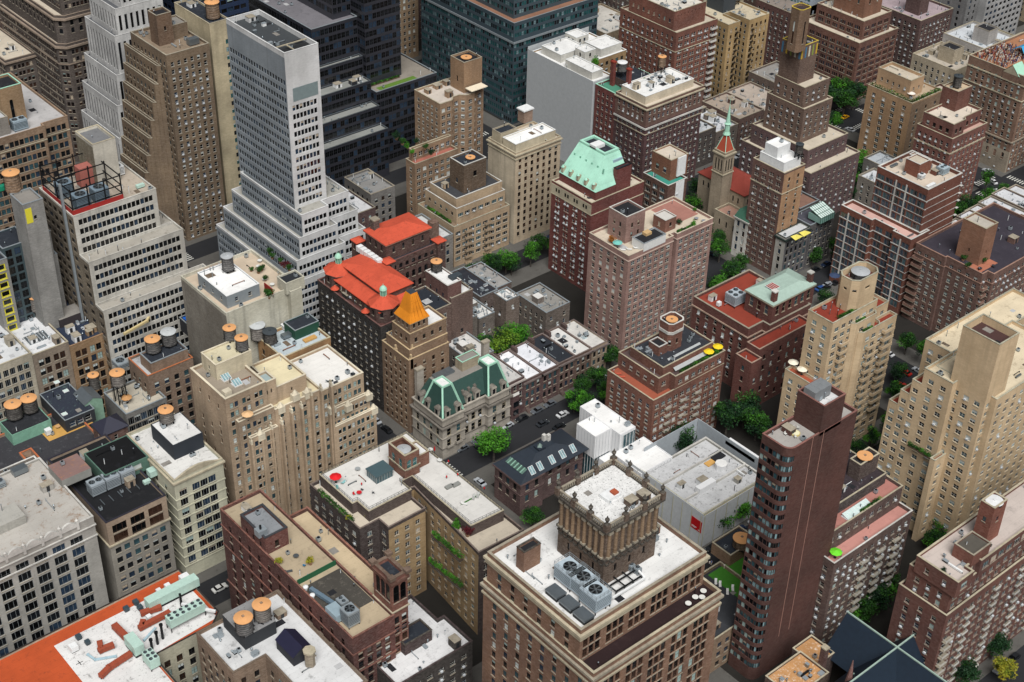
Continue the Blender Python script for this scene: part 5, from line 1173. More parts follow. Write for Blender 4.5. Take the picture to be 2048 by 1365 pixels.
b.mass((rx-7.6,ry-25.5,rx+7.6,ry-7.02),0,11.9,wall('#6a5a4e',.2,.2),None,F(9,4,1.4,5,'arch',t=2,last=1),None,par=None)
for (gx,gy,gz) in ((rx-33.6,ry,0),):
    m=MB();m.face([(gx,gy+7,12),(gx,gy-7,12),(gx,gy,21.8)],wall('#6a5a4e',.2,.2));b.part('gable',m)
q=(235.5,138.2,26);m=MB();m.cyl(q[0],q[1],10,16,1.3,1.3,4,wall('#8d5f58',.15,.1),smooth=False);m.cyl(q[0],q[1],16,26,1.25,.1,8,wall('#9d6a62',.15,.1),smooth=False);b.part('spire',m)
b=Bld('town_house','low brick house with a worn orange flat roof in front of the church')
q=(236.7,151.2,14);x0,y0=q[0]-13,q[1]-6
b.mass((x0,y0,x0+13.5,y0+9.5),0,14,wall('#7a5a48',.2,.2),roofm('#c09060','#efe6d8',.7,.4),None,F(3.2,3,1.1,1.6,'dark',t=2),par=(.6,.3),cap=LIME)
b.mass((x0+13.52,y0+4,x0+21,y0+12),0,13,wall('#6a4a44',.2,.2),roofm('#c09060','#efe6d8',.7,.4),None,None,par=(.6,.3),cap=LIME)
m=MB();m.box(x0+13.6,y0+2.2,0,x0+15.1,y0+3.8,20.5,wall('#7a463e',.2,.2));m.box(x0+13.5,y0+2.1,20.5,x0+15.2,y0+3.9,20.9,LIME);b.part('chimney',m)
clutter(b,x0+1,y0+1,x0+12,y0+8,14,9,31)
# red brick terraced house, lower right
b=Bld('apartment_house','big red brick apartment house with white curved balconies at the lower right corner')
RB2=wall('#8c5546',.12,.08,'#744640')
x0,y0,x1,y1=(258.5,128.2,318.5,140.6)
zb=45
fw_=F(2.9,3.6,1.2,1.5,'white',t=1.4,m=1.2)
fs_=F(2.9,3.1,1.6,1.5,'whitet',t=1.4,m=.8)
lx,ly=257.8,128.6;lnx,lny=257.6,142.2
b.mass((lx,ly,lx+80,lny+1),0,33.5,RB2,roofm('#b98078','#7d5a54',.3),fw_,fs_,par=(1.1,.35),cap=LIME)
b.mass((lx+1.2,ly+1.0,lx+80,lny),33.5,40.5,RB2,roofm('#6a5450','#8a7a74',.3),fw_,fs_,par=(.9,.35),cap=LIME,name='upper_wall')
b.mass([(x0,y0),(x0+6.5,y0),(x0+6.5,y0+2.2),(x0+11,y0+2.2),(x0+11,y0+1),(x0+70,y0+1),(x0+70,y1),(x0,y1)],40.5,zb,RB2,roofm('#c2b6ae','#77706c',.4,.1),F(3.5,4,1.1,1.6,'white',t=1.0),F(3.5,3.4,2.4,1.9,'whitet',t=.9),par=(.8,.4),cap=LIME,name='penthouse_wall')
q=(266.1,129.9,273.4,135.6);b.mass(q,zb,48.6,wall('#9a5a48',.12,.1),roofm('#5a564f','#3a3834',.3),None,F(6,5,1.4,1.8,'white',t=1.2),par=(.4,.3),cap=STONE,name='roof_house')
q=(276,132.6,281.5,136.6);b.mass(q,zb,56,wall('#a8604a',.12,.1),TAR,F(12,4,1,1.6,'dark',t=3,last=1),F(12,4,1,1.6,'dark',t=3,last=1),par=(1.0,.35),cap=LIME,name='tank_house')
tank(278.8,134.6,56,2.1,.7,'round white tank top sunk in a brick tank house at the right edge','white','pale',.0,flat=.18)
for k,u in enumerate((10.5,22,33.5,45)):
    balconies(b,((lx,ly),(lx+80,ly)),[u],[33.5-2.9*j-2.6 for j in range(0,11)],2.5,.8,WHITE_ST,None,STONE,h=.5)
balconies(b,((lx,ly),(lx+80,ly)),[2.4],[33.5-2.9*j-2.6 for j in range(2,11)],3.2,1.3,None,FR_W,STONE,solid=False)
clutter(b,x0+3,y0+3,x0+20,y1-2,zb,10,41)
for i,q in enumerate(((259.4,133.1,45),(271.7,131.2,45),(275.5,131.4,45))):shrub(q[0],q[1],zb,.9,('dark potted shrub on the red house roof, nearest the parapet','dark potted shrub on the red house roof, left of two by the roof house','dark potted shrub on the red house roof, right of two by the roof house')[i],'dark')
# ------------------------------------------------------------------ Beaux-arts mansion with the green mansard
BA=wall('#c6bdae',.12,.2,'#a59c8e');BAD=wall('#8d857a',.14,.25)
MANS=plain('#35504a',.5,name='mansard_slate',var=.15)
DL=b=Bld('mansion','grey limestone corner mansion with a dark mansard and pale green copper ridges')
P1=[(224,287.6),(233,287.6),(233,289.3),(242.5,289.3),(242.5,287.6),(251.5,287.6),(251.5,303),(224,303)]
b.mass(P1,0,12.5,BA,None,F(4.3,3.6,1.5,2.9,'cream',m=.9,t=1.2),F(4.3,3.0,1.6,2.9,'cream',m=.7,t=1.2),par=None,bands=[(11.9,.6,.7,BAD),(3.9,.4,.25,BAD),(7.9,.3,.25,BA)])
b.mass(offset(P1,-.3),12.5,15.6,BA,None,F(4,3.6,1.3,1.8,'cream',m=.9,t=.7),F(4,3.0,1.3,1.8,'cream',m=.7,t=.7),par=None,name='attic_wall',bands=[(15.1,.5,.45,BA)])
m=MB()
def frustum(m,r0,z0,r1,z1,mat,top=None):
    for i in range(4):j=(i+1) % 4;m.face([(*r0[i],z0),(*r0[j],z0),(*r1[j],z1),(*r1[i],z1)],mat)
    m.face([(*p,z1) for p in r1],top or mat)
frustum(m,rect(225.2,290.2,250.3,302.5),15.6,rect(228.5,293.6,247,300),22.8,MANS,GRAVEL);b.part('mansard',m)
for (xa,xb) in ((224.6,232.6),(242.9,251.1)):
    m=MB();frustum(m,rect(xa,288.2,xb,298.5),15.6,rect(xa+2.4,291.4,xb-2.0,296),24.4,MANS,WHITE_R);b.part('mansard',m)
    for i in range(4):
        m=MB();a,c=rect(xa,288.2,xb,298.5)[i],rect(xa+2.4,291.4,xb-2.0,296)[i];m.bar((*a,15.7),(*c,24.5),.55,COPPER);b.part('copper_hip',m)
    m=MB();R1=rect(xa+2.2,291.2,xb-1.8,296.2);ring(m,R1,offset(R1,-.45),24.3,24.9,COPPER);b.part('copper_crown',m)
dor=[(226.4,287.9,0),(230.7,287.9,0),(236.2,289.6,0),(239.6,289.6,0),(244.9,287.9,0),(249.0,287.9,0),(224.3,291,1),(224.3,296,1),(224.3,300,1)]
for x,y,ax in dor:
    m=MB();w=.95
    if ax ==0:
        m.box(x-w,y,15.6,x+w,y+1.8,17.9,BA);m.box(x-.55,y-.03,15.9,x+.55,y-.003,17.7,G_DARK)
        n=8
        for i in range(n):
            a0,a1=math.pi*i/n,math.pi*(i+1)/n;m.face([(x-1.15*math.cos(a0),y-.15,17.9+1.1*math.sin(a0)),(x-1.15*math.cos(a1),y-.15,17.9+1.1*math.sin(a1)),(x-1.15*math.cos(a1),y+2.6,17.9+1.1*math.sin(a1)),(x-1.15*math.cos(a0),y+2.6,17.9+1.1*math.sin(a0))],BAD)
        m.face([(x-1.15*math.cos(math.pi*i/n),y-.12,17.9+1.1*math.sin(math.pi*i/n)) for i in range(n+1)],BA)
    else:
        m.box(x,y-w,15.6,x+1.8,y+w,17.9,BA);m.box(x-.03,y-.55,15.9,x-.003,y+.55,17.7,G_DARK);n=8
        for i in range(n):
            a0,a1=math.pi*i/n,math.pi*(i+1)/n;m.face([(x-.15,y-1.15*math.cos(a0),17.9+1.1*math.sin(a0)),(x-.15,y-1.15*math.cos(a1),17.9+1.1*math.sin(a1)),(x+2.6,y-1.15*math.cos(a1),17.9+1.1*math.sin(a1)),(x+2.6,y-1.15*math.cos(a0),17.9+1.1*math.sin(a0))],BAD)
        m.face([(x-.12,y-1.15*math.cos(math.pi*i/n),17.9+1.1*math.sin(math.pi*i/n)) for i in range(n+1)],BA)
    b.part('dormer',m)
for x in (235.2,237.6,240):m=MB();m.box(x-.4,291.2,18.2,x+.4,292.6,19.6,BAD);m.cyl(x,291.5,19.6,20.3,.4,.05,8,BAD);b.part('roof_oculus',m)
for x,y,s in ((226.5,302.5,1.3),(252,301,1.2),(246.5,302,1.1)):m=MB();m.box(x-s,y-.7,12,x+s,y+.7,25.5,BA);m.box(x-s-.15,y-.85,25.5,x+s+.15,y+.85,26.1,STONE);b.part('chimney',m)
b.mass((238.5,296,245.5,299.5),22.8,26,wall('#b3a488',.1,.2),GRAVEL,None,F(4,2.4,1.0,1.6,'white',t=.7),par=(.3,.2),cap=COPPER,name='roof_house')
m=MB();m.box(229.5,297.2,22.81,236.5,300,23.6,METAL);b.part('ribbed_roof',m)
balconies(b,((224,287.6),(233,287.6)),[2.7,6.3],[4.3],2.6,.9,BA,None,BAD,h=.9);balconies(b,((242.5,287.6),(251.5,287.6)),[4.5],[8.3],4.2,1.0,BA,None,BAD,h=.9)
# ------------------------------------------------------------------ slim art-deco hotel tower with the orange cap
OC=wall('#a68463',.14,.14,'#8a6a52');OCL=wall('#d3b78a',.08,.1)
b=Bld('hotel_tower','slim tan hotel tower under a steep bright orange pyramid roof')
fo_=F(2.95,2.3,1.0,1.5,'brown',m=.7,t=1.2);f2=F(2.95,3.2,1.0,1.5,'brown',m=.8,t=1.4)
b.mass((224,304.5,240,318.5),0,28,OC,roofm('#d8cfc0','#8a7a6a',.3),fo_,f2,par=(.8,.35),cap=OCL)
b.mass((225,305.3,240,317.4),28,31,OC,roofm('#d8cfc0','#8a7a6a',.3),fo_,f2,par=(.8,.35),cap=OCL,name='upper_wall')
b.mass((225.6,305.8,240,315),31,36.5,OC,WHITE_R,fo_,f2,par=(.8,.35),cap=OCL,name='upper_wall')
b.mass((226.0,306.1,233.0,313.5),36.5,41,OC,None,F(2.6,1.7,.7,1.7,'arch',m=.6,t=.6,last=1),F(2.6,1.9,.8,1.7,'arch',m=.6,t=.6,last=1),par=None,name='tower_wall',bands=[(40.6,.4,.3,OCL)])
ORG=roofm('#e08a24','#8a4a1a',.2,.4)
m=MB();r0=rect(225.6,305.7,233.4,313.9);r1=rect(226.9,307.0,232.1,312.6);r2_=rect(228.3,308.6,230.8,311.2)
for a,z0,c,z1 in ((r0,41,r1,43.6),(r1,43.6,r2_,49.5)):
    for i in range(4):j=(i+1) % 4;m.face([(*a[i],z0),(*a[j],z0),(*c[j],z1),(*c[i],z1)],ORG)
m.face([(*p,49.5) for p in r2_],plain('#3a4048',.6,name='flat_top'));b.part('pyramid_roof',m)
for k in range(5):m=MB();x=226.5+1.5*k;m.bar((x,305.9,41.3),(228.4+.55*k,308.5,49.4),.14,ORG);b.part('roof_seam',m)
for x,y,z in ((225.3,305,29),(224.6,312,29.2),(226.4,305.9,32)):m=MB();m.box(x-.5,y-.5,z-4,x+.5,y+.5,z,OCL);m.box(x-.3,y-.3,z,x+.3,y+.3,z+1.2,OCL);b.part('pier_cap',m)
# ------------------------------------------------------------------ dark hotel with the vermilion tile roofs
CH=wall('#3a3433',.14,.1,'#2c2829');CHR=wall('#6f4238',.16,.12,'#54342f')
VER=roofm('#c9563e','#6d3024',.4,.35)
b=Bld('hotel','dark brick hotel with vermilion tile roofs, corner pavilions and small green cupolas')
b.mass((224,318.8,241.5,354),0,33,CH,roofm('#5a3a36','#3a3030',.3),F(2.9,2.9,1.0,1.5,'white',m=1,t=1.6),F(2.9,2.9,1.0,1.5,'white',m=1,t=1.6),par=(.8,.4),cap=wall('#8d5f58',.1,.1))
b.mass((226,322,240,351),33,37,CHR,None,F(4,2.7,1.0,1.8,'cream',t=1.0,last=1),F(4,2.7,1.0,1.8,'cream',t=1.0,last=1),par=None,name='upper_wall')
m=MB();hiproof(m,226,322,240,351,37.05,1.8,VER,.6,ridge=.22);b.part('tile_roof',m)
b.mass((230,325,241,349),37,40.4,CHR,None,F(4,2.2,.9,1.5,'cream',t=.9,last=1),None,par=None,name='upper_wall')
m=MB();hiproof(m,230,325,241,349,40.45,1.4,VER,.5,ridge=.3);b.part('tile_roof',m)
for cx,cy in ((229.2,324.2),(229.2,348.8)):
    oc8=arcpoly(cx,cy,4.6,8,math.pi/8)
    b.mass(oc8,33,38.4,CHR,None,None,None,par=None,name='pavilion_wall',edges={i:F(5,2.5,1.0,2.0,'arch',t=1.3,last=1,m=.3,n=1) for i in (3,4,5)})
    m=MB();m.cyl(cx,cy,38.3,38.5,5.15,5.15,8,wall('#b07a70',.1,.1),smooth=False);m.cyl(cx,cy,38.5,41,5.2,.9,8,VER,smooth=False);b.part('tile_roof',m)
    m=MB();m.cyl(cx,cy,40.6,43,.95,.95,8,COPPER_D,smooth=False)
    for i in range(8):a=i*math.pi/4;m.box(cx+.95*math.cos(a)-.12,cy+.95*math.sin(a)-.12,40.6,cx+.95*math.cos(a)+.12,cy+.95*math.sin(a)+.12,43,COPPER)
    m.lathe(cx,cy,[(1.25,43),(1.25,43.25),(1.0,43.8),(.55,44.3),(.12,44.5),(.1,45.1),(0,45.2)],12,COPPER);b.part('cupola',m)
for x,y in ((224.8,345),(224.8,328)):
    m=MB();m.cyl(x,y,34.6,36,1.5,.0,8,VER,smooth=False);b.part('tile_canopy',m)
hx0,hy0,hx1,hy1=(241.6,338.8,262.7,355.4)
b.mass((hx0,hy0,hx1,hy1),0,40,CHR,TARB,F(9,2.6,1.3,3.2,'arch',m=1.5,t=1.2,last=2),F(4.4,2.6,1.4,2.6,'arch',m=1.5,t=1.2),par=(.7,.35),cap=wall('#8d5f58',.1,.1),name='tower_base',bands=[(36.8,.4,.3,CHR)])
tx0,ty0,tx1,ty1=(242.7,340.8,260.5,352.4)
b.mass((tx0,ty0,tx1,ty1),40,46.5,CHR,None,F(9,3.2,.9,2.2,'arch',t=1.5,last=1),F(9,4,.9,2.2,'arch',t=1.8,last=1),par=None,name='tower_wall',bands=[(46,.5,.5,wall('#d0a08a',.1,.1))])
m=MB();hiproof(m,tx0,ty0,tx1,ty1,46.6,1.7,VER,.6);b.part('tile_roof',m)
m=MB();m.box(tx0+1.5,ty1-3,46.6,tx0+3.7,ty1-.8,50.5,wall('#7a6258',.2,.2));m.box(tx0+1.3,ty1-3.2,50.5,tx0+3.9,ty1-.6,51,STONE);b.part('chimney',m)
for x,y in ((hx0,hy0),(hx0,hy1),(hx1,hy0)):
    b.mass((x-1.3,y-1.3,x+1.9,y+1.9),30,41.6,CHR,None,F(12,2,.8,2,'arch',t=1,last=1,m=.3,n=1),F(12,2,.8,2,'arch',t=1,last=1,m=.3,n=1),par=None,name='turret_wall')
    m=MB();hiproof(m,x-1.3,y-1.3,x+1.9,y+1.9,41.65,.8,VER,.35);b.part('tile_roof',m)
m=MB();x,y=234.5,340.3
for k in range(6):m.box(hx0-3.2,hy0+1+k*2.1,40.45,hx0-1.2,hy0+2.6+k*2.1,42.4,WHITEP)
b.part('roof_cabins',m)
# ------------------------------------------------------------------ brick block with the white tank house, right of the hotel
BPK=wall('#86665a',.16,.16,'#6d5248')
b=Bld('brick_building','plain brown brick block with a white roof house carrying a dark water tank')
x0,y0,x1,y1=(255.3,322.7,264.5,338.7)
b.mass((x0,y0,x1,y0+15),0,29,BPK,WHITE_R,F(3,4,1.1,1.6,'white',t=2.5),F(3,6,1.0,1.6,'dark',t=4,skip=.6),par=(.7,.3),cap=STONE)
q=(254.5,323.6,260.3,335.5)
b.mass(q,20,34,wall('#8a5a52',.14,.12),WHITE_R,F(3,3,.9,1.6,'dark',t=3.5),None,par=(.5,.3),cap=WHITE_ST,name='roof_house')
b.mass((246.5,321.6,254.4,335.5),0,28,BPK,TARB,F(3,3,1.0,1.6,'white',t=2),F(3,3,1.2,1.7,'white',t=2),par=(.6,.3),cap=STONE,name='wing_wall')
tank(257.8,333.7,34,1.8,3.0,'dark water tank with tan lid on the white roof house beside the vermilion hotel','tan','dark',.8)
simple_box(260.2,326.8,32.5,4.2,2.4,2.2,'dark slatted roof unit right of the dark tank',plain('#3d464c',.6,name='unit_paint'))
# ------------------------------------------------------------------ brownstone row on 37th and the low houses behind it
ROWC=[('#6d4648','mauve brownstone row house with white window trim, next to the grey mansion','#c9c7c4',14.2),('#765250','brownstone row house with a bright white roof, second from the mansion','#f0f1f4',12.2),('#75504e','brownstone row house with a white and dark roof, third from the mansion','#e6e8ee',12.2),('#7a5a50','brownstone row house with a black roof, fourth from the mansion','#2b2f36',12.4),('#80604f','brown row house with a pale grey roof, fifth from the mansion','#d6d5d1',12.2),('#b39c80','tan stone row house at the end of the row beside the pink-brown tower','#cfcdc8',12)]
xs=[251.8,259.6,267.2,274.6,282.0,289.4,296.5]
for k,(c,lb,rc,h) in enumerate(ROWC):
    b=Bld('row_house',lb,'row house','row houses on the north side of the street');xa,xb=xs[k]+.05,xs[k+1]
    b.mass((xa,290.2,xb,307),0,h,wall(c,.14,.12),roofm(rc,'#3c3c40',.3,.25),F(3.3,4,1,1.7,'dark',t=2),F(3.25,2.35,1.1,1.9,'white' if k ==0 else 'dark',m=.3,t=1.5,n=3),par=(.5,.3),cap=wall('#8d7a74',.1,.1),bands=[(h-.9,.6,.45,wall('#8a7a76' if k else '#cfc4bc',.1,.1))])
    if k ==0:
        m=MB();m.prism([(xa+1,290.1),(xa+2,288.8),(xa+4.6,288.8),(xa+5.6,290.1)],0,9.8,wall(c,.14,.12),WHITE_ST);b.part('bay_window',m)
        for z in (3.2,6.5):m=MB();m.box(xa+2.2,288.74,z-1.2,xa+4.4,288.79,z+.9,G_DARK);b.part('window',m)
    m=MB()
    for s in range(6):m.box(xa+.8,290.1-.32*(6-s),0,xa+2.1,290.1-.32*(5-s),.25*(s+1),wall('#7a625a',.1,.1))
    b.part('stoop',m)
    clutter(b,xa+1,293,xb-1,305,h,5,60+k)
    m=MB();m.box(xa+.4,304,h,xa+1.4,306.5,h+2,wall('#6a504a',.1,.1));b.part('chimney',m)
skylight(b,291,296,293,298,12)
LOW=[
 ((252,308.5,262,330),13,'#9a8f86','#d2d0cc','low house with a stained white roof behind the brown brick block'),
 ((262.1,327,270,331.9),14,'#8f8378','#e2e1dd','low house with a clean white roof and two hatches, behind the row houses'),
 ((270.1,326,277,336),13,'#877a70','#dcdbd7','low house with a wide white roof and a brick roof hut'),
 ((262,332.1,270,353),14.5,'#8d8076','#e9e8e4','low white-roofed house in the far row, left of the dark roofed one'),
 ((270.1,336.1,277,353),13,'#7d6a62','#c9c7c4','grey-roofed low house in the far row with two white sheds'),
 ((277.1,334,285,353),15,'#6d5750','#2e3038','low house with a black roof near the crimson tower with the green roof'),
 ((285.1,336,293,353),14,'#7a6258','#9d9b98','low house with a grey planked roof near the crimson tower'),
 ((283,327,289,333.9),14.5,'#8a7668','#e4e3df','narrow low house with a white sloping roof and a glass hatch'),
 ((290,314,301,330),13.5,'#7d6f64','#8f8d88','plain tan walled low house with an untidy grey roof'),
]
for k,(bx,h,c,rc,lb) in enumerate(LOW):
    b=Bld('row_house',lb,'row house','low houses inside the block');b.mass(bx,0,h,wall(c,.2,.25),roofm(rc,'#4a4846',.5,.22),F(3.2,3,1,1.6,'white',t=2,skip=.3),F(3.2,2.8,1,1.6,'white',t=2,skip=.3),par=(.6,.3),cap=GALV)
    clutter(b,bx[0]+1,bx[1]+1,bx[2]-1,bx[3]-1,h,9,80+k)
    if k in (0,2,4,8):m=MB();x,y=bx[0]+3,bx[1]+8;m.box(x-1.3,y-1.6,h,x+1.5,y+1.5,h+2.4,wall('#8d8076',.2,.2),roofm('#dcdbd7','#4a4846',.5));b.part('roof_hut',m)
    if k in (1,7):skylight(b,bx[0]+2,bx[1]+5,bx[0]+4.2,bx[1]+7,h)
# ------------------------------------------------------------------ pink-brown apartment tower
PK=wall('#b98f83',.14,.12,'#9c7468')
b=Bld('apartment_house','broad pink-brown apartment house with roof gardens and a square brick roof tower')
x0,y0,x1,y1=(304.5,291,344.8,310.1)
zp=41.7
fw_=F(2.62,3.1,1.3,1.45,'white',m=1.0,t=1.9,zb=.5);fs_=F(2.62,2.62,1.5,1.45,'whitep',m=.8,t=1.9,zb=.5)
xm=x0+(x1-x0)*.52
b.mass([(x0,y0),(xm,y0),(xm,y0+1.6),(xm+1.8,y0+1.6),(xm+1.8,y0),(x1,y0),(x1,y1),(x0,y1)],0,zp,PK,roofm('#cfc2ae','#8a7a6a',.4),fw_,fs_,par=(.9,.35),cap=wall('#d8c8b0',.06,.06),bands=[(zp-1.3,.3,.2,wall('#d8c0b0',.06,.06))])
q=(310,298.5,318.7,307);b.mass(q,zp,51.2,PK,TAR,F(3.6,2.6,.9,1.6,'brown',m=1.4,t=2.4,n=2),F(3.6,2.6,.9,1.6,'brown',m=1.4,t=2.4,n=2),par=(.7,.3),cap=WHITE_ST,name='roof_tower')
q=(325.4,295.2,330.6,300.9);b.mass(q,zp,46.2,wall('#9a6450',.12,.1),roofm('#cfccc6','#7a7670',.3),F(5,3,1,1.8,'white',t=1.2),F(5,3,1,1.5,'dark',t=1.2),par=(.3,.25),cap=WHITE_ST,name='roof_house')
q=(311.2,290.9,321.5,296.5);b.mass(q,zp,44.5,plain('#dfe0de',.7,name='white_render'),TAR,None,None,par=(.3,.25),cap=GALV,name='penthouse_wall')
qx,qy=317.5,295.2;m=MB();m.box(qx-2,qy-1,44.5,qx+.6,qy+1,45.5,plain('#c8a878',.7,name='plywood'));b.part('roof_hatch',m)
m=MB();m.face([(x1-12,y1-13,zp+.012),(x1-.8,y1-13,zp+.012),(x1-.8,y1-.8,zp+.012),(x1-12,y1-.8,zp+.012)],roofm('#a8786c','#7a5a52',.3));b.part('paved_terrace',m)
shrub(307.1,301.5,zp,1.5,'orange-leaved shrub at the foot of the pink-brown roof tower','orange');shrub(336.5,292,zp,1.3,'bright green shrub on the paved pink-brown roof','bright');shrub(344.1,299,zp,.9,'green shrub at the far corner of the pink-brown roof','bright');shrub(333.3,296.1,zp,1.2,'dark green shrub behind the brick roof house','dark')
umbrella(306.2,298.2,zp,'turquoise parasol on the pink-brown roof terrace','#6fb9ae')
for i,q in enumerate(((340.4,294.8,42),(341.2,292.1,42))):table_set(q[0],q[1],zp,('grey table on the paved roof, farther one','grey table on the paved roof, nearer one')[i],col='#8f9296')
for i,q in enumerate(((306.5,295.9,42),(308.4,294.9,42),(310.8,294,42))):lounger(q[0],q[1],zp,('pale lounger on the pink-brown roof, left of three','pale lounger on the pink-brown roof, middle of three','pale lounger on the pink-brown roof, right of three')[i],rz=.8)
hedge(xm+3,y0+1.2,xm+10,y0+1.2,zp,.8,1.0,'low green planting on the south edge of the pink-brown roof')
# ------------------------------------------------------------------ crimson tower with the mint mansard
CR=wall('#8f4038',.12,.06,'#7a3632');MNT=roofm('#a9dcc6','#5f8f7c',.25,.3)
b=Bld('hotel_tower','crimson brick hotel tower with a mint green mansard roof')
x0,y0,x1,y1=(324.7,330.3,350.6,351.6)
b.mass((x0,y0,x1,y1),0,37,CR,roofm('#cfc4b2','#8a7f74',.3),F(2.65,4.6,.9,1.45,'white',m=1.2,t=4.4,grp=2,gap=.5,n=4),None,par=(.8,.35),cap=LIME,bands=[(32.7,.3,.2,LIME)])
m=MB();m.box(x0-.12,y0+.05,33.0,x0-.004,y1-.05,36.9,LIME)
for k in range(4):m.box(x0-.16,y0+2.2+(y1-y0-2)*(k)/4,34.4,x0-.121,y0+3.0+(y1-y0-2)*k/4,35.8,G_BLACK);m.box(x0-.16,y0+3.6+(y1-y0-2)*(k)/4,34.4,x0-.121,y0+4.4+(y1-y0-2)*k/4,35.8,G_BLACK)
b.part('stone_band',m)
mx0,my0,mx1,my1=x0+3.2,y0+1.5,x1-6,y1-.5
b.mass((mx0,my0,mx1,my1),37,40.4,CR,None,F(6,3.6,1.2,2.4,'cream',t=.6,last=1,n=5),None,par=None,name='upper_wall')
tp=(336.1,336.8,346.3,350.5)
m=MB();frustum(m,rect(mx0-.3,my0-.1,mx1+.1,my1+.1),40.4,rect(tp[0],max(tp[1],my0+.3),min(tp[2],mx1-1),min(tp[3],my1)),50,MNT,MNT);b.part('mansard',m)
R1=rect(tp[0]+.2,max(tp[1],my0+.3)+.2,min(tp[2],mx1-1)-.2,min(tp[3],my1)-.2);m=MB();ring(m,R1,offset(R1,-.9),50.01,50.9,MNT);m.face([(*p,50.05) for p in offset(R1,-.9)],TARB);b.part('mansard_rim',m)
for k in range(5):
    y=my0+1.6+(my1-my0-3)*k/4;m=MB();m.box(mx0-.2,y-.5,41,mx0+1.4,y+.5,43,LIME);m.cyl(mx0+.2,y,43,44,.7,.05,8,MNT);b.part('dormer',m)
for k in range(6):
    y=my0+2+(my1-my0-4)*k/5;m=MB();u=.62;xx=mx0-.3+(tp[0]-mx0+.3)*u;zz=40.4+9.6*u;m.bar((xx-.06,y,zz-.8),(xx+.28,y,zz+.8),.7,plain('#7db79f',.6,name='louvre'),.12);b.part('roof_vent',m)
b.mass((mx1-7,my0-.3,mx1+.2,my0+1.6),37,46,CR,TARB,None,None,par=(.4,.2),cap=DKMETAL,name='gable_wall')
simple_box(338.6,343.4,50.1,4.6,3.2,1.3,'white machinery inside the mint roof well',WHITEP)
simple_box(341.4,336.2,46.1,4.6,2.0,1.6,'blue-grey cooling unit at the south end of the mint roof',plain('#a9c3cf',.5,.2,name='unit_paint'))
for i,q in enumerate(((330.1,335.8,37),(327.4,334.2,37))):lounger(q[0],q[1],37,('dark lounger on the crimson tower terrace, farther one','dark lounger on the crimson tower terrace, nearer one')[i],col='#2c2e34',rz=.9)
table_set(328.4,344.7,37,'dark table on the crimson tower terrace',col='#3a3c40')
# ------------------------------------------------------------------ beige art-deco block, Madison corner
BD=wall('#cdb291',.1,.14,'#b39878');BDW=wall('#e4d8bc',.06,.08);BDS=wall('#c3a888',.12,.5)
b=Bld('office_building','beige art deco block with stepped terraces and finned piers')
x0,y0=154.3,291.0
fp=F(3.05,3.6,1.0,1.7,'dark',m=.6,t=1.2,grp=2,gap=.35)
zt=52.0
b.mass((x0,294,x0+13,312.5),0,zt,BDS,roofm('#9a8f80','#5a5046',.6,.2),F(3.05,4.2,.8,1.6,'brown',m=2,t=3,skip=.35),fp,par=(.9,.5),cap=BDW)
b.mass((x0+2.5,292.4,x0+14,293.98),0,44,BDS,roofm('#bda898','#8a7a6a',.3),None,fp,par=(.7,.35),cap=BDW,name='step_wall')
b.mass((x0+5,291.2,x0+14,292.38),0,38,BD,roofm('#bda898','#8a7a6a',.3),None,fp,par=(.5,.3),cap=BDW,name='step_wall')
b.mass((x0+14.02,292.0,184,311),0,43,BD,roofm('#d8cba8','#9a8a6a',.3),None,F(3.05,3.4,1.0,1.7,'dark',m=.3,t=1.0,grp=1),par=(.8,.4),cap=BDW)
b.mass((x0+17,295.5,x0+27,309),43,47.5,BD,roofm('#e0d4b0','#9a8a6a',.3),None,F(8,6,.5,1.2,'slim',t=1.5),par=(.7,.4),cap=BDW,name='upper_wall')
b.mass((x0+12,295,x0+16.8,300),43,51,BD,roofm('#9fb0b0','#7a7a70',.3),F(12,2,.5,1.6,'slim',t=2,last=1,n=2),F(12,2,.5,1.6,'slim',t=2,last=1,n=2),par=(.7,.4),cap=BDW,name='roof_house')
b.mass((184.02,292.8,199,311),0,41.5,BD,roofm('#e3e1dc','#9a958c',.25),None,F(3.05,3.6,1.0,1.7,'dark',m=.6,t=1.0,grp=2,gap=.35),par=(.8,.4),cap=BDW)
b.mass((186,291.6,200,292.78),0,34.5,BD,None,None,F(3.05,3.4,1.0,1.7,'dark',m=.6,t=1.0,grp=2,gap=.35),par=(.4,.3),cap=BDW,name='step_wall')
b.mass((187,290.6,201.5,291.58),0,29,BD,None,None,F(3.05,3.4,1.0,1.7,'dark',m=.6,t=1.0,grp=2,gap=.35),par=(.4,.3),cap=BDW,name='step_wall')
for k in range(14):
    x=x0+5.2+k*3.4
    if x >188:break
    zz=(36.5,38.5,41,44)[min(3,k//2)] if k <8 else (44,41.5,38.5)[min(2,(k-8)//2)]
    m=MB();m.box(x-.3,290.75,0,x+.3,292.02 if x >x0+14 else 291.3,zz,BD);m.box(x-.28,290.85,zz,x+.28,292.0,zz+1.3,BDW);m.box(x-.15,291.1,zz+1.3,x+.15,291.8,zz+2.2,BDW);b.part('pier',m)
for x,y,z in ((x0+8.5,291.6,38.5),(x0+16,292.3,44),(x0+21,292.3,46),(x0+25,292.3,45),(187,292,36),(192,291,35),(199.5,291.4,35.2),(201,291.2,29.5)):
    m=MB();m.box(x-1.1,y-.7,z-2.2,x+1.1,y+.9,z,BDW);m.cyl(x,y+.1,z,z+1.2,1.0,.3,8,BDW,smooth=False);b.part('finial',m)
b.mass((x0+3.5,304,x0+15,311.8),zt,zt+4.6,wall('#dccfae',.08,.3),roofm('#cfc6a8','#8a8068',.4),F(8,4,.8,1.4,'dark',t=1.6,last=1),F(8,4,.8,1.9,'dark',t=2.2,last=1),par=(.5,.3),cap=BDW,name='roof_house')
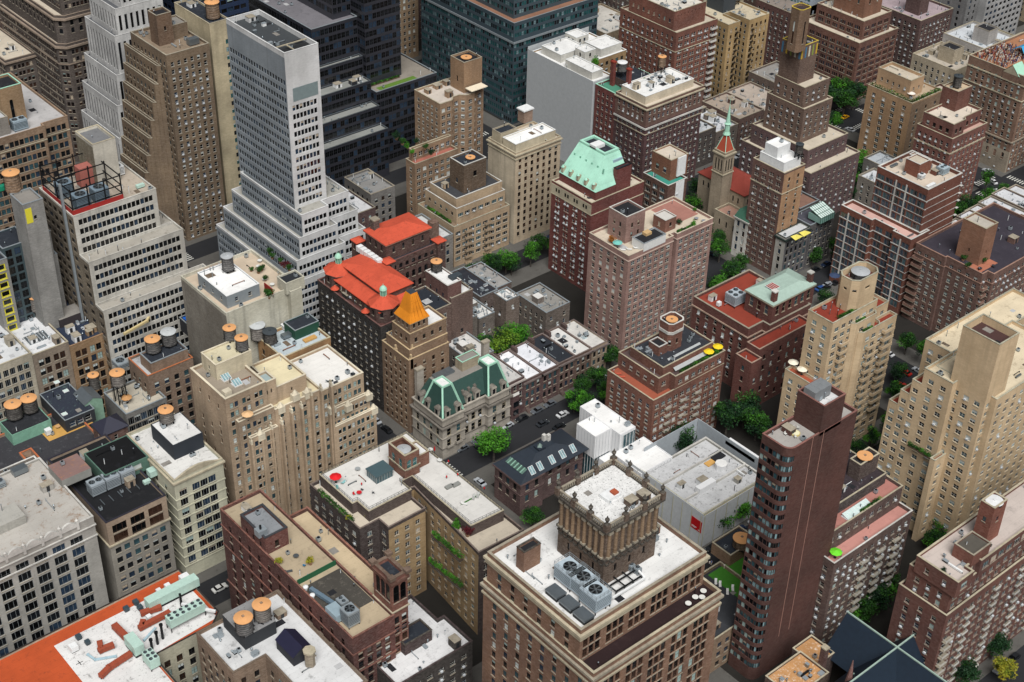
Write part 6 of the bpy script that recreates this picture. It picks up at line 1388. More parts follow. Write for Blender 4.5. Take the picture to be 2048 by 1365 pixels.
for xx,yy in ((x0+4.5,302),(x0+5.5,298)):skylight(b,xx,yy,xx+2.6,yy+2.2,zt,.6,G_SKY,3,.9)
m=MB();m.box(x0+.8,295.2,zt,x0+3,297,zt+2,BDW);b.part('roof_hut',m)
tank(167.9,306.4,56.6,1.75,3.4,'wooden tank with tan lid on the beige deco roof house, nearer of a pair','tan','grey',.7);tank(167.9,312.7,56.6,1.75,3.4,'wooden tank with tan lid on the beige deco roof house, farther of a pair','tan','grey',.7)
table_set(190.1,293.9,42.4-.9,'dark table on the white end terrace of the beige deco block',col='#3a3c40');lounger(189.4,296,41.5,'dark bench on the white end terrace of the beige deco block',col='#26302e',rz=1.3);table_set(196.3,294.3,41.5,'large dark table at the far corner of the white end terrace',col='#26282c')
umbrella(159.9,292.6,44,'tan square awning parasol on the beige deco terrace','#d8b184')
# ------------------------------------------------------------------ ochre block and white terrace block behind it
OCB=wall('#c08f54',.12,.2,'#a87a48')
b=Bld('loft_building','ochre brick loft with paired windows and a cluttered dark green roof house')
b.mass((184,312.3,201,326),0,42.5,OCB,roofm('#b9c4c8','#4a5054',.5),F(3.2,4,1.4,1.9,'dark',t=2),F(3.2,3.9,2.3,2.0,'darkp',m=1,t=2.2),par=(.9,.35),cap=wall('#cdbf9a',.1,.1))
x,y=197.1,320;b.mass((x-4.5,y-1.5,x+4,y+4.5),42.5,45.6,plain('#1f4a3a',.7,name='green_sheet'),TARB,None,F(4,3,1,1.7,'white',t=1),par=(.3,.2),cap=GALV,name='roof_house')
tank(184.4,326.1,42.5,2.2,4.2,'pale grey tank with a grey lid on the ochre loft roof','grey','pale',.7);tank(186,321.9,42.5,2.0,3.6,'dark tank with a dark lid on the ochre loft roof','dark','dark',.7)
simple_box(196.1,316.1,42.5,4.2,1.6,.6,'wooden crate of tan pipes at the ochre loft parapet',plain('#c79a5a',.8,name='timber'),leg=.1);hvac(193.6,325.5,42.5,2.2,1.8,1.4,'white condenser on the ochre loft roof',case=WHITEP);simple_box(191.5,321.4,42.5,3.4,1.8,1.2,'silver duct box on the ochre loft roof',METAL)
TW=wall('#d5d2bf',.1,.35,'#b9b49c');TWS=wall('#9a9488',.12,.3,'#857d70')
b=Bld('office_building','cream-walled block with a planted beige roof terrace and a steel tank')
x0,y0=175,327
b.mass([(x0,y0),(x0+21,y0),(x0+21,y0-2),(x0+25,y0-2),(x0+25,353),(x0,353)],0,54,TW,roofm('#c9b8a2','#8d7f70',.25),None,F(3.4,5,1.0,1.9,'dark',m=2,t=5,skip=.55),par=(1.0,.35),cap=TW,edges={5:None},wl2={5:TWS})
ax,ay=177.9,331;b.mass((177.5,330.3,188.7,346.8),54,58,plain('#8d969c',.6,.2,name='grey_sheet'),WHITE_C,F(5,4,1.2,1.4,'white',t=1.2),F(5,4,1.2,1.4,'white',t=1.2),par=(.25,.25),cap=WHITEP,name='roof_house')
m=MB();q0=(185.2,351.4,55);m.face([(q0[0]-4,q0[1]-1,54.012),(q0[0]+4,q0[1]-1,54.012),(q0[0]+4,q0[1]+2,54.012),(q0[0]-4,q0[1]+2,54.012)],roofm('#c47a6a','#8a5a50',.3));b.part('roof_coating',m)
tank(185.5,342.3,58,1.75,4.4,'galvanised steel tank with a conical lid on the white roof house','steel','grey',.9)
R_=random.Random(5)
SP=[1.3,1.2,1.3,1.2,1.1,1.1,1.8,1.2,1.0,.9]
PL=[(203.6,348.2,54),(202.8,345.6,54),(195,341.1,54),(196.5,341.8,54),(194.3,336.2,54),(203.4,341.9,54),(189.8,327.5,54),(203.1,336.6,54),(183.8,334.8,54),(193.8,343.4,54)]
for q,r in zip(PL,SP):shrub(q[0],q[1],54,r,'round green potted shrub on the beige roof terrace','green',group='potted shrubs on the beige roof terrace')
for q,l in (((202.9,339,54),'dark red potted shrub on the beige roof terrace, left of two'),((204,338.1,54),'dark red potted shrub on the beige roof terrace, right of two')):shrub(q[0],q[1],54,1.3,l,'red')
for i,q in enumerate(((198.8,346.4,54),(194.2,336.4,54),(194.4,332.6,54),(196.7,343.9,54))):table_set(q[0],q[1],54,'white round table on the beige roof terrace','tables on the beige roof terrace')
m=MB();q=(191.2,329,54);m.box(q[0]-.2,q[1]-2,54,q[0]+.1,q[1]+2.5,57,plain('#8f2a24',.7,name='red_screen'));b.part('screen',m)
q=(198.6,327.7,57);b.mass((q[0]-3.5,q[1]-2,q[0]+3,q[1]+3),54,57.5,TW,roofm('#2b2e33','#555555',.3),F(5,3,.9,1.5,'dark',t=1.3),F(5,4,.9,1.3,'dark',t=1.3),par=(.4,.3),cap=TW,name='roof_house')
# ------------------------------------------------------------------ blocks either side of 38th, left
b=Bld('loft_building','brown loft with two tanks on its black roof house, beside the beige deco block')
x0,y0,x1,y1=(157.5,343.5,173.4,365.3)
b.mass((x0-2,y0,x0+13.5,y0+12),0,31,wall('#9d8068',.16,.2),SILVER,F(3.2,3,1.2,1.7,'dark',t=3),F(3.2,3,1.4,1.8,'dark',t=2.6),par=(.8,.3),cap=plain('#b06a44',.8,name='coping'))
q=(163.5,345.3,34);b.mass((q[0]-6,q[1]-1,q[0]+6.5,q[1]+6),31,34.6,wall('#a98a70',.12,.2),TARB,None,F(5,5,1,1.2,'dark',t=1.5),par=(.5,.3),cap=GALV,name='roof_house')
tank(161.5,349.7,34.6,2.2,4.0,'tan-lidded tank on the black roof house, left of a pair by the deco block','tan','grey',.9);tank(167.2,350.1,34.6,2.2,4.0,'grey-lidded tank on the black roof house, right of a pair by the deco block','grey','grey',.9)
q=(179.7,355.9,36);b.mass((q[0]-3.5,q[1]-3,q[0]+3.5,q[1]+4),31,35.5,plain('#2b2d31',.8,name='dark_cladding'),TAR,None,None,par=(.3,.25),cap=GALV,name='roof_house')
tp_=empty('tarpaulin',(q[0],q[1],35.6),'bright blue tarpaulin stretched over a dark roof house','tarpaulin')
m=MB();N=6
def tz(i,j):return 35.75+.35*math.sin(i*1.9+j*.7)*math.cos(j*1.4)+.25*(i ==3)
for i in range(N):
    for j in range(N):
        def pt(a,c):return (q[0]-2.8+5.6*a/N,q[1]-2.5+5.8*c/N,tz(a,c))
        m.face([pt(i,j),pt(i+1,j),pt(i+1,j+1),pt(i,j+1)],plain('#1f66c8',.5,name='tarp',var=.03),True)
m.build('sheet',tp_)
for i,u in enumerate(((1500,1280),(1565,1275),(1645,1290))):
    qq=((177.3,357.4,31),(179.4,356.1,31),(181.5,353.6,31))[i];hvac(qq[0],qq[1],31,1.3,1.2,2.0,'white condenser below the blue tarpaulin, ' +('left of three','middle of three','right of three')[i],case=WHITEP,group='white condensers below the tarpaulin')
dd=(159.7,365.2,31);duct([(dd[0],dd[1],33),(dd[0]+9,dd[1]+2,33),(dd[0]+13,dd[1]+6,33)],.7,.7,'cream pipe duct running over the loft roof to the left of the tanks',plain('#cdbb8a',.7,name='cream_paint'),z0=.4)
UB=wall('#c8a284',.12,.16,'#ad8a70')
b=Bld('loft_building','pinkish tan U-shaped loft with orange-edged parapets and a wooden roof deck')
b.mass([(70,330),(113,330),(113,342),(116,342),(116,331.5),(134,331.5),(134,353.5),(70,353.5)],0,24,UB,roofm('#3a3a3e','#6a6a6e',.4),F(3.4,3.0,1.4,2.1,'dark',m=1,t=1.6),F(3.4,3.0,1.5,2.1,'dark',m=.8,t=1.6),par=(.8,.35),cap=plain('#b86a44',.8,name='coping'))
m=MB();q=(129.1,346.8,24);m.face([(q[0]-7,q[1]-4,24.012),(q[0]+7,q[1]-4,24.012),(q[0]+7,q[1]+2,24.012),(q[0]-7,q[1]+2,24.012)],plain('#c79a52',.8,name='deck_boards'));b.part('deck',m)
q=(113.3,347.4,125.4,355.5);b.mass(q,24,27.5,plain('#7fae98',.75,name='green_sheet',var=.2),roofm('#2a2c30','#55555a',.4),None,None,par=(.25,.2),name='roof_house')
tank(117.8,354.5,27.5,2.3,4.2,'dark wooden tank with tan lid on the green roof house, left of a pair','tan','dark',1.0);tank(122.7,354.5,27.5,2.2,4.0,'dark wooden tank with tan lid on the green roof house, right of a pair','tan','dark',1.0)
q=(128,343.4,137.4,359.8);b.mass(q,24,28,plain('#35383c',.7,name='dark_cladding'),roofm('#2f3440','#6a8a80',.35),None,F(5,2.4,1.8,1.7,'white',t=.9),par=(.3,.2),cap=GALV,name='roof_house')
for i,p in enumerate(((134.9,362.6,28),(135,356.9,28),(129.5,346.8,28))):skylight(b,p[0]-.8,p[1]-.7,p[0]+.8,p[1]+.7,28.01,.4,plain('#c9dcd4',.4,name='skylight_glass'),2)
simple_box(123.5,346,24,1.8,1.6,1.6,'white roof box on the tan U-shaped loft',WHITEP);table_set(126.9,347,24,'small table on the wooden roof deck',col='#c8a070')
b=Bld('roof_house','small green sheet-metal hut with a corrugated gable roof among the tanks')
q=(138.9,348.4,30);x,y=q[0],q[1];b.mass((x-3,y-2,x+2.6,y+5),0,28.5,plain('#86a893',.75,name='green_sheet',var=.2),None,None,None,par=None)
m=MB();m.face([(x-3.2,y-2.2,28.5),(x-.2,y-2.2,30),(x-.2,y+5.2,30),(x-3.2,y+5.2,28.5)],METAL);m.face([(x-.2,y-2.2,30),(x+2.8,y-2.2,28.5),(x+2.8,y+5.2,28.5),(x-.2,y+5.2,30)],METAL);m.face([(x-3,y-2,28.5),(x+2.6,y-2,28.5),(x-.2,y-2,29.95)],plain('#86a893',.75,name='green_sheet',var=.2));b.part('roof',m)
b=Bld('loft_building','grey loft with a glazed front and a cluttered roof terrace between the tanks')
x0,y0,x1,y1=(145.1,339.4,157.6,359)
b.mass((x0,y0,x1+1,y0+14),0,24,wall('#8d8c88',.12,.15),roofm('#bdb6a6','#55524c',.5),None,F(3.3,2.2,1.9,2.7,'loft',m=.4,t=1.0),par=(.8,.3),cap=GALV)
tank(147.6,346.9,24,2.1,3.8,'pale wooden tank with tan lid on tall steel legs, between the lofts','tan','pale',7.0);tank(144,356.3,24,1.6,4.6,'dark tank with tan lid beside the green metal hut','tan','dark',1.6)
umbrella(148.6,345.2,24,'tan parasol on the cluttered roof terrace','#b98a5a');clutter(b,x0+1,y0+2,x1-1,y0+12,24,8,91)
hvac(156.3,363.6,24,3.6,4.4,1.6,'low grey cooling unit behind the tan lidded tanks',leg=.4)
# north side of 38th
for k,(xa,xb,h,c,rc,st,lb) in enumerate(((108,132.4,34,'#c7bda6','#cfd1d2','loft','cream loft with two-window bays at the left edge, north of the side street'),(132.5,144.3,33,'#a3917d','#d9dadb','darkp','taupe loft with four-window rows between the cream and tan lofts'),(144.4,161,31,'#b08a5e','#2b3446','darkp','tan loft with a dark blue roof beside the grey striped office block'))):
    b=Bld('loft_building',lb,group='lofts north of the side street');b.mass((xa,372,xb,398),0,h,wall(c,.12,.16),roofm(rc,'#4a4c50',.4,.2),None,F(3.5,4.2,1.5,2.2,st,m=1,t=1.8,grp=2,gap=.4),par=(.8,.35),cap=LIME if k <2 else wall('#b58a5c',.1,.1))
    clutter(b,xa+2,375,xb-2,394,h,9,100+k)
    if k ==1:skylight(b,xa+2,378,xa+9,383,h,.5,METAL,7,.3)
    if k ==2:m=MB();m.box(xa+3,384,h,xa+12,390,h+3,plain('#3a3436',.8,name='dark_cladding'),GRAVEL);m.box(xa+4,391,h,xa+9,395,h+4.5,plain('#4a3c38',.8,name='dark_cladding'),BROWNR);b.part('roof_house',m)
tank(144.1,392.1,34,1.9,4.6,'pale wooden tank with tan lid, left of a pair on the taupe loft','tan','pale',1.5);tank(148,391.7,33,1.8,3.6,'dark wooden tank with grey lid, right of a pair on the taupe loft','white','dark',1.5)
tank(139.7,404.7,34,2.3,4.2,'wooden tank with tan lid at the left edge above the cream loft','tan','grey',2.0)
# ------------------------------------------------------------------ grey striped office block with the steel cage
GS=wall('#d0cdc3',.08,.2,'#b9b5aa');GSW=wall('#8f8068',.2,.5,'#6d5f4e')
b=Bld('office_building','pale stepped office block with ribbon windows and a black steel cage on the roof')
x=155.5
fr_=F(3.25,1.5,1.3,2.0,'off',m=1.4,t=1.1);fwb=F(3.25,3.4,2.4,1.7,'off',m=1,t=1.6)
b.mass((x,379.5,x+28,402),0,70,GS,roofm('#b5a99a','#6a5f54',.5),fwb,fr_,par=(.6,.3),cap=GS,wl2={3:GSW})
b.mass((x,373.5,x+32.5,379.48),0,56.5,GS,roofm('#a9a49a','#6a645a',.6),fwb,fr_,par=(.7,.3),cap=GS,wl2={3:GSW})
b.mass((x+28.02,379.5,x+32.5,402),0,56.5,GS,roofm('#a9a49a','#6a645a',.6),None,None,par=(.7,.3),cap=GS,name='side_wall')
b.mass((x,368.5,x+38,373.48),0,41.5,GS,roofm('#a9a49a','#6a645a',.6),fwb,fr_,par=(.7,.3),cap=GS,wl2={3:GSW})
cg=empty('roof_cage',(x+10,385,70),'black steel cage frame standing round the cooling plant on the striped block','steel cage')
rd=plain('#a02a26',.8,name='red_netting')
for (xa,ya,xb_,yb_,tag_) in ((x+.6,380.2,x+17,400,0),):
    m=MB()
    for z in (72.6,75.4,78.6):
        for p,q in (((xa,ya),(xb_,ya)),((xa,ya),(xa,yb_)),((xb_,ya),(xb_,yb_)),((xa,yb_),(xb_,yb_)),((xa,(ya+yb_)/2),(xb_,(ya+yb_)/2))):m.bar((*p,z),(*q,z),.28,DKMETAL)
    m.build('rail',cg)
    for i in range(4):
        for yy in (ya,(ya+yb_)/2,yb_):m=MB();xx=xa+(xb_-xa)*i/3;m.bar((xx,yy,70),(xx,yy,79.4),.34,DKMETAL);m.build('post',cg)
    m=MB();m.box(xa-.2,ya-.25,70.6,xb_+.2,ya-.15,72.2,rd);m.box(xa-.3,ya-.2,70.6,xa-.2,yb_,72.2,rd);m.build('netting',cg)
for i,(dx,dy,l) in enumerate(((5,3.5,'blue-grey cooling tower inside the black steel cage, left of the near pair'),(11.5,4.2,'blue-grey cooling tower inside the black steel cage, right of the near pair'),(4.5,13.5,'blue-grey cooling tower inside the black steel cage, at the back'))):
    hvac(x+dx,380+dy,70,4.6,4.2,4.4,l,case=plain('#8295a3',.55,.2,name='unit_paint'),fr=.38,leg=.5,cat='cooling tower',name='cooling_tower',group='cooling towers in the steel cage')
simple_box(x+13,396,70,5,3.4,6.5,'rust-red plant box at the back of the steel cage',plain('#a5645a',.8,name='unit_paint'));hvac(x+24,396,70,2.6,3.4,3.0,'white rooftop unit with copper coil behind the steel cage',case=WHITEP,ny=2);simple_box(x+25,384,70,2.6,1.2,.9,'small green roof unit at the striped block corner',MINT)
m=MB();m.bar((x-.6,384,4),(x-.6,384,80),.7,GALV);b.part('flue',m)
gb=Bld('office_building','plain cream block with a ribbed grey top behind the steel cage')
q=(170.4,391.8,178.1,403.2);gb.mass(q,0,84,wall('#d6d0c0',.08,.25),roofm('#77787a','#4a4a4c',.4),None,None,par=(.9,.35),cap=LIME,wl2={3:wall('#9a8f74',.2,.5)})
# yellow trimmed stepped building, left edge
YG=wall('#a3a29e',.1,.15);YT=plain('#d9cf3a',.7,name='yellow_trim',var=.05)
b=Bld('apartment_building','grey stepped building with yellow window frames beside the striped block')
wsty('yellow',YT,[G_BLACK,G_DARK,G_BLUE],'one',sill=YT,blind=.1,d=.2,fw=.35)
b.mass((145.9,389.2,151.6,394),0,62,YG,roofm('#b3a79b','#5a544c',.6),F(3.1,2.6,2.0,2.2,'yellow',m=.2,t=1.2),F(3.1,4.4,3.4,2.2,'yellow',m=.3,t=1.2),par=(.5,.3),cap=GALV)
b.mass((147.9,390,152.8,395.3),0,53,YG,roofm('#a9a49a','#6a645a',.6),F(3.1,2.6,1.8,2.0,'yellow',m=.3,t=1.5),None,par=(.5,.3),cap=GALV,name='step_wall')
b.mass((136.9,391.7,145.8,402),0,60,plain('#4d5d62',.4,.3,name='glass_wall',var=.1),TARB,None,F(3.1,2.4,2.0,2.4,'dkcurt',m=.3,t=.6),par=(.4,.3),cap=GALV,name='glazed_wall')
b.mass((131.9,389.2,136.8,400),0,58,YG,TARB,None,F(3.1,4,3,2.2,'yellow',m=.4,t=1.0),par=(.5,.3),cap=GALV,name='side_wall')
b.mass((142.9,384.8,149.4,393.3),0,76,YG,GRAVEL,None,F(30,3,.9,1.2,'dark',t=4,last=1),par=(.6,.3),cap=GALV,name='lift_wall')
m=MB();m.box(143.3,384.7,70,145.3,384.8,75,YT);b.part('yellow_panel',m)
tank(145.1,395.2,76,2.4,5.6,'large tan wooden tank with tan lid, highest one at the left edge','tan','tan',.7)
simple_box(142.5,397.8,76,2.4,1.6,1.4,'green plastic container on the grey stepped building',plain('#1f8a6a',.6,name='green_plastic'))
# ------------------------------------------------------------------ white slab tower with the stepped base
WT=wall('#d5d6d6',.05,.08,'#c6c7c6');WTW=wall('#98a1a8',.05,.1,'#8a949c')  # WTW: greyer copy for the west faces, their shade put into the colour
b=Bld('office_tower','tall white slab tower with dark ribbon windows above a stepped grey base')
fw_=F(3.1,1.5,1.3,1.8,'off',m=.5,t=1.6);fs_=F(3.1,1.5,1.3,1.85,'off',m=.8,t=1.6)
for k,(h,xa,xb,yb) in enumerate(((26,222.4,257,416),(34,224.2,255,413),(42,226.0,252.5,409),(50,227.8,249.5,405))):
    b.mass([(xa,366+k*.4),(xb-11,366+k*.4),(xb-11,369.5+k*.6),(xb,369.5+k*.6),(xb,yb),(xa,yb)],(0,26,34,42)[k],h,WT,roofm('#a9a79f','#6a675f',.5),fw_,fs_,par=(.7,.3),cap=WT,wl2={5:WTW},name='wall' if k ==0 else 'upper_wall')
tx0,ty0,tx1,ty1=(229,372.9,241.7,407.1)
zt=105.7
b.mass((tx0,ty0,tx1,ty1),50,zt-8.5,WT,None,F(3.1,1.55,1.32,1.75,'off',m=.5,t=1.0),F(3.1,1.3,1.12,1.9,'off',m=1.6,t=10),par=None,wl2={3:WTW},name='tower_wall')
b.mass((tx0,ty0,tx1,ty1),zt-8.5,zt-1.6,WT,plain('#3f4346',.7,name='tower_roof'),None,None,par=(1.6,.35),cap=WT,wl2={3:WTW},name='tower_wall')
m=MB();m.box(tx0+2.2,ty0-.06,zt-17.2,tx1-1.0,ty0-.012,zt-12.6,plain('#8fa0a2',.4,.3,name='louvre'));b.part('louvre',m)
m=MB();m.box(tx0+1,ty0+.5,zt-1.55,tx1-.5,ty0+6,zt-1.5,plain('#1f2123',.8,name='roof_pit'));m.bar((tx0+4.5,ty0+.5,zt-.4),(tx0+4.5,ty0+6,zt-.4),.3,LIME);m.bar((tx0+.4,ty0+6.1,zt-.4),(tx1-.4,ty0+6.1,zt-.4),.3,LIME);b.part('roof_truss',m)
clutter(b,tx0+2,ty0+9,tx1-2,ty1-2,zt-1.6,5,201);clutter(b,247,374,251,398,50,8,202)
# ------------------------------------------------------------------ black glass tower
BG=plain('#3b3c43',.25,.2,name='black_spandrel',var=.06,spec=.6);BGE=plain('#39343f',.35,.2,name='dark_band',var=.05)
b=Bld('office_tower','black glass office tower stepping down in ledges behind the white slab tower')
fd=F(3.6,1.9,1.75,2.4,'dkcurt',m=.1,t=.7,zb=.5)
px,py=321.4,454.9
b.mass((px,py,px+31,516),0,34,BG,roofm('#8d867c','#4a4642',.4),fd,fd,par=(.6,.3),cap=GALV)
m=MB();m.face([(px+3,py+1,34.012),(px+22,py+1,34.012),(px+22,py+4.5,34.012),(px+3,py+4.5,34.012)],plain('#5a7a2c',.95,name='turf'));b.part('lawn',m)
hx,hy=322.5,463;rx,ry=340.1,463
b.mass((hx,hy,rx,516),34,130,BG,TAR,fd,fd,par=(.6,.3),name='tower_wall')
b.mass((hx-22,hy+5,hx-.02,516),0,62,BG,roofm('#77757a','#3a3a3e',.4),fd,fd,par=(.6,.3),cap=GALV,name='tower_wall')
b.mass((hx-9,hy+9,hx-.02,516),62,125,BG,TAR,fd,fd,par=(.6,.3),name='tower_wall')
for k,(h,y) in enumerate(((46,3.4),(38,0),(29,-5.5),(21,-11))):
    b.mass((hx-34,hy+y-(3.4 if k else 0)-1.2,px-.03 if k >1 else hx-.03 if k ==0 else px-.03,hy+4.9 if k ==0 else hy+(3.4,0,-5.5)[k-1]-(3.4 if k >1 else 0)-1.25),0,h,BG,roofm('#8f918d','#5a5d58',.4),fd,fd,par=(.5,.3),cap=METAL,name='ledge_wall')
hedge(hx+1,hy-1.3,rx-2,hy-1.3,34,.8,1.0,'row of small green plants along the black glass tower terrace')
# ------------------------------------------------------------------ dark green glass tower
DG=plain('#46545c',.5,.1,name='slate_spandrel',var=.06)
b=Bld('office_tower','dark green glass tower with a terracotta ledge at the top of the photo')
f_=F(3.2,1.35,1.15,1.9,'teal',m=.4,t=.9)
b.mass((391,451,440,516),0,39,DG,None,f_,f_,par=None,bands=[(38.2,.9,.3,GALV)])
b.mass((391,451,440,516),39.2,47,DG,roofm('#8f6a56','#5a4a40',.4),f_,f_,par=(.7,.3),cap=GALV,name='upper_wall')
b.mass((395,456,440,516),47,125,DG,TAR,f_,f_,par=(.6,.3),name='tower_wall')
# ------------------------------------------------------------------ north side of 38th, Madison to Park
b=Bld('town_house','low building with a cluttered white roof beside the stepped white tower base')
b.mass((259,373,296,392),0,15,wall('#a09a92',.15,.2),roofm('#cfd0cf','#55575a',.5),F(3.4,3,1.2,1.8,'dark',t=2),F(3.4,3,1.2,1.8,'dark',t=2),par=(.8,.3),cap=GALV)
b.mass((271,377,282,386),15,18.5,wall('#d5d4cf',.1,.1),WHITE_R,None,F(4,3.5,1.3,1.7,'dark',t=1),par=(.3,.25),cap=WHITEP,name='roof_house')
clutter(b,261,375,294,390,15,18,210);m=MB();m.box(288,375,0,291,378,22,wall('#8d6a58',.15,.2));b.part('chimney',m)
SAND=wall('#c9ad88',.1,.1,'#b59878')
b=Bld('apartment_house','sand-coloured apartment house with a dark roof tower and stacked corner balconies')
x0,y0,x1,y1=(297.2,374,324.2,394.6)
zl=16.7
fb=F(2.75,3.2,1.2,1.3,'dark',t=1.6);fs2=F(2.75,3.2,2.2,1.4,'whitet',m=.4,t=1.6)
b.mass((x0,y0,x1,396),0,zl,SAND,roofm('#8d7a68','#5a5048',.4),F(2.75,6,1,1.3,'dark',m=8,t=2),fs2,par=(1.0,.3),cap=CRM)
ux0,uy0,ux1,uy1=(300.1,376.1,323.5,395.1)
b.mass((ux0,uy0,ux1,uy1),zl,22.7,SAND,roofm('#4a4c50','#7a7a7c',.3),fb,fs2,par=(.8,.3),cap=WHITE_ST,name='upper_wall')
vx0,vy0,vx1,vy1=(301.4,377.8,323.4,393.7)
b.mass((vx0,vy0,vx1,vy1),22.7,25.7,SAND,roofm('#3f4145','#6a6a6c',.3),fb,fs2,par=(.8,.3),cap=WHITE_ST,name='upper_wall')
q=(306.9,380.3,317.6,388.6);b.mass(q,25.7,36.7,wall('#7d6248',.15,.3),TARB,F(30,3,1.2,2.0,'dark',t=6,last=1,n=1),F(30,4,1.6,2.2,'dark',t=3,last=1,n=1),par=(.7,.35),cap=WHITE_ST,name='roof_tower')
tank(313.3,384.4,36.7,1.7,.5,'tan tank lid inside the dark roof tower of the sand-coloured house','tan','tan',0,flat=.1)
balconies(b,((x0,y0),(x1,y0)),[6.5,16],[zl-2.75*k-2.9 for k in range(0,10)],3.0,1.1,SAND,None,STONE,h=.9)
hedge(ux0-1.2,uy1-3,ux0-1.2,uy0+2,zl,1.0,1.2,'green and red plants on the side terrace of the sand-coloured house')
CRT=wall('#d0bb9c',.08,.12,'#bda688')
b=Bld('apartment_house','cream stone apartment house with a strip of white roof and a plain pale side wall')
x0,y0,x1,y1=(325.7,373,348.2,400)
zc=38.8
b.mass((x0,y0,x1,y0+16),0,zc,CRT,PAVER,None,F(2.9,3.0,1.2,1.7,'brown',m=.8,t=2),par=(.7,.3),cap=LIME,bands=[(zc-2.2,.35,.3,LIME),(zc-.5,.5,.6,LIME)],wl2={3:wall('#d9c9ac',.06,.2)})
b.mass((x0+1.2,y0+1.5,x1-1.5,y0+9),zc,zc+3,wall('#d6c8a8',.08,.1),WHITE_C,None,F(4,2.6,1.6,1.8,'darkp',t=.7),par=(.3,.25),cap=WHITEP,name='penthouse_wall')
b.mass((x0+1,y0+10,x0+9,y0+15),zc,zc+4,wall('#cfc0a0',.08,.1),TARB,None,None,par=(.4,.3),cap=STONE,name='roof_house');m=MB();q=(345.6,390.6,46);m.box(q[0]-2.4,q[1]-1.8,40,q[0]+2,q[1]+1.8,45,wall('#b0907a',.15,.2));m.box(q[0]-2.8,q[1]-2.2,45,q[0]+2.4,q[1]+2.2,45.5,WHITEP);b.part('roof_house',m)
clutter(b,x0+1,y0+10,x0+14,y0+15,zc,8,220)
TC=wall('#b3906c',.14,.14,'#9a785a')
b=Bld('apartment_house','tan apartment house with canted bays, penthouse terrace and a tall square tank tower')
x0,y0,x1,y1=(320.9,412.3,344.1,428.5)
b.mass([(x0,y0),(x0+6,y0),(x0+8,y0+2),(x0+11,y0+2),(x0+13,y0),(x0+17,y0),(x0+19,y0+2),(x1,y0+2),(x1,y1),(x0,y1)],0,45,TC,roofm('#c7bdb2','#8a7a70',.4),F(2.95,3,1.3,1.5,'white',t=1.5),F(2.95,2.7,1.5,1.5,'whitep',m=.3,t=1.5),par=(.8,.3),cap=LIME)
q=(335.2,415.5,344.2,423.9);b.mass(q,45,57,wall('#b89068',.12,.2),TAR,F(30,4,1,2.4,'slim',t=6,last=1,n=1),F(30,5,.6,1,'slim',t=9,last=1,n=1,skip=1.0),par=(.8,.3),cap=STONE,name='tank_tower')
tank(339.7,419.7,57,2.0,.5,'tan tank lid inside the tall tan square tower near the top','tan','tan',0,flat=.12)
m=MB();q=(339.1,412.6,48);m.box(q[0]-4,q[1]-2,47.4,q[0]+4,q[1]+2,47.7,plain('#e8dcc4',.8,name='awning'));b.part('awning',m)
gx0,gy0,gx1,gy1=(304.1,406.5,318.5,425.1)
b.mass((gx0,gy0,324.9,y0-.02),0,27,TC,roofm('#a8685a','#7d5a4c',.3),F(2.95,3,1.3,1.5,'white',t=1.5),F(2.95,2.7,1.5,1.5,'whitep',m=.3,t=1.5),par=(.9,.3),cap=LIME,name='wing_wall')
b.mass((gx0+1.5,gy0+4,324.9,y0-.03),27,31,TC,PAVER,F(2.95,3,1.3,1.7,'white',t=1),F(2.95,2.7,1.5,1.7,'whitep',m=.3,t=1),par=(.9,.3),cap=LIME,name='upper_wall')
for i,(p,r) in enumerate((((307.1,422.3,33),2.0),((306.4,417.4,32),1.6),((306.1,413.7,32),1.5),((311.2,414.9,32),1.4),((310.7,408.8,32),1.4),((304.5,408.4,32),1.3),((310.1,404.1,32),1.5))):shrub(p[0],p[1],31,r,'green shrub in the roof garden of the tan house with canted bays',('dark','green','bright')[i % 3],group='shrubs of the high roof garden')
# ------------------------------------------------------------------ Park Avenue east side
SCF=plain('#b4b8ba',.85,name='white_sheeting',var=.1)
b=Bld('apartment_house','apartment block wrapped in pale grey construction sheeting, white penthouses on its roof')
b.mass([(387,397,),(398,397),(398,412),(420,412),(420,435),(387,435)],0,41,wall('#b8935f',.12,.16),WHITE_R,None,F(3,3,1.4,1.6,'dark',t=1.5),par=(.6,.3),cap=WHITEP)
m=MB();m.box(386.2,396.2,0,386.35,436.5,42.6,SCF);b.part('sheeting',m);m=MB();m.box(386.36,396.2,0,398,396.35,42.4,SCF);b.part('sheeting',m);m=MB();m.box(386.36,436.4,30,421,436.5,43.5,SCF);b.part('sheeting',m)
for (bx,h) in (((389,400,395,416),3),((397,413,403,419),5),((390,420,404,432),3.2),((407,414,419,424),3.2),((404,426,411,433),5)):b.mass(bx,41,41+h,wall('#d8d6cc',.08,.1),WHITE_R,F(4,2.6,1.1,1.6,'dark',t=.8),F(4,2.6,1.1,1.6,'dark',t=.8),par=(.3,.25),cap=WHITEP,name='penthouse_wall')
shrub(400,409,41,2.2,'green shrub in the light court of the sheeted block','bright')
RB3=wall('#8a5a50',.12,.1,'#6f4644');PUR=wall('#6d4246',.12,.1,'#583638')
b=Bld('apartment_house','big plum brick apartment house with a white belt course and cream penthouses')
x0,y0,x1,y1=(387,366.3,419,383.8)
zb3=33.8
fbw=F(2.9,2.6,1.0,1.5,'white',m=.8,t=1.4);fbs=F(2.9,2.6,1.0,1.5,'white',m=.8,t=1.4)
b.mass((x0,y0,x1,y1),0,zb3,PUR,None,fbw,fbs,par=None,bands=[(zb3-1.2,.7,.35,WHITE_ST),(zb3-3.4,.3,.2,LIME)])
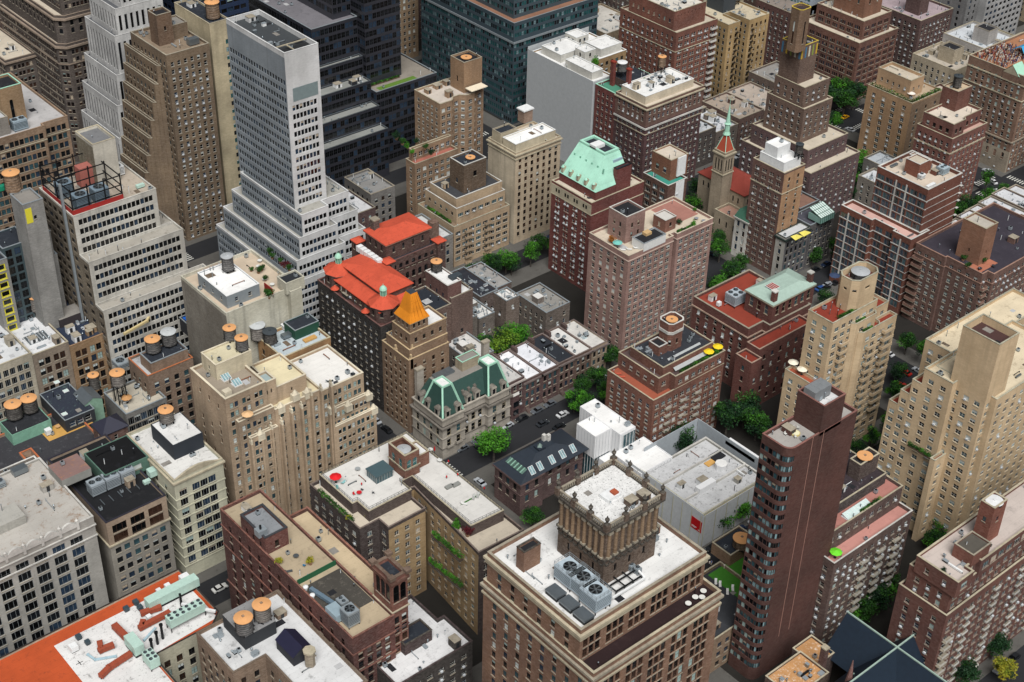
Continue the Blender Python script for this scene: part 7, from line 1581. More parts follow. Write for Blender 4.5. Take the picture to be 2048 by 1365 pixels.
b.mass((x0,y0,x1,y1),zb3,zb3+8,wall('#8d6658',.12,.1,'#75524a'),roofm('#d0c4b4','#8a7f74',.4),F(2.9,2.6,1.0,1.6,'white',m=.8,t=1.4),F(2.9,2.6,1.0,1.6,'white',m=.8,t=1.4),par=(.8,.3),cap=LIME,name='upper_wall',bands=[(zb3+7.3,.5,.5,LIME)])
b.mass((x0+2,y0+3,x1-3,y1-1),zb3+8,zb3+11.2,wall('#dccdb2',.08,.1),WHITE_R,F(4,3,1.4,1.7,'dark',t=.8),F(4,3.4,1.6,1.7,'darkp',t=.8),par=(.3,.25),cap=WHITEP,name='penthouse_wall')
b.mass((x0,y1+.02,x1-8,395.6),0,zb3+7,wall('#8a3f38',.12,.1),COPPER_D,fbw,None,par=(.8,.4),cap=COPPER,name='wing_wall')
for yy in (382,391):m=MB();m.box(x0+5,yy,zb3+7,x0+6.4,yy+1.6,zb3+17,wall('#9a3f34',.1,.1));m.box(x0+4.8,yy-.2,zb3+17,x0+6.6,yy+1.8,zb3+17.5,REDR);b.part('chimney',m)
b.mass((x0+7,383,x0+20,395),zb3+7,zb3+10,wall('#6d5048',.1,.1),TARB,None,None,par=(.3,.2),name='roof_house')
tank(396,390.2,zb3+11,1.9,3.4,'weathered grey tank with a pale lid above the plum brick house','white','grey',2.2);tank(410.3,382.2,zb3+11,1.6,4.0,'slim tan tank on black legs above the plum brick house','tan','tan',3.0)
shrub(401.3,381.2,zb3+8,2.0,'green shrub beside the cream penthouse of the plum house','bright');clutter(b,x0+4,y0+5,x1-5,y1-3,zb3+11.2,14,230)
b=Bld('apartment_house','slim brown brick house with a bright white stucco strip and white bay windows')
x0,y0=352.5,318
q=(360.6,327.5,364.6,338.9)
x0,y0=q[0],q[1]
b.mass((x0,y0,x0+10,y0+13),0,33,wall('#7d5344',.14,.12),roofm('#3f8f80','#2a4a44',.4),F(2.9,3.4,2.2,1.6,'whitet',t=1.4),F(2.9,6,1,1.4,'white',m=4,t=3,skip=.5),par=(.7,.3),cap=WHITE_ST)
b.mass((x0+4,y0+3.2,x0+13,y0+12.9),33,41,wall('#a86a48',.12,.12),roofm('#cfc4b4','#7a7068',.4),F(9,4,1.6,2.2,'dark',t=3.4,last=1),None,par=(.5,.3),cap=LIME,name='upper_wall')
m=MB();m.box(x0+4.2,y0-.06,12,x0+8.6,y0-.012,33.8,WHITEP);b.part('stucco_strip',m);m=MB();m.box(x0+7.2,y0+2.6,33.9,x0+11.5,y0+3.1,41.6,WHITEP);b.part('stucco_strip',m)
# church with the red roof and green spire
CHS=wall('#b9a78c',.12,.16,'#a08f78')
b=Bld('church','tan stone church with a red tiled roof and a square tower under a green spire')
x,y=392.5,329.0
b.mass((x,y,x+5.6,y+5.6),0,35,CHS,None,F(30,1.5,.7,5,'arch',m=.6,t=2.2,last=1,n=3),F(30,1.5,.7,5,'arch',m=.6,t=2.2,last=1,n=3),par=(1.0,.3),cap=LIME,bands=[(26.5,.4,.3,LIME),(34.6,.6,.5,LIME)],name='tower_wall')
m=MB();hiproof(m,x+.4,y+.4,x+5.2,y+5.2,35.6,9,plain('#a34a34',.8,name='roof_tile'),.1);b.part('tower_roof',m);m=MB()
for i in range(4):a=rect(x+.3,y+.3,x+5.3,y+5.3)[i];m.bar((*a,35.7),(x+2.8,y+2.8,44.6),.22,COPPER)
b.part('copper_hip',m);m=MB();m.lathe(x+2.8,y+2.8,[(1.5,42.3),(1.0,43.5),(1.0,46.5),(1.4,46.7),(.9,47.2),(.06,55)],8,COPPER);m.bar((x+2.8,y+2.8,55),(x+2.8,y+2.8,57),.12,COPPER);b.part('spire',m)
b.mass((398.2,322,412,346),0,19,CHS,None,F(30,2.6,.8,2.4,'arch',t=2.4,last=2,m=1.5),F(30,3,.8,2.6,'arch',t=2.4,last=1),par=None)
m=MB();hiproof(m,398.2,322,412,346,19.05,4.5,plain('#8f3f34',.85,name='roof_tile',var=.15),.5);b.part('tile_roof',m)
b.mass((390,316,398,328.9),0,12,CHS,roofm('#b08a7a','#7a6a60',.4),F(8,3,.8,2.6,'arch',t=2),F(8,3,.8,2.6,'arch',t=2),par=(.9,.3),cap=LIME)
# slim tower with white penthouse
SLM=wall('#8a5f52',.14,.12,'#704c46');SLS=wall('#c29468',.1,.14,'#a87c58')
b=Bld('apartment_tower','slim brown brick tower with a bright white penthouse, tan on its side wall')
x0,y0,x1,y1=(387,295.9,398.4,311)
zs=42.9
b.mass((x0,y0,x1,y0+15),0,zs,SLM,PAVER,F(2.7,2.4,.9,1.4,'white',m=.6,t=1.4,grp=2,gap=.2,n=4),F(2.7,4.5,1.0,1.4,'dark',m=.8,t=2),par=(.7,.3),cap=LIME,wl2={0:SLS},bands=[(zs-8,.3,.25,LIME)])
b.mass((x0+1,y0+1.5,x1-1,y0+13),zs,zs+3.4,WHITEP,WHITE_C,F(4,3,1,1.4,'dark',t=1),F(4,3.6,1,1.4,'dark',t=1),par=(.4,.25),cap=WHITEP,name='penthouse_wall');b.mass((x0+2,y0+6,x1-2.5,y0+12),zs+3.4,zs+7.5,WHITEP,WHITE_C,None,None,par=(.3,.25),name='penthouse_wall')
tank(395.7,297.6,zs+3.4,1.4,3.2,'dark grey tank on thin legs by the bright white penthouse','dark','dark',2.4)
b=Bld('town_house','white town house with a green mansard beside the slim brown tower')
b.mass((386.9,309.3,395,316),0,17,wall('#dad8d0',.06,.1),None,F(3.4,2.3,1.1,2.1,'dark',m=.4,t=1.4),F(3.4,2.3,1.1,2.1,'dark',m=.3,t=1.4),par=None,bands=[(16.4,.5,.5,WHITE_ST)])
m=MB();hiproof(m,386.9,309.3,395,316,17.05,3,plain('#3f6a58',.7,name='copper_mansard'),.2,ridge=.15);b.part('mansard',m)
b=Bld('town_house','white and grey corner house with dark eaves and a roof deck under yellow awnings')
x0,y0,x1,y1=386.6,291.2,400,303
b.mass((x0,283.8+7,x1,295.4),0,18.5,wall('#c9c6bc',.06,.1),roofm('#c9ccce','#8a8c90',.3),F(3.2,3.4,1.1,1.9,'dark',m=.8,t=2),F(3.2,2.4,1.1,1.9,'dark',m=.4,t=2),par=(.4,.3),cap=plain('#24302c',.7,name='coping'),bands=[(17.7,.5,.6,plain('#24302c',.7,name='coping'))],wl2={0:wall('#77767a',.08,.1)})
b.mass((400.05,290.6,414,300),0,19,wall('#6d6a6c',.12,.12),roofm('#4f4f58','#7a7a80',.3),None,F(3.2,2.4,1.1,1.9,'white',m=.4,t=2),par=(.6,.3),cap=GALV,name='wing_wall')
for i,p in enumerate(((387.4,286.8,20),(391.9,286.7,20))):
    t=empty('awning',(p[0],p[1],18.6),('yellow shade sail on the grey corner roof, nearer one','yellow shade sail on the grey corner roof, farther one')[i],'awning','yellow shade sails');m=MB();Y_=plain('#e8dc6a',.8,name='sail')
    m.face([(p[0]-2,p[1]-1.3,21.0),(p[0]+2,p[1]-1.4,21.4),(p[0]+1.8,p[1]+1.4,21.0),(p[0]-1.9,p[1]+1.3,21.5)],Y_);m.build('canopy',t)
    for a,c in ((-1.9,-1.2),(1.9,-1.3),(1.7,1.3),(-1.8,1.2)):m=MB();m.bar((p[0]+a,p[1]+c,18.5),(p[0]+a,p[1]+c,21.1),.08,FR_D);m.build('pole',t)
b=Bld('town_house','dark town house carrying a green-framed glass conservatory')
b.mass((405,300.1,416,316),0,20,wall('#5d5450',.14,.12),roofm('#8a6a5c','#5a4a44',.4),None,F(3.2,2.4,1.1,1.9,'white',m=.4,t=2),par=(.7,.3),cap=GALV)
q=(406.9,291.6,23);m=MB();x,y=q[0],q[1];m.box(x-3.8,y-3,20,x+3.8,y+3,22.4,plain('#7fa39a',.3,name='conservatory_glass'));m.face([(x-3.9,y-3.1,22.45),(x+3.9,y-3.1,22.45),(x+3.9,y+3.1,24.4),(x-3.9,y+3.1,24.4)],plain('#cfe0da',.3,name='conservatory_glass'));G_=plain('#2f5a4c',.6,name='green_frame')
for k in range(8):xx=x-3.9+7.8*k/7;m.bar((xx,y-3.1,22.5),(xx,y+3.1,24.45),.14,G_);m.bar((xx,y-3.06,20),(xx,y-3.06,22.4),.14,G_)
for k in range(4):m.bar((x-3.9,y-3.1+6.2*k/3,22.5+1.95*k/3),(x+3.9,y-3.1+6.2*k/3,22.5+1.95*k/3),.14,G_)
b.part('conservatory',m)
b=Bld('club_house','pink-roofed house with roof planters beside the pale green metal roof')
b.mass((325,276.2,351,277.6),0,16,wall('#a89a8a',.1,.1),roofm('#d8a9a4','#8a6a66',.2),None,None,par=(.8,.3),cap=LIME)
# ------------------------------------------------------------------ red brick and glass grid tower, and the wide purple-brown house
RG_=wall('#8f4f38',.1,.06,'#7d4434');FLB=lambda a,z:[(z-3*k,.22,.05,WHITE_ST) for k in range(1,a)]
b=Bld('apartment_tower','red brick tower with a grid of blue-green windows and white mullion strips')
x0,y0,x1,y1=(408.9,250.3,428.7,272.3)
fg=F(3.0,3.4,1.5,2.55,'blue',m=.2,t=1.2,zb=.5,grp=2,gap=.06);
b.mass((x0,y0,x1,y1),0,48,RG_,roofm('#cdbfae','#8a7c70',.35),fg,F(60,60,.5,.5,'dark',m=1,t=1),par=(1.3,.5),cap=WHITE_ST,bands=[(44.5,.3,.15,WHITE_ST)]+FLB(13,44.3))
for k in range(13):m=MB();m.box(x1-.55,y0-.9,47-3*k-2.6,x1+.7,y0-.02,47-3*k-2.4,WHITE_ST);m.box(x0+.1,y0-.07,47-3*k-2.9,x0+.9,y0-.012,47-3*k-2.6,WHITE_ST);b.part('balcony',m)
lx0,ly0,lx1,ly1=(402.4,249,411.4,280.3)
b.mass([(lx0,ly0),(x0+4,ly0),(x0+4,y0-.02),(x0-.02,y0-.02),(x0-.02,ly1),(lx0,ly1),(lx0,ly1-14),(lx0+1.6,ly1-14),(lx0+1.6,ly0+8),(lx0,ly0+8)],0,31,RG_,roofm('#d0aaa0','#8a6a64',.25),fg,F(60,60,.5,.5,'dark',m=1,t=1),par=(1.2,.4),cap=WHITE_ST,bands=[(27.4,.3,.15,WHITE_ST)]+FLB(8,27.2),name='wing_wall')
for yy,zt_ in ((ly1-4,30.5),(ly1-9.5,30.5),(ly0+4,30.5)):m=MB();m.box(lx0-.14,yy,4,lx0-.02,yy+.55,zt_,WHITE_ST);b.part('mullion_strip',m)
for yy in (y0+8.5,y0+13):m=MB();m.box(x0-.14,yy,31.5,x0-.02,yy+.55,47.5,WHITE_ST);b.part('mullion_strip',m)
b.mass((x0+6,y0+9,x0+12,y0+15),48,53,wall('#9d5a40',.1,.06),PAVER,None,None,par=(.4,.3),cap=WHITE_ST,name='roof_house');b.mass((x0+12.05,y0+10,x0+15,y0+18),48,51.5,wall('#9d5a40',.1,.06),PAVER,None,None,par=(.4,.3),cap=WHITE_ST,name='roof_house')
hvac(425,256.1,48,3.4,3.0,2.4,'pale blue chiller on the red brick grid tower',2,1,plain('#b9cbd4',.5,.2,name='unit_paint'));hvac(415.9,258.5,48,2.2,1.8,1.5,'white condenser on the red brick grid tower',case=WHITEP);simple_box(413.3,252.5,48,4.4,1.2,.8,'low row of white roof units on the red brick grid tower',WHITEP);simple_box(415.5,270.1,48,3.6,1.0,.5,'row of small metal skylight boxes on the red brick grid tower',METAL)
m=MB();m.face([(lx0+1,ly0+.4,31.015),(x0+3.5,ly0+.4,31.015),(x0+3.5,y0-.3,31.015),(lx0+1,y0-.3,31.015)],plain('#1f4a8a',.9,name='blue_deck'));b.part('deck',m)
PB=wall('#8d6456',.14,.12,'#745048')
b=Bld('apartment_house','wide rose-brown brick apartment house with corner balconies and a plain brick roof tower')
wx0,wy0,wx1,wy1=(405,218.3,445,247.8)
fp_=F(2.8,3.0,1.3,1.4,'whitep',m=.6,t=1.4);fq_=F(2.8,2.7,1.2,1.4,'white',m=.6,t=1.4)
yn=247.8
b.mass([(wx0,wy0+2.5),(wx0+3,wy0+2.5),(wx0+3,wy0),(wx0+45,wy0),(wx0+45,yn),(wx0-1,yn),(wx0-1,wy0+17),(wx0,wy0+17)],0,30,PB,roofm('#3b3740','#5a5660',.3),fp_,fq_,par=(1.0,.35),cap=wall('#b58a76',.08,.08),bands=[(27,.3,.18,wall('#b58a76',.08,.08))])
q=(409.6,225.9,415.7,235.2);b.mass((409.6,225.9,416.6,235.2),30,44,wall('#b07a5a',.1,.1),roofm('#b9b3a8','#7a7670',.3),F(60,3,.6,1.4,'slim',t=9,last=1,n=1),F(60,3,.6,1.4,'slim',t=9,last=1,n=1),par=(.7,.3),cap=LIME,name='roof_tower')
balconies(b,((wx0-1,yn),(wx0-1,wy0+17)),[2.2],[30-2.8*k-4.5 for k in range(0,9)],4.0,1.4,wall('#a87c6a',.08,.08),None,STONE)
balconies(b,((wx0,wy0+2.5),(wx0+3,wy0+2.5)),[1.5],[30-2.8*k-5.5 for k in range(0,9)],2.8,1.4,wall('#a87c6a',.08,.08),None,STONE)
for i,(p,k) in enumerate((((408.3,231.1,31),'green'),((411.4,230.7,31),'yellow'),((412.1,229.2,31),'yellow'),((412.4,225.8,31),'green'),((405.2,227.3,31),'green'))):shrub(p[0],p[1],30,1.3,'green or yellow shrub below the plain brick roof tower',k,group='roof garden of the rose-brown house')
m=MB();p=(409.8,225.7,30);m.face([(p[0]-4,p[1]-3,30.012),(p[0]+7,p[1]-3,30.012),(p[0]+7,p[1]+2,30.012),(p[0]-4,p[1]+2,30.012)],roofm('#b0715a','#7a5044',.3));b.part('paved_terrace',m)
for i,p in enumerate(((408.1,224,30),(413.2,222,30),(408.8,220.9,30))):table_set(p[0],p[1],30,('dark table on the paved terrace by the brick roof tower, left of three','dark table on the paved terrace by the brick roof tower, right of three','dark table on the paved terrace by the brick roof tower, nearest the parapet')[i],col='#3a3a40')
# ------------------------------------------------------------------ east of Park to Lexington and beyond
ADM=wall('#8a6a58',.16,.14,'#6f5448');ADP=wall('#79575a',.16,.12,'#634749')
b=Bld('apartment_tower','tall brown art deco tower stepping back to a narrow top with coloured terracotta')
cx,cy=431.0,327.0
def adf():return F(2.9,3.0,1.0,1.5,'white',m=.6,t=1.5)
b.mass((cx-8,cy-16,cx+22,cy+20),0,24,ADP,PAVER,adf(),adf(),par=(.9,.3),cap=LIME)
b.mass((cx-5,cy-11,cx+19,cy+18),24,31,ADP,PAVER,adf(),adf(),par=(.9,.3),cap=LIME,name='upper_wall')
b.mass((cx-2,cy-4,cx+15,cy+15),31,45,ADM,PAVER,adf(),adf(),par=(.8,.3),cap=LIME,name='upper_wall');b.mass((cx-1,cy-2,cx+14,cy+13),45,53,ADM,PAVER,adf(),adf(),par=(.8,.3),cap=LIME,name='upper_wall')
tq=(431.1,329.9,440.8,339.7)
b.mass(tq,53,68,ADM,TAR,F(40,2.4,.9,8,'brown',t=6,last=1),F(40,2.4,.9,8,'brown',t=6,last=1),par=(.7,.3),cap=plain('#c9b04a',.6,name='gold_terracotta'),name='tower_wall')
COLT=[plain(c,.6,name='terracotta') for c in ('#c9a83a','#4a7a9a','#d8d2bc','#8a9a4a')]
for k in range(5):
    m=MB();x=431.1+.6+(9.7-1.2)*k/4;m.box(x-.4,329.9-.1,63.5,x+.4,329.9-.012,67.8,COLT[k % 4]);b.part('terracotta_panel',m);m=MB();y=329.9+.6+(9.8-1.2)*k/4;m.box(431.1-.1,y-.4,63.5,431.1-.012,y+.4,67.8,COLT[(k+1) % 4]);b.part('terracotta_panel',m)
tq2=(425.8,328.2,431.8,333.9)
ux0,uy0,ux1,uy1=tq2;c=.9
b.mass([(ux0+c,uy0),(ux1-c,uy0),(ux1,uy0+c),(ux1,uy1-c),(ux1-c,uy1),(ux0+c,uy1),(ux0,uy1-c),(ux0,uy0+c)],68,84,wall('#9a7656',.14,.2),plain('#3a3036',.8,name='inner_roof'),F(40,2.2,.9,9,'brown',t=4,last=1,m=.6,n=1),F(40,2.2,.9,9,'brown',t=4,last=1,m=.6,n=1),par=(1.0,.3),cap=plain('#c9b04a',.6,name='gold_terracotta'),name='crown_wall')
PE=wall('#c49a6c',.1,.1,'#b08a62')
b=Bld('apartment_house','peach apartment house with paired window columns and a hedge round its roof')
x0,y0,x1,y1=(490.8,316,507.6,338.8)
b.mass((x0,y0,x1+4,y1),0,32,PE,roofm('#b9a58c','#7a6a58',.4),F(2.75,5.6,1.6,1.6,'whitep',m=1,t=1.8,n=4),F(2.75,6,1.1,1.4,'dark',m=1,t=3,n=3),par=(.6,.3),cap=LIME,wl2={0:wall('#9a7c5e',.12,.14)})
b.mass((x0+4,y0+5,x0+13,y1-1),32,38.5,wall('#cda67c',.08,.08),PAVER,F(8,3,1,1.4,'white',t=2.4),F(8,3,1,1.4,'white',t=2.4),par=(1.2,.3),cap=LIME,name='penthouse_wall')
hedge(x0+.9,y1-1,x0+.9,y0+1,32,1.4,2.2,'dense green hedge along the left edge of the peach roof','green');hedge(x0+1.5,y0+.9,x1+3,y0+.9,32,1.4,2.2,'dense green hedge along the near edge of the peach roof','green')
umbrella(495.8,320.6,32,'white parasol among the hedges of the peach roof','#e2dad0')
RS=wall('#97594a',.12,.1,'#7d4a40')
b=Bld('apartment_house','red-pink brick apartment house with a stepped white terrace and a grey tank on top')
x0,y0,x1,y1=(466.2,279.6,488.9,296.2)
b.mass((x0,y0,x1,y1),0,38,RS,PINKR,F(2.8,2.6,1.0,1.5,'white',m=.6,t=1.5),F(2.8,2.5,1.0,1.5,'white',m=.6,t=1.5),par=(.9,.3),cap=LIME,bands=[(32.4,.4,.25,LIME)])
b.mass([(x0+1.5,y0+1.5),(x0+9,y0+1.5),(x0+10.5,y0+3),(x1-1,y0+3),(x1-1,y1-1),(x0+1.5,y1-1)],38,43,RS,roofm('#d8ccbc','#a89a8a',.2),F(6,3,1.4,1.8,'dark',t=1.6),F(6,3,1.4,1.8,'dark',t=1.6),par=(1.0,.3),cap=LIME,name='upper_wall')
q=(478.9,288.9,487.7,296.3);b.mass(q,43,51,wall('#8a5040',.12,.12),TANR,F(60,3,1,1.4,'white',t=4,last=1,n=1),None,par=(.5,.3),cap=LIME,name='tank_house');tank(482.7,292.6,51,1.7,4.2,'dark grey metal tank on the red-pink brick house','dark','dark',.6)
BB=wall('#a07a62',.12,.12,'#84604e');BBL=wall('#b3a48e',.1,.12)
b=Bld('hotel','massive brown brick hotel with a gabled top and a crowd on its roof terrace')
x0,y0=527.0,290.5
b.mass((x0,y0-2,x0+40,y0+26),0,43,BB,roofm('#a8785a','#6a4a3a',.3),F(2.9,3.0,1.1,1.7,'white',m=1,t=2.4,grp=1),F(2.9,3.0,1.1,1.7,'white',m=1,t=2.4),par=(1.0,.4),cap=LIME,bands=[(39.6,.5,.35,LIME),(33,.4,.3,LIME),(14,.6,.4,BBL)])
b.mass((x0-.15,y0-2.1,x0+1,y0+26.1),0,10,BBL,None,F(5,3.6,1.4,3,'arch',t=1.2),F(5,3,1.2,2.4,'dark',t=2),par=None,name='stone_base')
m=MB();m.face([(x0-.35,y0+9,43),(x0-.35,y0+1.5,43),(x0-.35,y0+5.2,46.8)],LIME);m.box(x0-.3,y0+1.8,40,x0+1,y0+8.8,43.2,BB);m.face([(x0-.4,y0+9.3,43.1),(x0-.4,y0+5.2,47.1),(x0+6,y0+5.2,47.1),(x0+6,y0+9.3,43.1)],COPPER_D);m.face([(x0-.4,y0+1.2,43.1),(x0+6,y0+1.2,43.1),(x0+6,y0+5.2,47.1),(x0-.4,y0+5.2,47.1)],COPPER);b.part('gable',m)
R_=random.Random(9);crowd=MB();SK=[plain(c,.8,name='clothing') for c in ('#c8c4bc','#2a2c34','#8a2a2a','#3a4a7a','#d8d4cc','#6a4a3a')];SKN=plain('#b98a6a',.7,name='skin')
for k in range(420):
    px_,py_=x0+R_.uniform(2,24),y0+R_.uniform(10.5,25);c_=R_.choice(SK);crowd.lathe(px_,py_,[(.12,43.02),(.15,43.8),(.24,44.3),(.2,44.45),(.07,44.5)],5,c_);crowd.lathe(px_,py_,[(.06,44.5),(.12,44.62),(.11,44.75),(0,44.82)],5,R_.choice((SKN,SK[1])))
o=crowd.build('crowd');o['kind']='stuff';o['label']='dense crowd of people standing on the brown hotel roof terrace';o['category']='crowd'
t=empty('awning',(x0+20,y0+13,43),'bright blue fabric canopy over the crowded roof terrace','awning');m=MB();B_=plain('#3f9fd0',.7,name='blue_canvas');m.face([(x0+15,y0+10,46),(x0+26,y0+10,46),(x0+24,y0+13,47.6),(x0+17,y0+13,47.6)],B_);m.face([(x0+17,y0+13,47.6),(x0+24,y0+13,47.6),(x0+26,y0+16,46),(x0+15,y0+16,46)],B_);m.build('canopy',t)
for a,c in ((15,10),(26,10),(26,16),(15,16)):m=MB();m.bar((x0+a,y0+c,43),(x0+a,y0+c,46),.14,FR_D);m.build('pole',t)
b=Bld('apartment_tower','red-brown brick tower with grouped windows and a buttressed top near the upper right')
RT=wall('#8f5a46',.14,.12,'#74463a')
x0,y0=527,372
b.mass((x0,y0,x0+28,y0+34),0,29,RT,PAVER,F(3,4,.75,1.6,'dark',m=1,t=2,grp=3,gap=.2),F(3,4,.75,1.6,'dark',m=1,t=2,grp=3,gap=.2),par=(.9,.3),cap=LIME)
b.mass((x0+5,y0+3,x0+25,y0+30),29,37,RT,PAVER,F(3,4,.75,1.6,'dark',m=1,t=2,grp=3,gap=.2),F(3,4,.75,1.6,'dark',m=1,t=2,grp=3,gap=.2),par=(.9,.3),cap=LIME,name='upper_wall');b.mass((x0+9,y0+7,x0+22,y0+24),37,62,wall('#a06a4c',.12,.14),PAVER,F(6,5,1,2,'dark',t=5),F(6,5,1,2,'dark',t=5),par=(.8,.3),cap=LIME,name='tower_wall')
# ------------------------------------------------------------------ towers along the top left edge
CK=wall('#6d6058',.14,.12,'#574c47');CKT=wall('#a99480',.1,.1)
b=Bld('office_tower','dark brown stepped tower with wavy stone belts and arched top windows, upper left')
def ck():return F(3.2,3.4,1.1,1.6,'brown',m=1.2,t=2.2,grp=2,gap=.4)
b.mass([(228,534),(246,534),(246,590),(225,590),(225,537)],0,52,CK,PAVER,ck(),ck(),par=(.8,.4),cap=CKT,bands=[(51,.8,.8,CKT),(44,.4,.3,CKT)])
b.mass([(229.5,535.5),(246,535.5),(246,590),(226.6,590),(226.6,538.5)],52,63,CK,PAVER,F(3.2,3.2,1.4,2.2,'arch',m=1,t=1.4),F(3.2,3.2,1.4,2.2,'arch',m=1,t=1.4),par=(.8,.4),cap=CKT,bands=[(62,.8,.8,CKT)],name='upper_wall')
b.mass((230,538,246,580),63,95,CK,PAVER,ck(),ck(),par=(.8,.4),cap=CKT,name='upper_wall')
b.mass((212,560,224.9,600),0,40,CK,PAVER,ck(),ck(),par=(.8,.4),cap=CKT,name='wing_wall',bands=[(39.2,.7,.7,CKT)])
SWH=wall('#d2d2d0',.08,.14,'#b3b3b2')
b=Bld('office_tower','white stepped tower with black vertical window strips, behind the tan stepped tower')
st_=F(40,2.2,.8,60,'slim',m=.5,t=2.5,zb=1,last=1)
def stw(h):return F(400,2.2,1.1,h-4,'slim',m=.4,t=2,zb=.5,last=1)
for k,(x,h,z,yn) in enumerate(((222,32,0,516),(223.4,45,32,514),(225,57,45,512),(226.6,72,57,510),(228.5,82,72,508),(231.5,125,82,506))):
    b.mass((x,485+k*.5,248,yn),z,h,SWH,roofm('#5a5c60','#8a8a8a',.3),stw(h-z),stw(h-z),par=(.8,.3),cap=SWH,name='wall' if k ==0 else 'upper_wall')
TBN=wall('#937a5c',.14,.16,'#7d664e')
b=Bld('apartment_tower','tan brown stepped tower with rounded terraces down its side, left of the white slab')
ft=F(2.95,2.4,1.1,1.6,'white',m=.8,t=2.2)
b.mass((229,452,246.5,478),0,76,TBN,roofm('#8a7a68','#4a443c',.5),F(2.95,2.6,1.1,1.5,'dark',m=.8,t=2.2),ft,par=(.9,.4),cap=STONE)
for k in range(1,9):
    x=229-1.25*k;yy=456+.9*k;c=.9
    b.mass([(x,yy+c),(x+c,yy),(x+1.24,yy),(x+1.24,482),(x,482)],0,76-7.2*k+1.5,TBN,PAVER,F(2.95,2.6,1.1,1.5,'dark',m=.6,t=1.4),None,par=(.9,.25),cap=STONE,name='terrace_wall')
b.mass((232,462,238,468),76,87,wall('#8d6a4c',.15,.2),TAR,None,F(30,3,.8,1.6,'dark',t=4,last=1),par=(.7,.3),cap=STONE,name='roof_house');b.mass((239,464,245,472),76,81,TBN,GRAVEL,None,None,par=(.5,.3),cap=STONE,name='roof_house')
simple_box(242.5,456.5,76,4,2.4,2.2,'grey metal plant boxes on the tan brown stepped tower',METAL)
b=Bld('apartment_tower','thin cream tower with a blank side and a tan water tank beside the white slab')
b.mass((249,455,257,480),0,82,wall('#d2c29c',.08,.14),TARB,None,F(3.1,9,1.4,1.6,'teal',m=.3,t=7,cols=[-1.2]),par=(.6,.3),cap=LIME)
tank(253.6,460,82,2.5,5.6,'large tan water tank on the thin cream tower beside the white slab','tan','tan',.6)
b=Bld('office_building','white building with square windows and a dark flat roof at the top of the photo')
b.mass((280,534,300,560),0,50,wall('#cfcfca',.08,.1),TARB,F(3.4,3.4,1.8,1.8,'off',t=1.8),F(3.4,3.4,1.8,1.8,'off',t=1.8),par=(.7,.3),cap=WHITE_ST);b.mass((285,545,298,558),50,56,wall('#d8d8d4',.06,.1),TAR,None,F(8,5,3.4,3.6,'off',t=1,last=1),par=(.5,.3),cap=WHITE_ST,name='roof_house')
TL=wall('#ab8a6a',.14,.16,'#8f7258')
b=Bld('loft_building','tan loft with arched upper windows and a square stair tower, upper left edge')
b.mass([(140,453),(181,453),(181,455),(190.5,455),(190.5,500),(140,500)],0,63,TL,roofm('#b5b3b2','#6a6866',.4),None,F(3.4,3.4,1.5,2.1,'dark',m=.8,t=1.6,grp=2,gap=.3),par=(.8,.35),cap=wall('#b08f70',.1,.1),bands=[(58.5,.3,.2,LIME)])
b.mass((170,462,179,472),63,76,wall('#b89468',.12,.2),TAR,None,F(30,4,1.2,7,'arch',t=4,last=1,n=1),par=(.8,.35),cap=COPPER,name='stair_tower');b.mass((160,456,170,464),63,69,wall('#9a938a',.1,.15),SILVER,None,None,par=(.4,.3),cap=STONE,name='roof_house')
hvac(174,457.5,63,5,3.4,3.4,'large grey-blue cooling unit on the tan loft roof, upper left',2,1,plain('#9fb0ba',.5,.2,name='unit_paint'),fr=.4)
b=Bld('loft_building','dark loft block at the left edge below the tan arched loft');b.mass((110,412,141,435),0,52,wall('#6d5d54',.16,.16),TARB,None,F(3.4,3.4,1.5,2.0,'dark',m=.8,t=2),par=(.8,.35),cap=STONE)
clutter(b,112,414,139,433,52,10,300)
b=Bld('loft_building','low pale-roofed loft behind the grey striped office block');b.mass((183.9,404,200,434),0,24,wall('#a58a66',.14,.16),SILVER,F(3.3,3.2,1.4,1.9,'dark',t=2),F(3.3,3.2,1.4,1.9,'dark',t=2),par=(.8,.35),cap=STONE);clutter(b,186,406,198,432,24,12,301)
b=Bld('loft_building','low grey-roofed loft beside the grey striped office block');b.mass((187,372.5,200,400),0,20,wall('#a8845a',.14,.18),SILVER,F(3.3,3.2,1.4,1.9,'dark',t=2),F(3.3,3.2,1.4,1.9,'dark',t=2),par=(.8,.35),cap=STONE);clutter(b,189,375,198,398,20,10,302)
b=Bld('office_tower','dark blue-black glass block at the very top, behind the black glass tower');b.mass((330,540,357,590),0,70,BG,TAR,fd,fd,par=(.6,.3),cap=GALV)
b=Bld('office_tower','navy blue office block glimpsed at the top beside the white slab tower');b.mass((262,486,284,515),0,84,plain('#2a3852',.5,.1,name='navy_panel'),TARB,F(3.4,3,2.2,1.6,'off',t=1.6),F(3.4,3,2.2,1.6,'off',t=1.6),par=(.6,.3),cap=GALV)
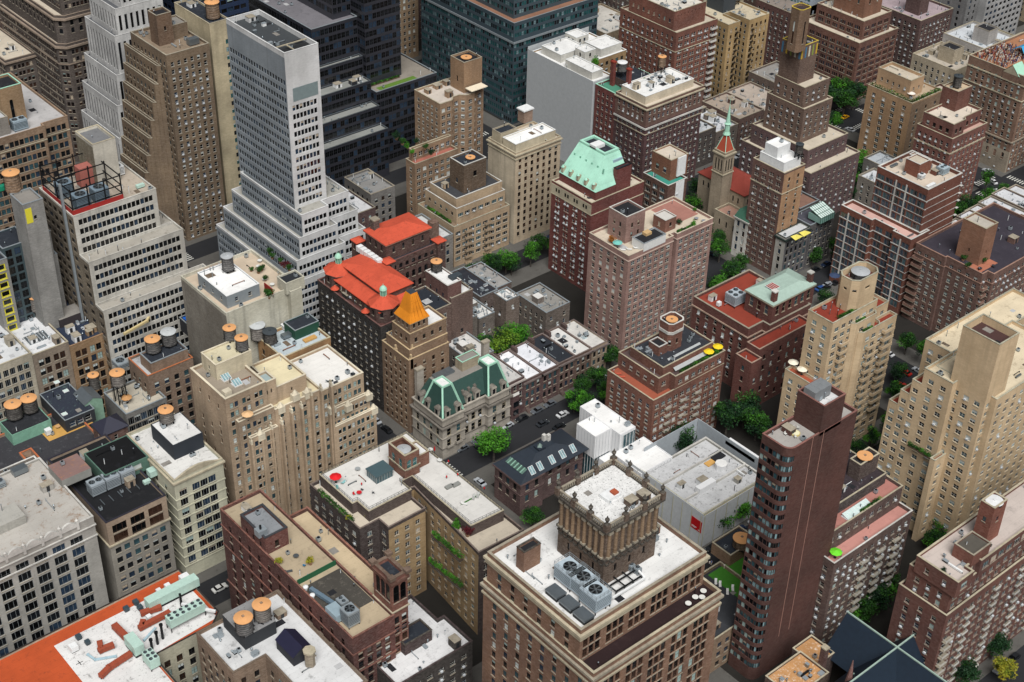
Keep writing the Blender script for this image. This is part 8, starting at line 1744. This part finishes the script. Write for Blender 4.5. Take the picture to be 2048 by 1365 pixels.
# ------------------------------------------------------------------ beyond Park, upper right
b=Bld('apartment_house','tall red-orange brick house with white bays down one side, by the yellow twin wings')
RO=wall('#9d5840',.14,.12,'#7d4638')
b.mass((437,400,462,434),0,48,RO,PAVER,F(2.9,3,1.0,1.5,'white',t=1.6),F(2.9,4,1.0,1.5,'white',m=.8,t=1.6,grp=2,gap=.3),par=(.8,.3),cap=LIME,bands=[(40,.3,.2,LIME)])
b.mass((438,403,457,430),48,56,RO,roofm('#d5cfc4','#55504a',.5),F(12,3,1,1.6,'dark',t=3,last=1),F(4,2,.4,.9,'slim',t=1,last=1),par=(.9,.3),cap=LIME,name='upper_wall');clutter(b,440,405,455,428,56,16,310)
balconies(b,((437,400),(462,400)),[22.5],[48-2.9*k-3 for k in range(12)],3.6,1.2,WHITE_ST,None,STONE,h=.9)
tank(452.8,424.5,30,2.1,3.2,'wooden tank with tan lid on tall black legs beside the sheeted block','tan','grey',6)
YW=wall('#c8a468',.1,.14,'#a88a58')
b=Bld('apartment_house','yellow brick apartment house with twin wings and dark fire escapes')
b.mass([(479,408),(486.5,408),(486.5,418),(490.5,418),(490.5,406),(503.5,406),(503.5,434),(479,434)],0,38,YW,roofm('#c9bda4','#5a564e',.5),F(2.95,2.6,1.0,1.6,'dark',t=1.6),F(2.95,2.6,1.1,1.6,'brown',m=.6,t=1.6),par=(.8,.3),cap=LIME)
b.mass((488,420,496,430),38,44,plain('#3d4348',.7,name='dark_cladding'),TAR,None,None,par=(.4,.3),cap=GALV,name='roof_house');tank(500,424,38,2.2,4.2,'dark tank on the roof of the yellow twin-winged house','dark','dark',2.5);clutter(b,492,409,502,420,38,8,311)
for x in (484.8,493):
    for k in range(10):m=MB();y=407.98 if x <486 else 405.98;z=34-2.95*k;m.box(x-.9,y-.95,z,x+.9,y-.02,z+.08,DKMETAL,nobot=False);m.bar((x-.9,y-.93,z+.9),(x+.9,y-.93,z+.9),.06,DKMETAL);m.bar((x-.8,y-.5,z),(x+.7,y-.5,z-2.9),.16,DKMETAL);b.part('fire_escape',m)
for k,(bx,h,c,rc,lb) in enumerate((
  ((447,452,470,480),27,'#b39a78','#c8c4bc','small tan building right of the dark green glass tower'),
  ((472,456,503,500),40,'#6d5550','#5a5450','dark brown apartment slab at the top, right of the dark green tower'),
  ((440,500,500,515),44,'#5f5250','#4a4848','dark grey-brown slab at the top edge right of the green tower'),
  ((527,412,548,434),30,'#7d4a42','#8a8078','maroon brick house behind the yellow twin wings'),
  ((421,372,436,396),16,'#5d504c','#c8ccd0','dark town house with a pale flat roof beside the plum brick house'),
  ((436.5,372,450,396),13,'#8a7a70','#d5d8dc','low town house with a white roof behind the church spire'),
  ((450.5,372,466,394),15,'#7d5a50','#a89a8c','brown town house with a tan roof behind the church spire'),
  ((466.5,372,484,396),14,'#93796a','#b3a79b','low pink-roofed town house by the stepped deco tower'),
  ((484.5,374,503,398),18,'#7a6458','#8f8c88','grey-roofed corner house near the yellow taxi'),
  ((456,294,466,312),12,'#a39a8e','#c9cdd0','low pale house with a grey roof between the deco and peach houses'),
  ((466.5,300,477,318),14,'#8a8580','#b5bcc2','low grey house with a blue-grey roof left of the peach house'),
  ((454.5,334,470,353),13,'#7d6a62','#8f9396','low house below the trees beside the stepped deco tower'))):
    b=Bld('town_house' if h <25 else 'apartment_house',lb);b.mass(bx,0,h,wall(c,.16,.18),roofm(rc,'#4a4846',.45,.2),F(3.0,3,1.0,1.6,'white',t=1.8),F(3.0,2.8,1.0,1.6,'white',t=1.8),par=(.8,.3),cap=STONE);clutter(b,bx[0]+1,bx[1]+1,bx[2]-1,bx[3]-1,h,8,320+k)
b=Bld('office_tower','glass and blue-grey slab tower behind the buttressed red tower');b.mass((540,412,575,434.5),0,100,plain('#a9b3bd',.7,name='slab_render',var=.05),TAR,F(3.2,1.9,1.6,2.2,'teal',m=.3,t=1),None,par=(.6,.3))
b=Bld('apartment_tower','pale grey concrete tower with rows of dark windows at the upper right corner')
GCN=wall('#b9b9b8',.08,.14,'#9d9d9e');fg_=F(3.0,3.4,2.0,1.5,'off',m=.6,t=1.4)
b.mass((608,362,640,400),0,64,GCN,TAR,F(3.0,5,.9,1.3,'off',m=2,t=2),fg_,par=(.8,.3),cap=DKMETAL);b.mass((598,366,607.9,392),0,42,wall('#8f8f90',.12,.3),TAR,F(3.0,6,1.2,1.5,'off',t=2),F(3.0,4,1.2,1.5,'off',t=2),par=(1.0,.3),cap=DKMETAL,name='wing_wall')
for k,(bx,h,c,rc,lb) in enumerate((
  ((572,372,597,404),28,'#74504c','#a8989c','dark plum apartment house with a pale roof and dark roof tower, upper right'),
  ((541,330,562,353),27,'#c9b99c','#b9b0a2','cream house with balustraded terrace roofs at the upper right'),
  ((562.5,328,585,353),31,'#c8c3be','#c9ced2','white-walled house with a pale blue roof at the upper right'),
  ((527.5,318,540.5,336),19,'#8a4a40','#d0c4b4','red house with white arched windows beside the crowded hotel roof'),
  ((586,322,606,353),22,'#8d7a5c','#6a7a70','ochre house with a green roof box near the upper right corner'),
  ((570,290,600,318),34,'#a88a68','#8f8a80','tan block behind the crowded hotel roof terrace'),
  ((604,290,640,318),26,'#85604f','#a8a49c','brown block right of the crowded hotel roof'))):
    b=Bld('apartment_house',lb);b.mass(bx,0,h,wall(c,.14,.16),roofm(rc,'#4a4846',.45,.2),F(2.95,3,1.1,1.6,'white',t=1.8),F(2.95,3,1.1,1.6,'white',t=1.8),par=(1.0,.3),cap=LIME);clutter(b,bx[0]+1,bx[1]+1,bx[2]-1,bx[3]-1,h,10,340+k)
    if k in (0,1,2,4):b.mass((bx[0]+6,bx[1]+6,bx[0]+13,bx[1]+14),h,h+(12 if k ==0 else 6),wall(c,.14,.16),TAR,None,None,par=(.6,.3),cap=STONE,name='roof_house')
# row houses between Park and Lexington, 36th to 37th, with white roofs
for k in range(7):
    x=440.5+8.6*k;b=Bld('row_house','row house with a stained white roof east of the red brick grid tower','row house','white-roofed row houses at the right edge');b.mass((x,252.5 if x <464 else 246+.4*k,x+8.55,266 if x <464 else 268),0,12+(k % 3)*.8,wall(('#8a6a5c','#9a8a7a','#7a5a54')[k % 3],.16,.16),roofm('#d0d2d5','#4a4a4e',.6,.2),F(3.2,3,1,1.7,'white',t=1.5),F(3.2,2.6,1,1.7,'white',t=1.5),par=(.6,.3),cap=STONE);clutter(b,x+1,254,x+7.5,264,12+(k % 3)*.8,7,360+k)
for k in range(6):
    x=448+9*k;b=Bld('row_house','row house with a grey roof at the right edge, beyond the rose-brown house','row house','grey-roofed row houses at the right edge');b.mass((x,214,x+8.9,232),0,11+(k % 2),wall(('#8a5f54','#93857a')[k % 2],.16,.16),roofm(('#c9cbd0','#8f8c8a')[k % 2],'#4a4a4e',.6,.2),None,F(3.2,2.6,1,1.7,'white',t=1.5),par=(.6,.3),cap=STONE);clutter(b,x+1,216,x+7.5,230,11+(k % 2),6,380+k)
# ------------------------------------------------------------------ remaining lots of the outer blocks
ADJ=[('brown','#7d5a4c'),('tan','#b3946e'),('red','#8a4f42'),('grey','#8f8c88'),('cream','#cbb896'),('plum','#6d4a4a')]
RFS=[('white','#d5d6d8'),('black','#2c2e33'),('tan','#b5a48c'),('grey','#8d8c8a'),('pinkish','#b89a90')]
def taken(x0,y0,x1,y1):
    for B in BLDS:
        for M in B.masses:
            xs_=[p[0] for p in M['poly']];ys_=[p[1] for p in M['poly']]
            if x0 <max(xs_) and x1 >min(xs_) and y0 <max(ys_) and y1 >min(ys_):return True
    return False
RF_=random.Random(77);NF=0
for (bx0,by0,bx1,by1,hmin,hmax,where) in ((224,600,357,680,20,45,'far beyond the dark stepped tower'),(280,562,357,598,20,40,'behind the white building at the top'),(387,534,504,597,18,40,'beyond the dark green tower'),(387,616,504,680,20,45,'far beyond the dark green tower'),(527,453,690,516,16,42,'beyond the maroon house at the top'),(527,372,690,435,16,34,'near the glass slab at the upper right'),(527,291,690,354,14,30,'near the crowded hotel'),(527,210,690,273,14,32,'at the right edge, far avenue'),(715,210,880,435,16,45,'far off at the right corner'),(504-60,455,504,500,14,30,'right of the green tower'),(100,534,198,597,12,20,'at the upper left edge'),(100,453,139,516,18,40,'left of the tan arched loft'),(60,372,107,435,18,30,'at the left edge'),(259,394,298,434,12,26,'behind the low cluttered roof'),(299,398,303,434,10,16,'by the tan bay-windowed house')):
    y=by0
    while y <by1-8:
        d=RF_.uniform(15,22);d=min(d,by1-y);x=bx0
        while x <bx1-6:
            w=RF_.uniform(9,19);w=min(w,bx1-x)
            if not taken(x-.2,y-.2,x+w,y+d):
                a,r=RF_.choice(ADJ),RF_.choice(RFS);h=RF_.uniform(hmin,hmax)
                b=Bld('city_building','%s walled building with a %s roof %s' % (a[0],r[0],where),group='distant city buildings')
                f_=F(RF_.choice((2.95,3.2)),RF_.choice((2.6,3.2)),RF_.choice((.95,1.2)),1.6,RF_.choice(('white','dark','white','darkp')),t=1.8)
                b.mass((x,y,x+w-.15,y+d-.15),0,h,wall(a[1],.14,.16),roofm(r[1],'#4a4846',.5,.2),f_,f_,par=(.8,.3),cap=STONE);clutter(b,x+1,y+1,x+w-1.5,y+d-1.5,h,6,NF);NF += 1
                if RF_.random() <.5 and w >8:m=MB();u,v=x+w*.3,y+d*.4;m.box(u,v,h,u+4,v+4.5,h+RF_.uniform(2.5,5),wall(a[1],.14,.16),TAR);b.part('roof_house',m)
            x += w
        y += d
# ------------------------------------------------------------------ trees
TP=[((264.5,315),12,5.4,'lime','broad yellow-green tree in the yard behind the row houses'),((272,315),12,5.4,'lime','second yellow-green tree in the yard behind the row houses'),((279.5,317),11,4.8,'bright','bright tree at the far end of the yard behind the row houses'),((268,321),9,4,'green','dark green tree at the back of the yard behind the row houses'),
 ((235.9,276.8),11,5.6,'bright','big bright green tree at the corner of the grey mansion'),((272.9,280.0),8,3.8,'bright','bright street tree in front of the row houses, nearest the mansion'),((278.9,282.9),9,3.6,'green','street tree in front of the row houses, second of the line'),((287.2,284.5),9,4.0,'green','dark street tree in front of the tan row house'),((298.0,289.4),9,4.0,'green','street tree at the foot of the pink-brown house'),
 ((283.0,241.8),12,5.4,'dark','large dark tree between the brick house and the scaffolded library'),((302.0,239.6),12,5.2,'dark','dark tree in the avenue planting, left of the group by the club'),((310.0,239.3),12,5.4,'dark','dark tree in the middle of the group by the club'),((308.2,232.4),12,5.0,'green','dark green tree right of the group by the club'),
 ((268.9,209.5),8,4.2,'green','green tree below the scaffolded library'),((274.6,209.1),8,3.6,'bright','bright green tree behind the slab tower, by the library'),
 ((359.5,296.6),9,4.2,'bright','bright green street tree below the pink-brown house corner'),((370.2,301.1),9,4.4,'green','street tree in front of the white corner house'),((378.8,314.7),9,4.0,'green','street tree beside the white town house'),((377.6,303.2),8,3.6,'green','smaller street tree by the white corner house'),
 ((405.0,351.7),10,4.6,'dark','dark tree between the church and the slim brown brick house'),((395.4,345.2),9,4.0,'green','green tree at the corner below the church'),
 ((512.9,372.5),12,6.5,'dark','dark tree in the large clump beyond the deco tower, left'),((513.9,365.3),12,6.5,'green','dark green tree in the large clump beyond the deco tower, middle'),((523.6,367.5),12,6,'dark','dark tree in the large clump beyond the deco tower, right'),((522.3,375.1),12,5.5,'green','tree at the back of the large clump beyond the deco tower'),
 ((469.2,329.8),11,6,'green','broad green tree below the peach house, left'),((465.6,321.6),11,5.8,'bright','bright broad tree below the peach house, middle'),((456.8,323.1),11,5.4,'dark','dark tree between the deco tower and the red grid tower'),((453.3,315.3),9,4.6,'dark','dark tree beside the red grid tower'),((478.8,328.1),9,4.4,'bright','small bright tree at the foot of the peach house'),
 ((296.6,359.3),9,4.0,'green','street tree below the sand-coloured house, left of three'),((304.2,359.9),9,4.0,'green','street tree below the sand-coloured house, middle of three'),((310.0,358.9),9,4.0,'bright','street tree below the sand-coloured house, right of three'),((327.5,361.1),8,3.6,'green','street tree below the cream stone house'),((291.5,360.3),8,3.4,'bright','small street tree beside the vermilion roofed hotel'),
 ((481.3,278.8),9,4.4,'dark','dark street tree by the white-roofed row houses, upper'),((475.4,276.1),8,4.0,'green','green street tree by the white-roofed row houses, lower'),((474.5,253.4),9,4.5,'green','green tree at the right edge near the rose-brown house'),((475.1,248.1),9,4.5,'dark','dark tree at the right edge near the rose-brown house'),((478.9,258.6),8,3.8,'bright','bright tree at the right edge behind the row houses'),
 ((360.0,214.6),9,4.0,'green','green tree between the two cream towers'),((369.0,222.8),8,3.6,'dark','dark tree between the two cream towers, upper'),
 ((275.3,159.9),10,5,'dark','dark garden tree behind the slate church, left'),((281.7,159.7),10,5,'green','green garden tree behind the slate church, middle'),((268.5,158.7),9,4.4,'green','green garden tree behind the slate church, nearest'),((286.9,165.4),9,4.4,'dark','dark garden tree behind the slate church, farthest'),((280.9,165.1),9,4.4,'dark','dark garden tree beside the brown terraced house'),
 ((315.1,166.0),7,3.4,'bright','bright garden tree below the broad cream tower, nearest'),((321.1,166.9),7,3.2,'green','green garden tree below the broad cream tower, farther'),((309.7,164.8),7,3,'green','green garden tree beside the red terraced house'),
 ((281.6,120.6),8,3.6,'yellow','yellow-green tree at the lower right corner'),((287.3,127.9),9,4,'dark','dark tree on the pavement at the lower right'),((272.7,127.1),9,4,'dark','dark tree at the lower right edge beside the red house'),((225.0,245.8),7,3.4,'green','green tree beside the brownstone mansion'),((238.8,245.7),6,2.6,'green','small green tree behind the balustraded tower'),((236.3,173.6),8,3.6,'dark','dark tree at the foot of the slab tower'),((306.5,225.3),9,4,'dark','dark tree left of the lower cream terrace')]
for (x,y),h,r,k,lb in TP:tree(x,y,h,r,lb,k)
R_=random.Random(4)
for (xa,ya,xb,yb,lb) in ((359,214,359,270,'leafy street tree on the near pavement of the broad avenue'),(385,214,385,272,'leafy street tree on the far pavement of the broad avenue'),(385,318,385,352,'leafy street tree before the stone church'),(359,296,359,350,'leafy street tree beside the pink-brown house'),(400,289,500,289,'leafy street tree on the street between the glass grid tower and the peach house'),(400,275.5,500,275.5,'leafy street tree by the white-roofed row houses'),(470,358,504,358,'leafy street tree near the taxi crossing'),(306,206,352,206,'leafy street tree below the cream stepped tower'),(270,274.8,350,274.8,'leafy street tree opposite the row houses'),(504.5,216,504.5,350,'leafy street tree along the far avenue'),(300,356.5,350,356.5,'leafy street tree at the foot of the crimson tower')):
    L=math.hypot(xb-xa,yb-ya);u=3
    while u <L:
        x,y=xa+(xb-xa)*u/L,ya+(yb-ya)*u/L
        if not taken(x-.3,y-.3,x+.3,y+.3):tree(x,y,R_.uniform(7.5,10.5),R_.uniform(2.6,3.6),lb,R_.choice(('dark','green','green','bright')),'street trees in rows')
        u += R_.uniform(7,11)
# ------------------------------------------------------------------ vehicles
CARS=[(514,364,0.05,'#e8a81c','yellow taxi at the crossing beyond the stepped deco tower'),(515.9,286.6,1.2,'#d8dadc','white car near the zebra crossing at the right edge'),(225.8,271.3,1.57,'#b9bec4','silver car on the avenue beside the brownstone mansion'),(506.1,291,0,'#2b2e33','black car on the street below the hotel with the crowd'),(398.7,277.8,0,'#8f9499','grey car behind the pale green club roof'),(394.4,277.8,0,'#2f4f8a','blue car behind the pale green club roof'),(376.1,224.7,1.57,'#a82a22','red car on the avenue between the cream towers, upper'),(369.1,220.4,1.57,'#b0302a','red car on the avenue between the cream towers, lower'),(260.2,281.3,0,'#33373c','dark car parked before the row houses, nearer the mansion'),(268.5,280.8,0,'#d0d2d4','white car parked before the row houses'),(509.7,281.1,0,'#c8ccd0','white van-like car beside the zebra crossing'),(139.8,281.7,0,'#d5d5d2','white car in the gap between the orange roof and the red building'),(514,369.7,0.05,'#3a3e44','dark car left of the yellow taxi'),(506,354.6,1.57,'#c0c4c8','silver car below the yellow taxi'),(299.2,129.9,0,'#5a5f66','grey car on the lower right street'),(236.3,284.1,1.57,'#20242a','black car on the avenue by the grey mansion')]
for x,y,rz,c,lb in CARS:car(x,y,rz,lb,c)
R_=random.Random(21);PC=[('white','#d6d8da'),('black','#1f2226'),('silver','#aeb3b8'),('grey','#5c6167'),('dark blue','#26344e'),('yellow','#d9a01c')]
for (x0,x1,y,where) in ((232,350,287.6,'in front of the row houses'),(232,350,276.6,'opposite the row houses'),(396,500,287.6,'on the street below the peach house'),(232,350,368,'below the sand-coloured house'),(396,500,368,'on the street by the taxi'),(396,500,276.6,'opposite the white corner house'),(230,350,206,'on the street beside the cream towers'),(120,196,276.6,'by the U-shaped house'),(228,300,124,'on the lower right street')):
    x=x0
    while x <x1:
        if R_.random() <.5:n_,c_=R_.choice(PC[:5]);car(x,y,0 if R_.random() <.5 else math.pi,n_+' car parked '+where,c_,group='cars parked along the kerbs')
        x += R_.uniform(5.6,7)
for (y0,y1,x,where) in ((215,350,363.5,'on the broad avenue'),(215,350,380.5,'on the broad avenue, far kerb'),(200,430,508,'on the far avenue'),(200,430,522,'on the far avenue, far kerb'),(215,350,219,'by the grey mansion'),(380,440,219,'by the white slab base')):
    y=y0
    while y <y1:
        if R_.random() <.6 and min(abs(y-q) for q in SY) >9:n_,c_=R_.choice(PC);car(x,y,math.pi/2,n_+' car parked '+where,c_,group='cars parked along the kerbs')
        y += R_.uniform(5.6,8)
# ------------------------------------------------------------------ facades are cut once every mass is known
for b in BLDS:auto_clutter(b);b.setup()
bvh=BVHTree.FromPolygons([Vector(v) for v in OCC_V],OCC_F)
for b in BLDS:b.finish(bvh)
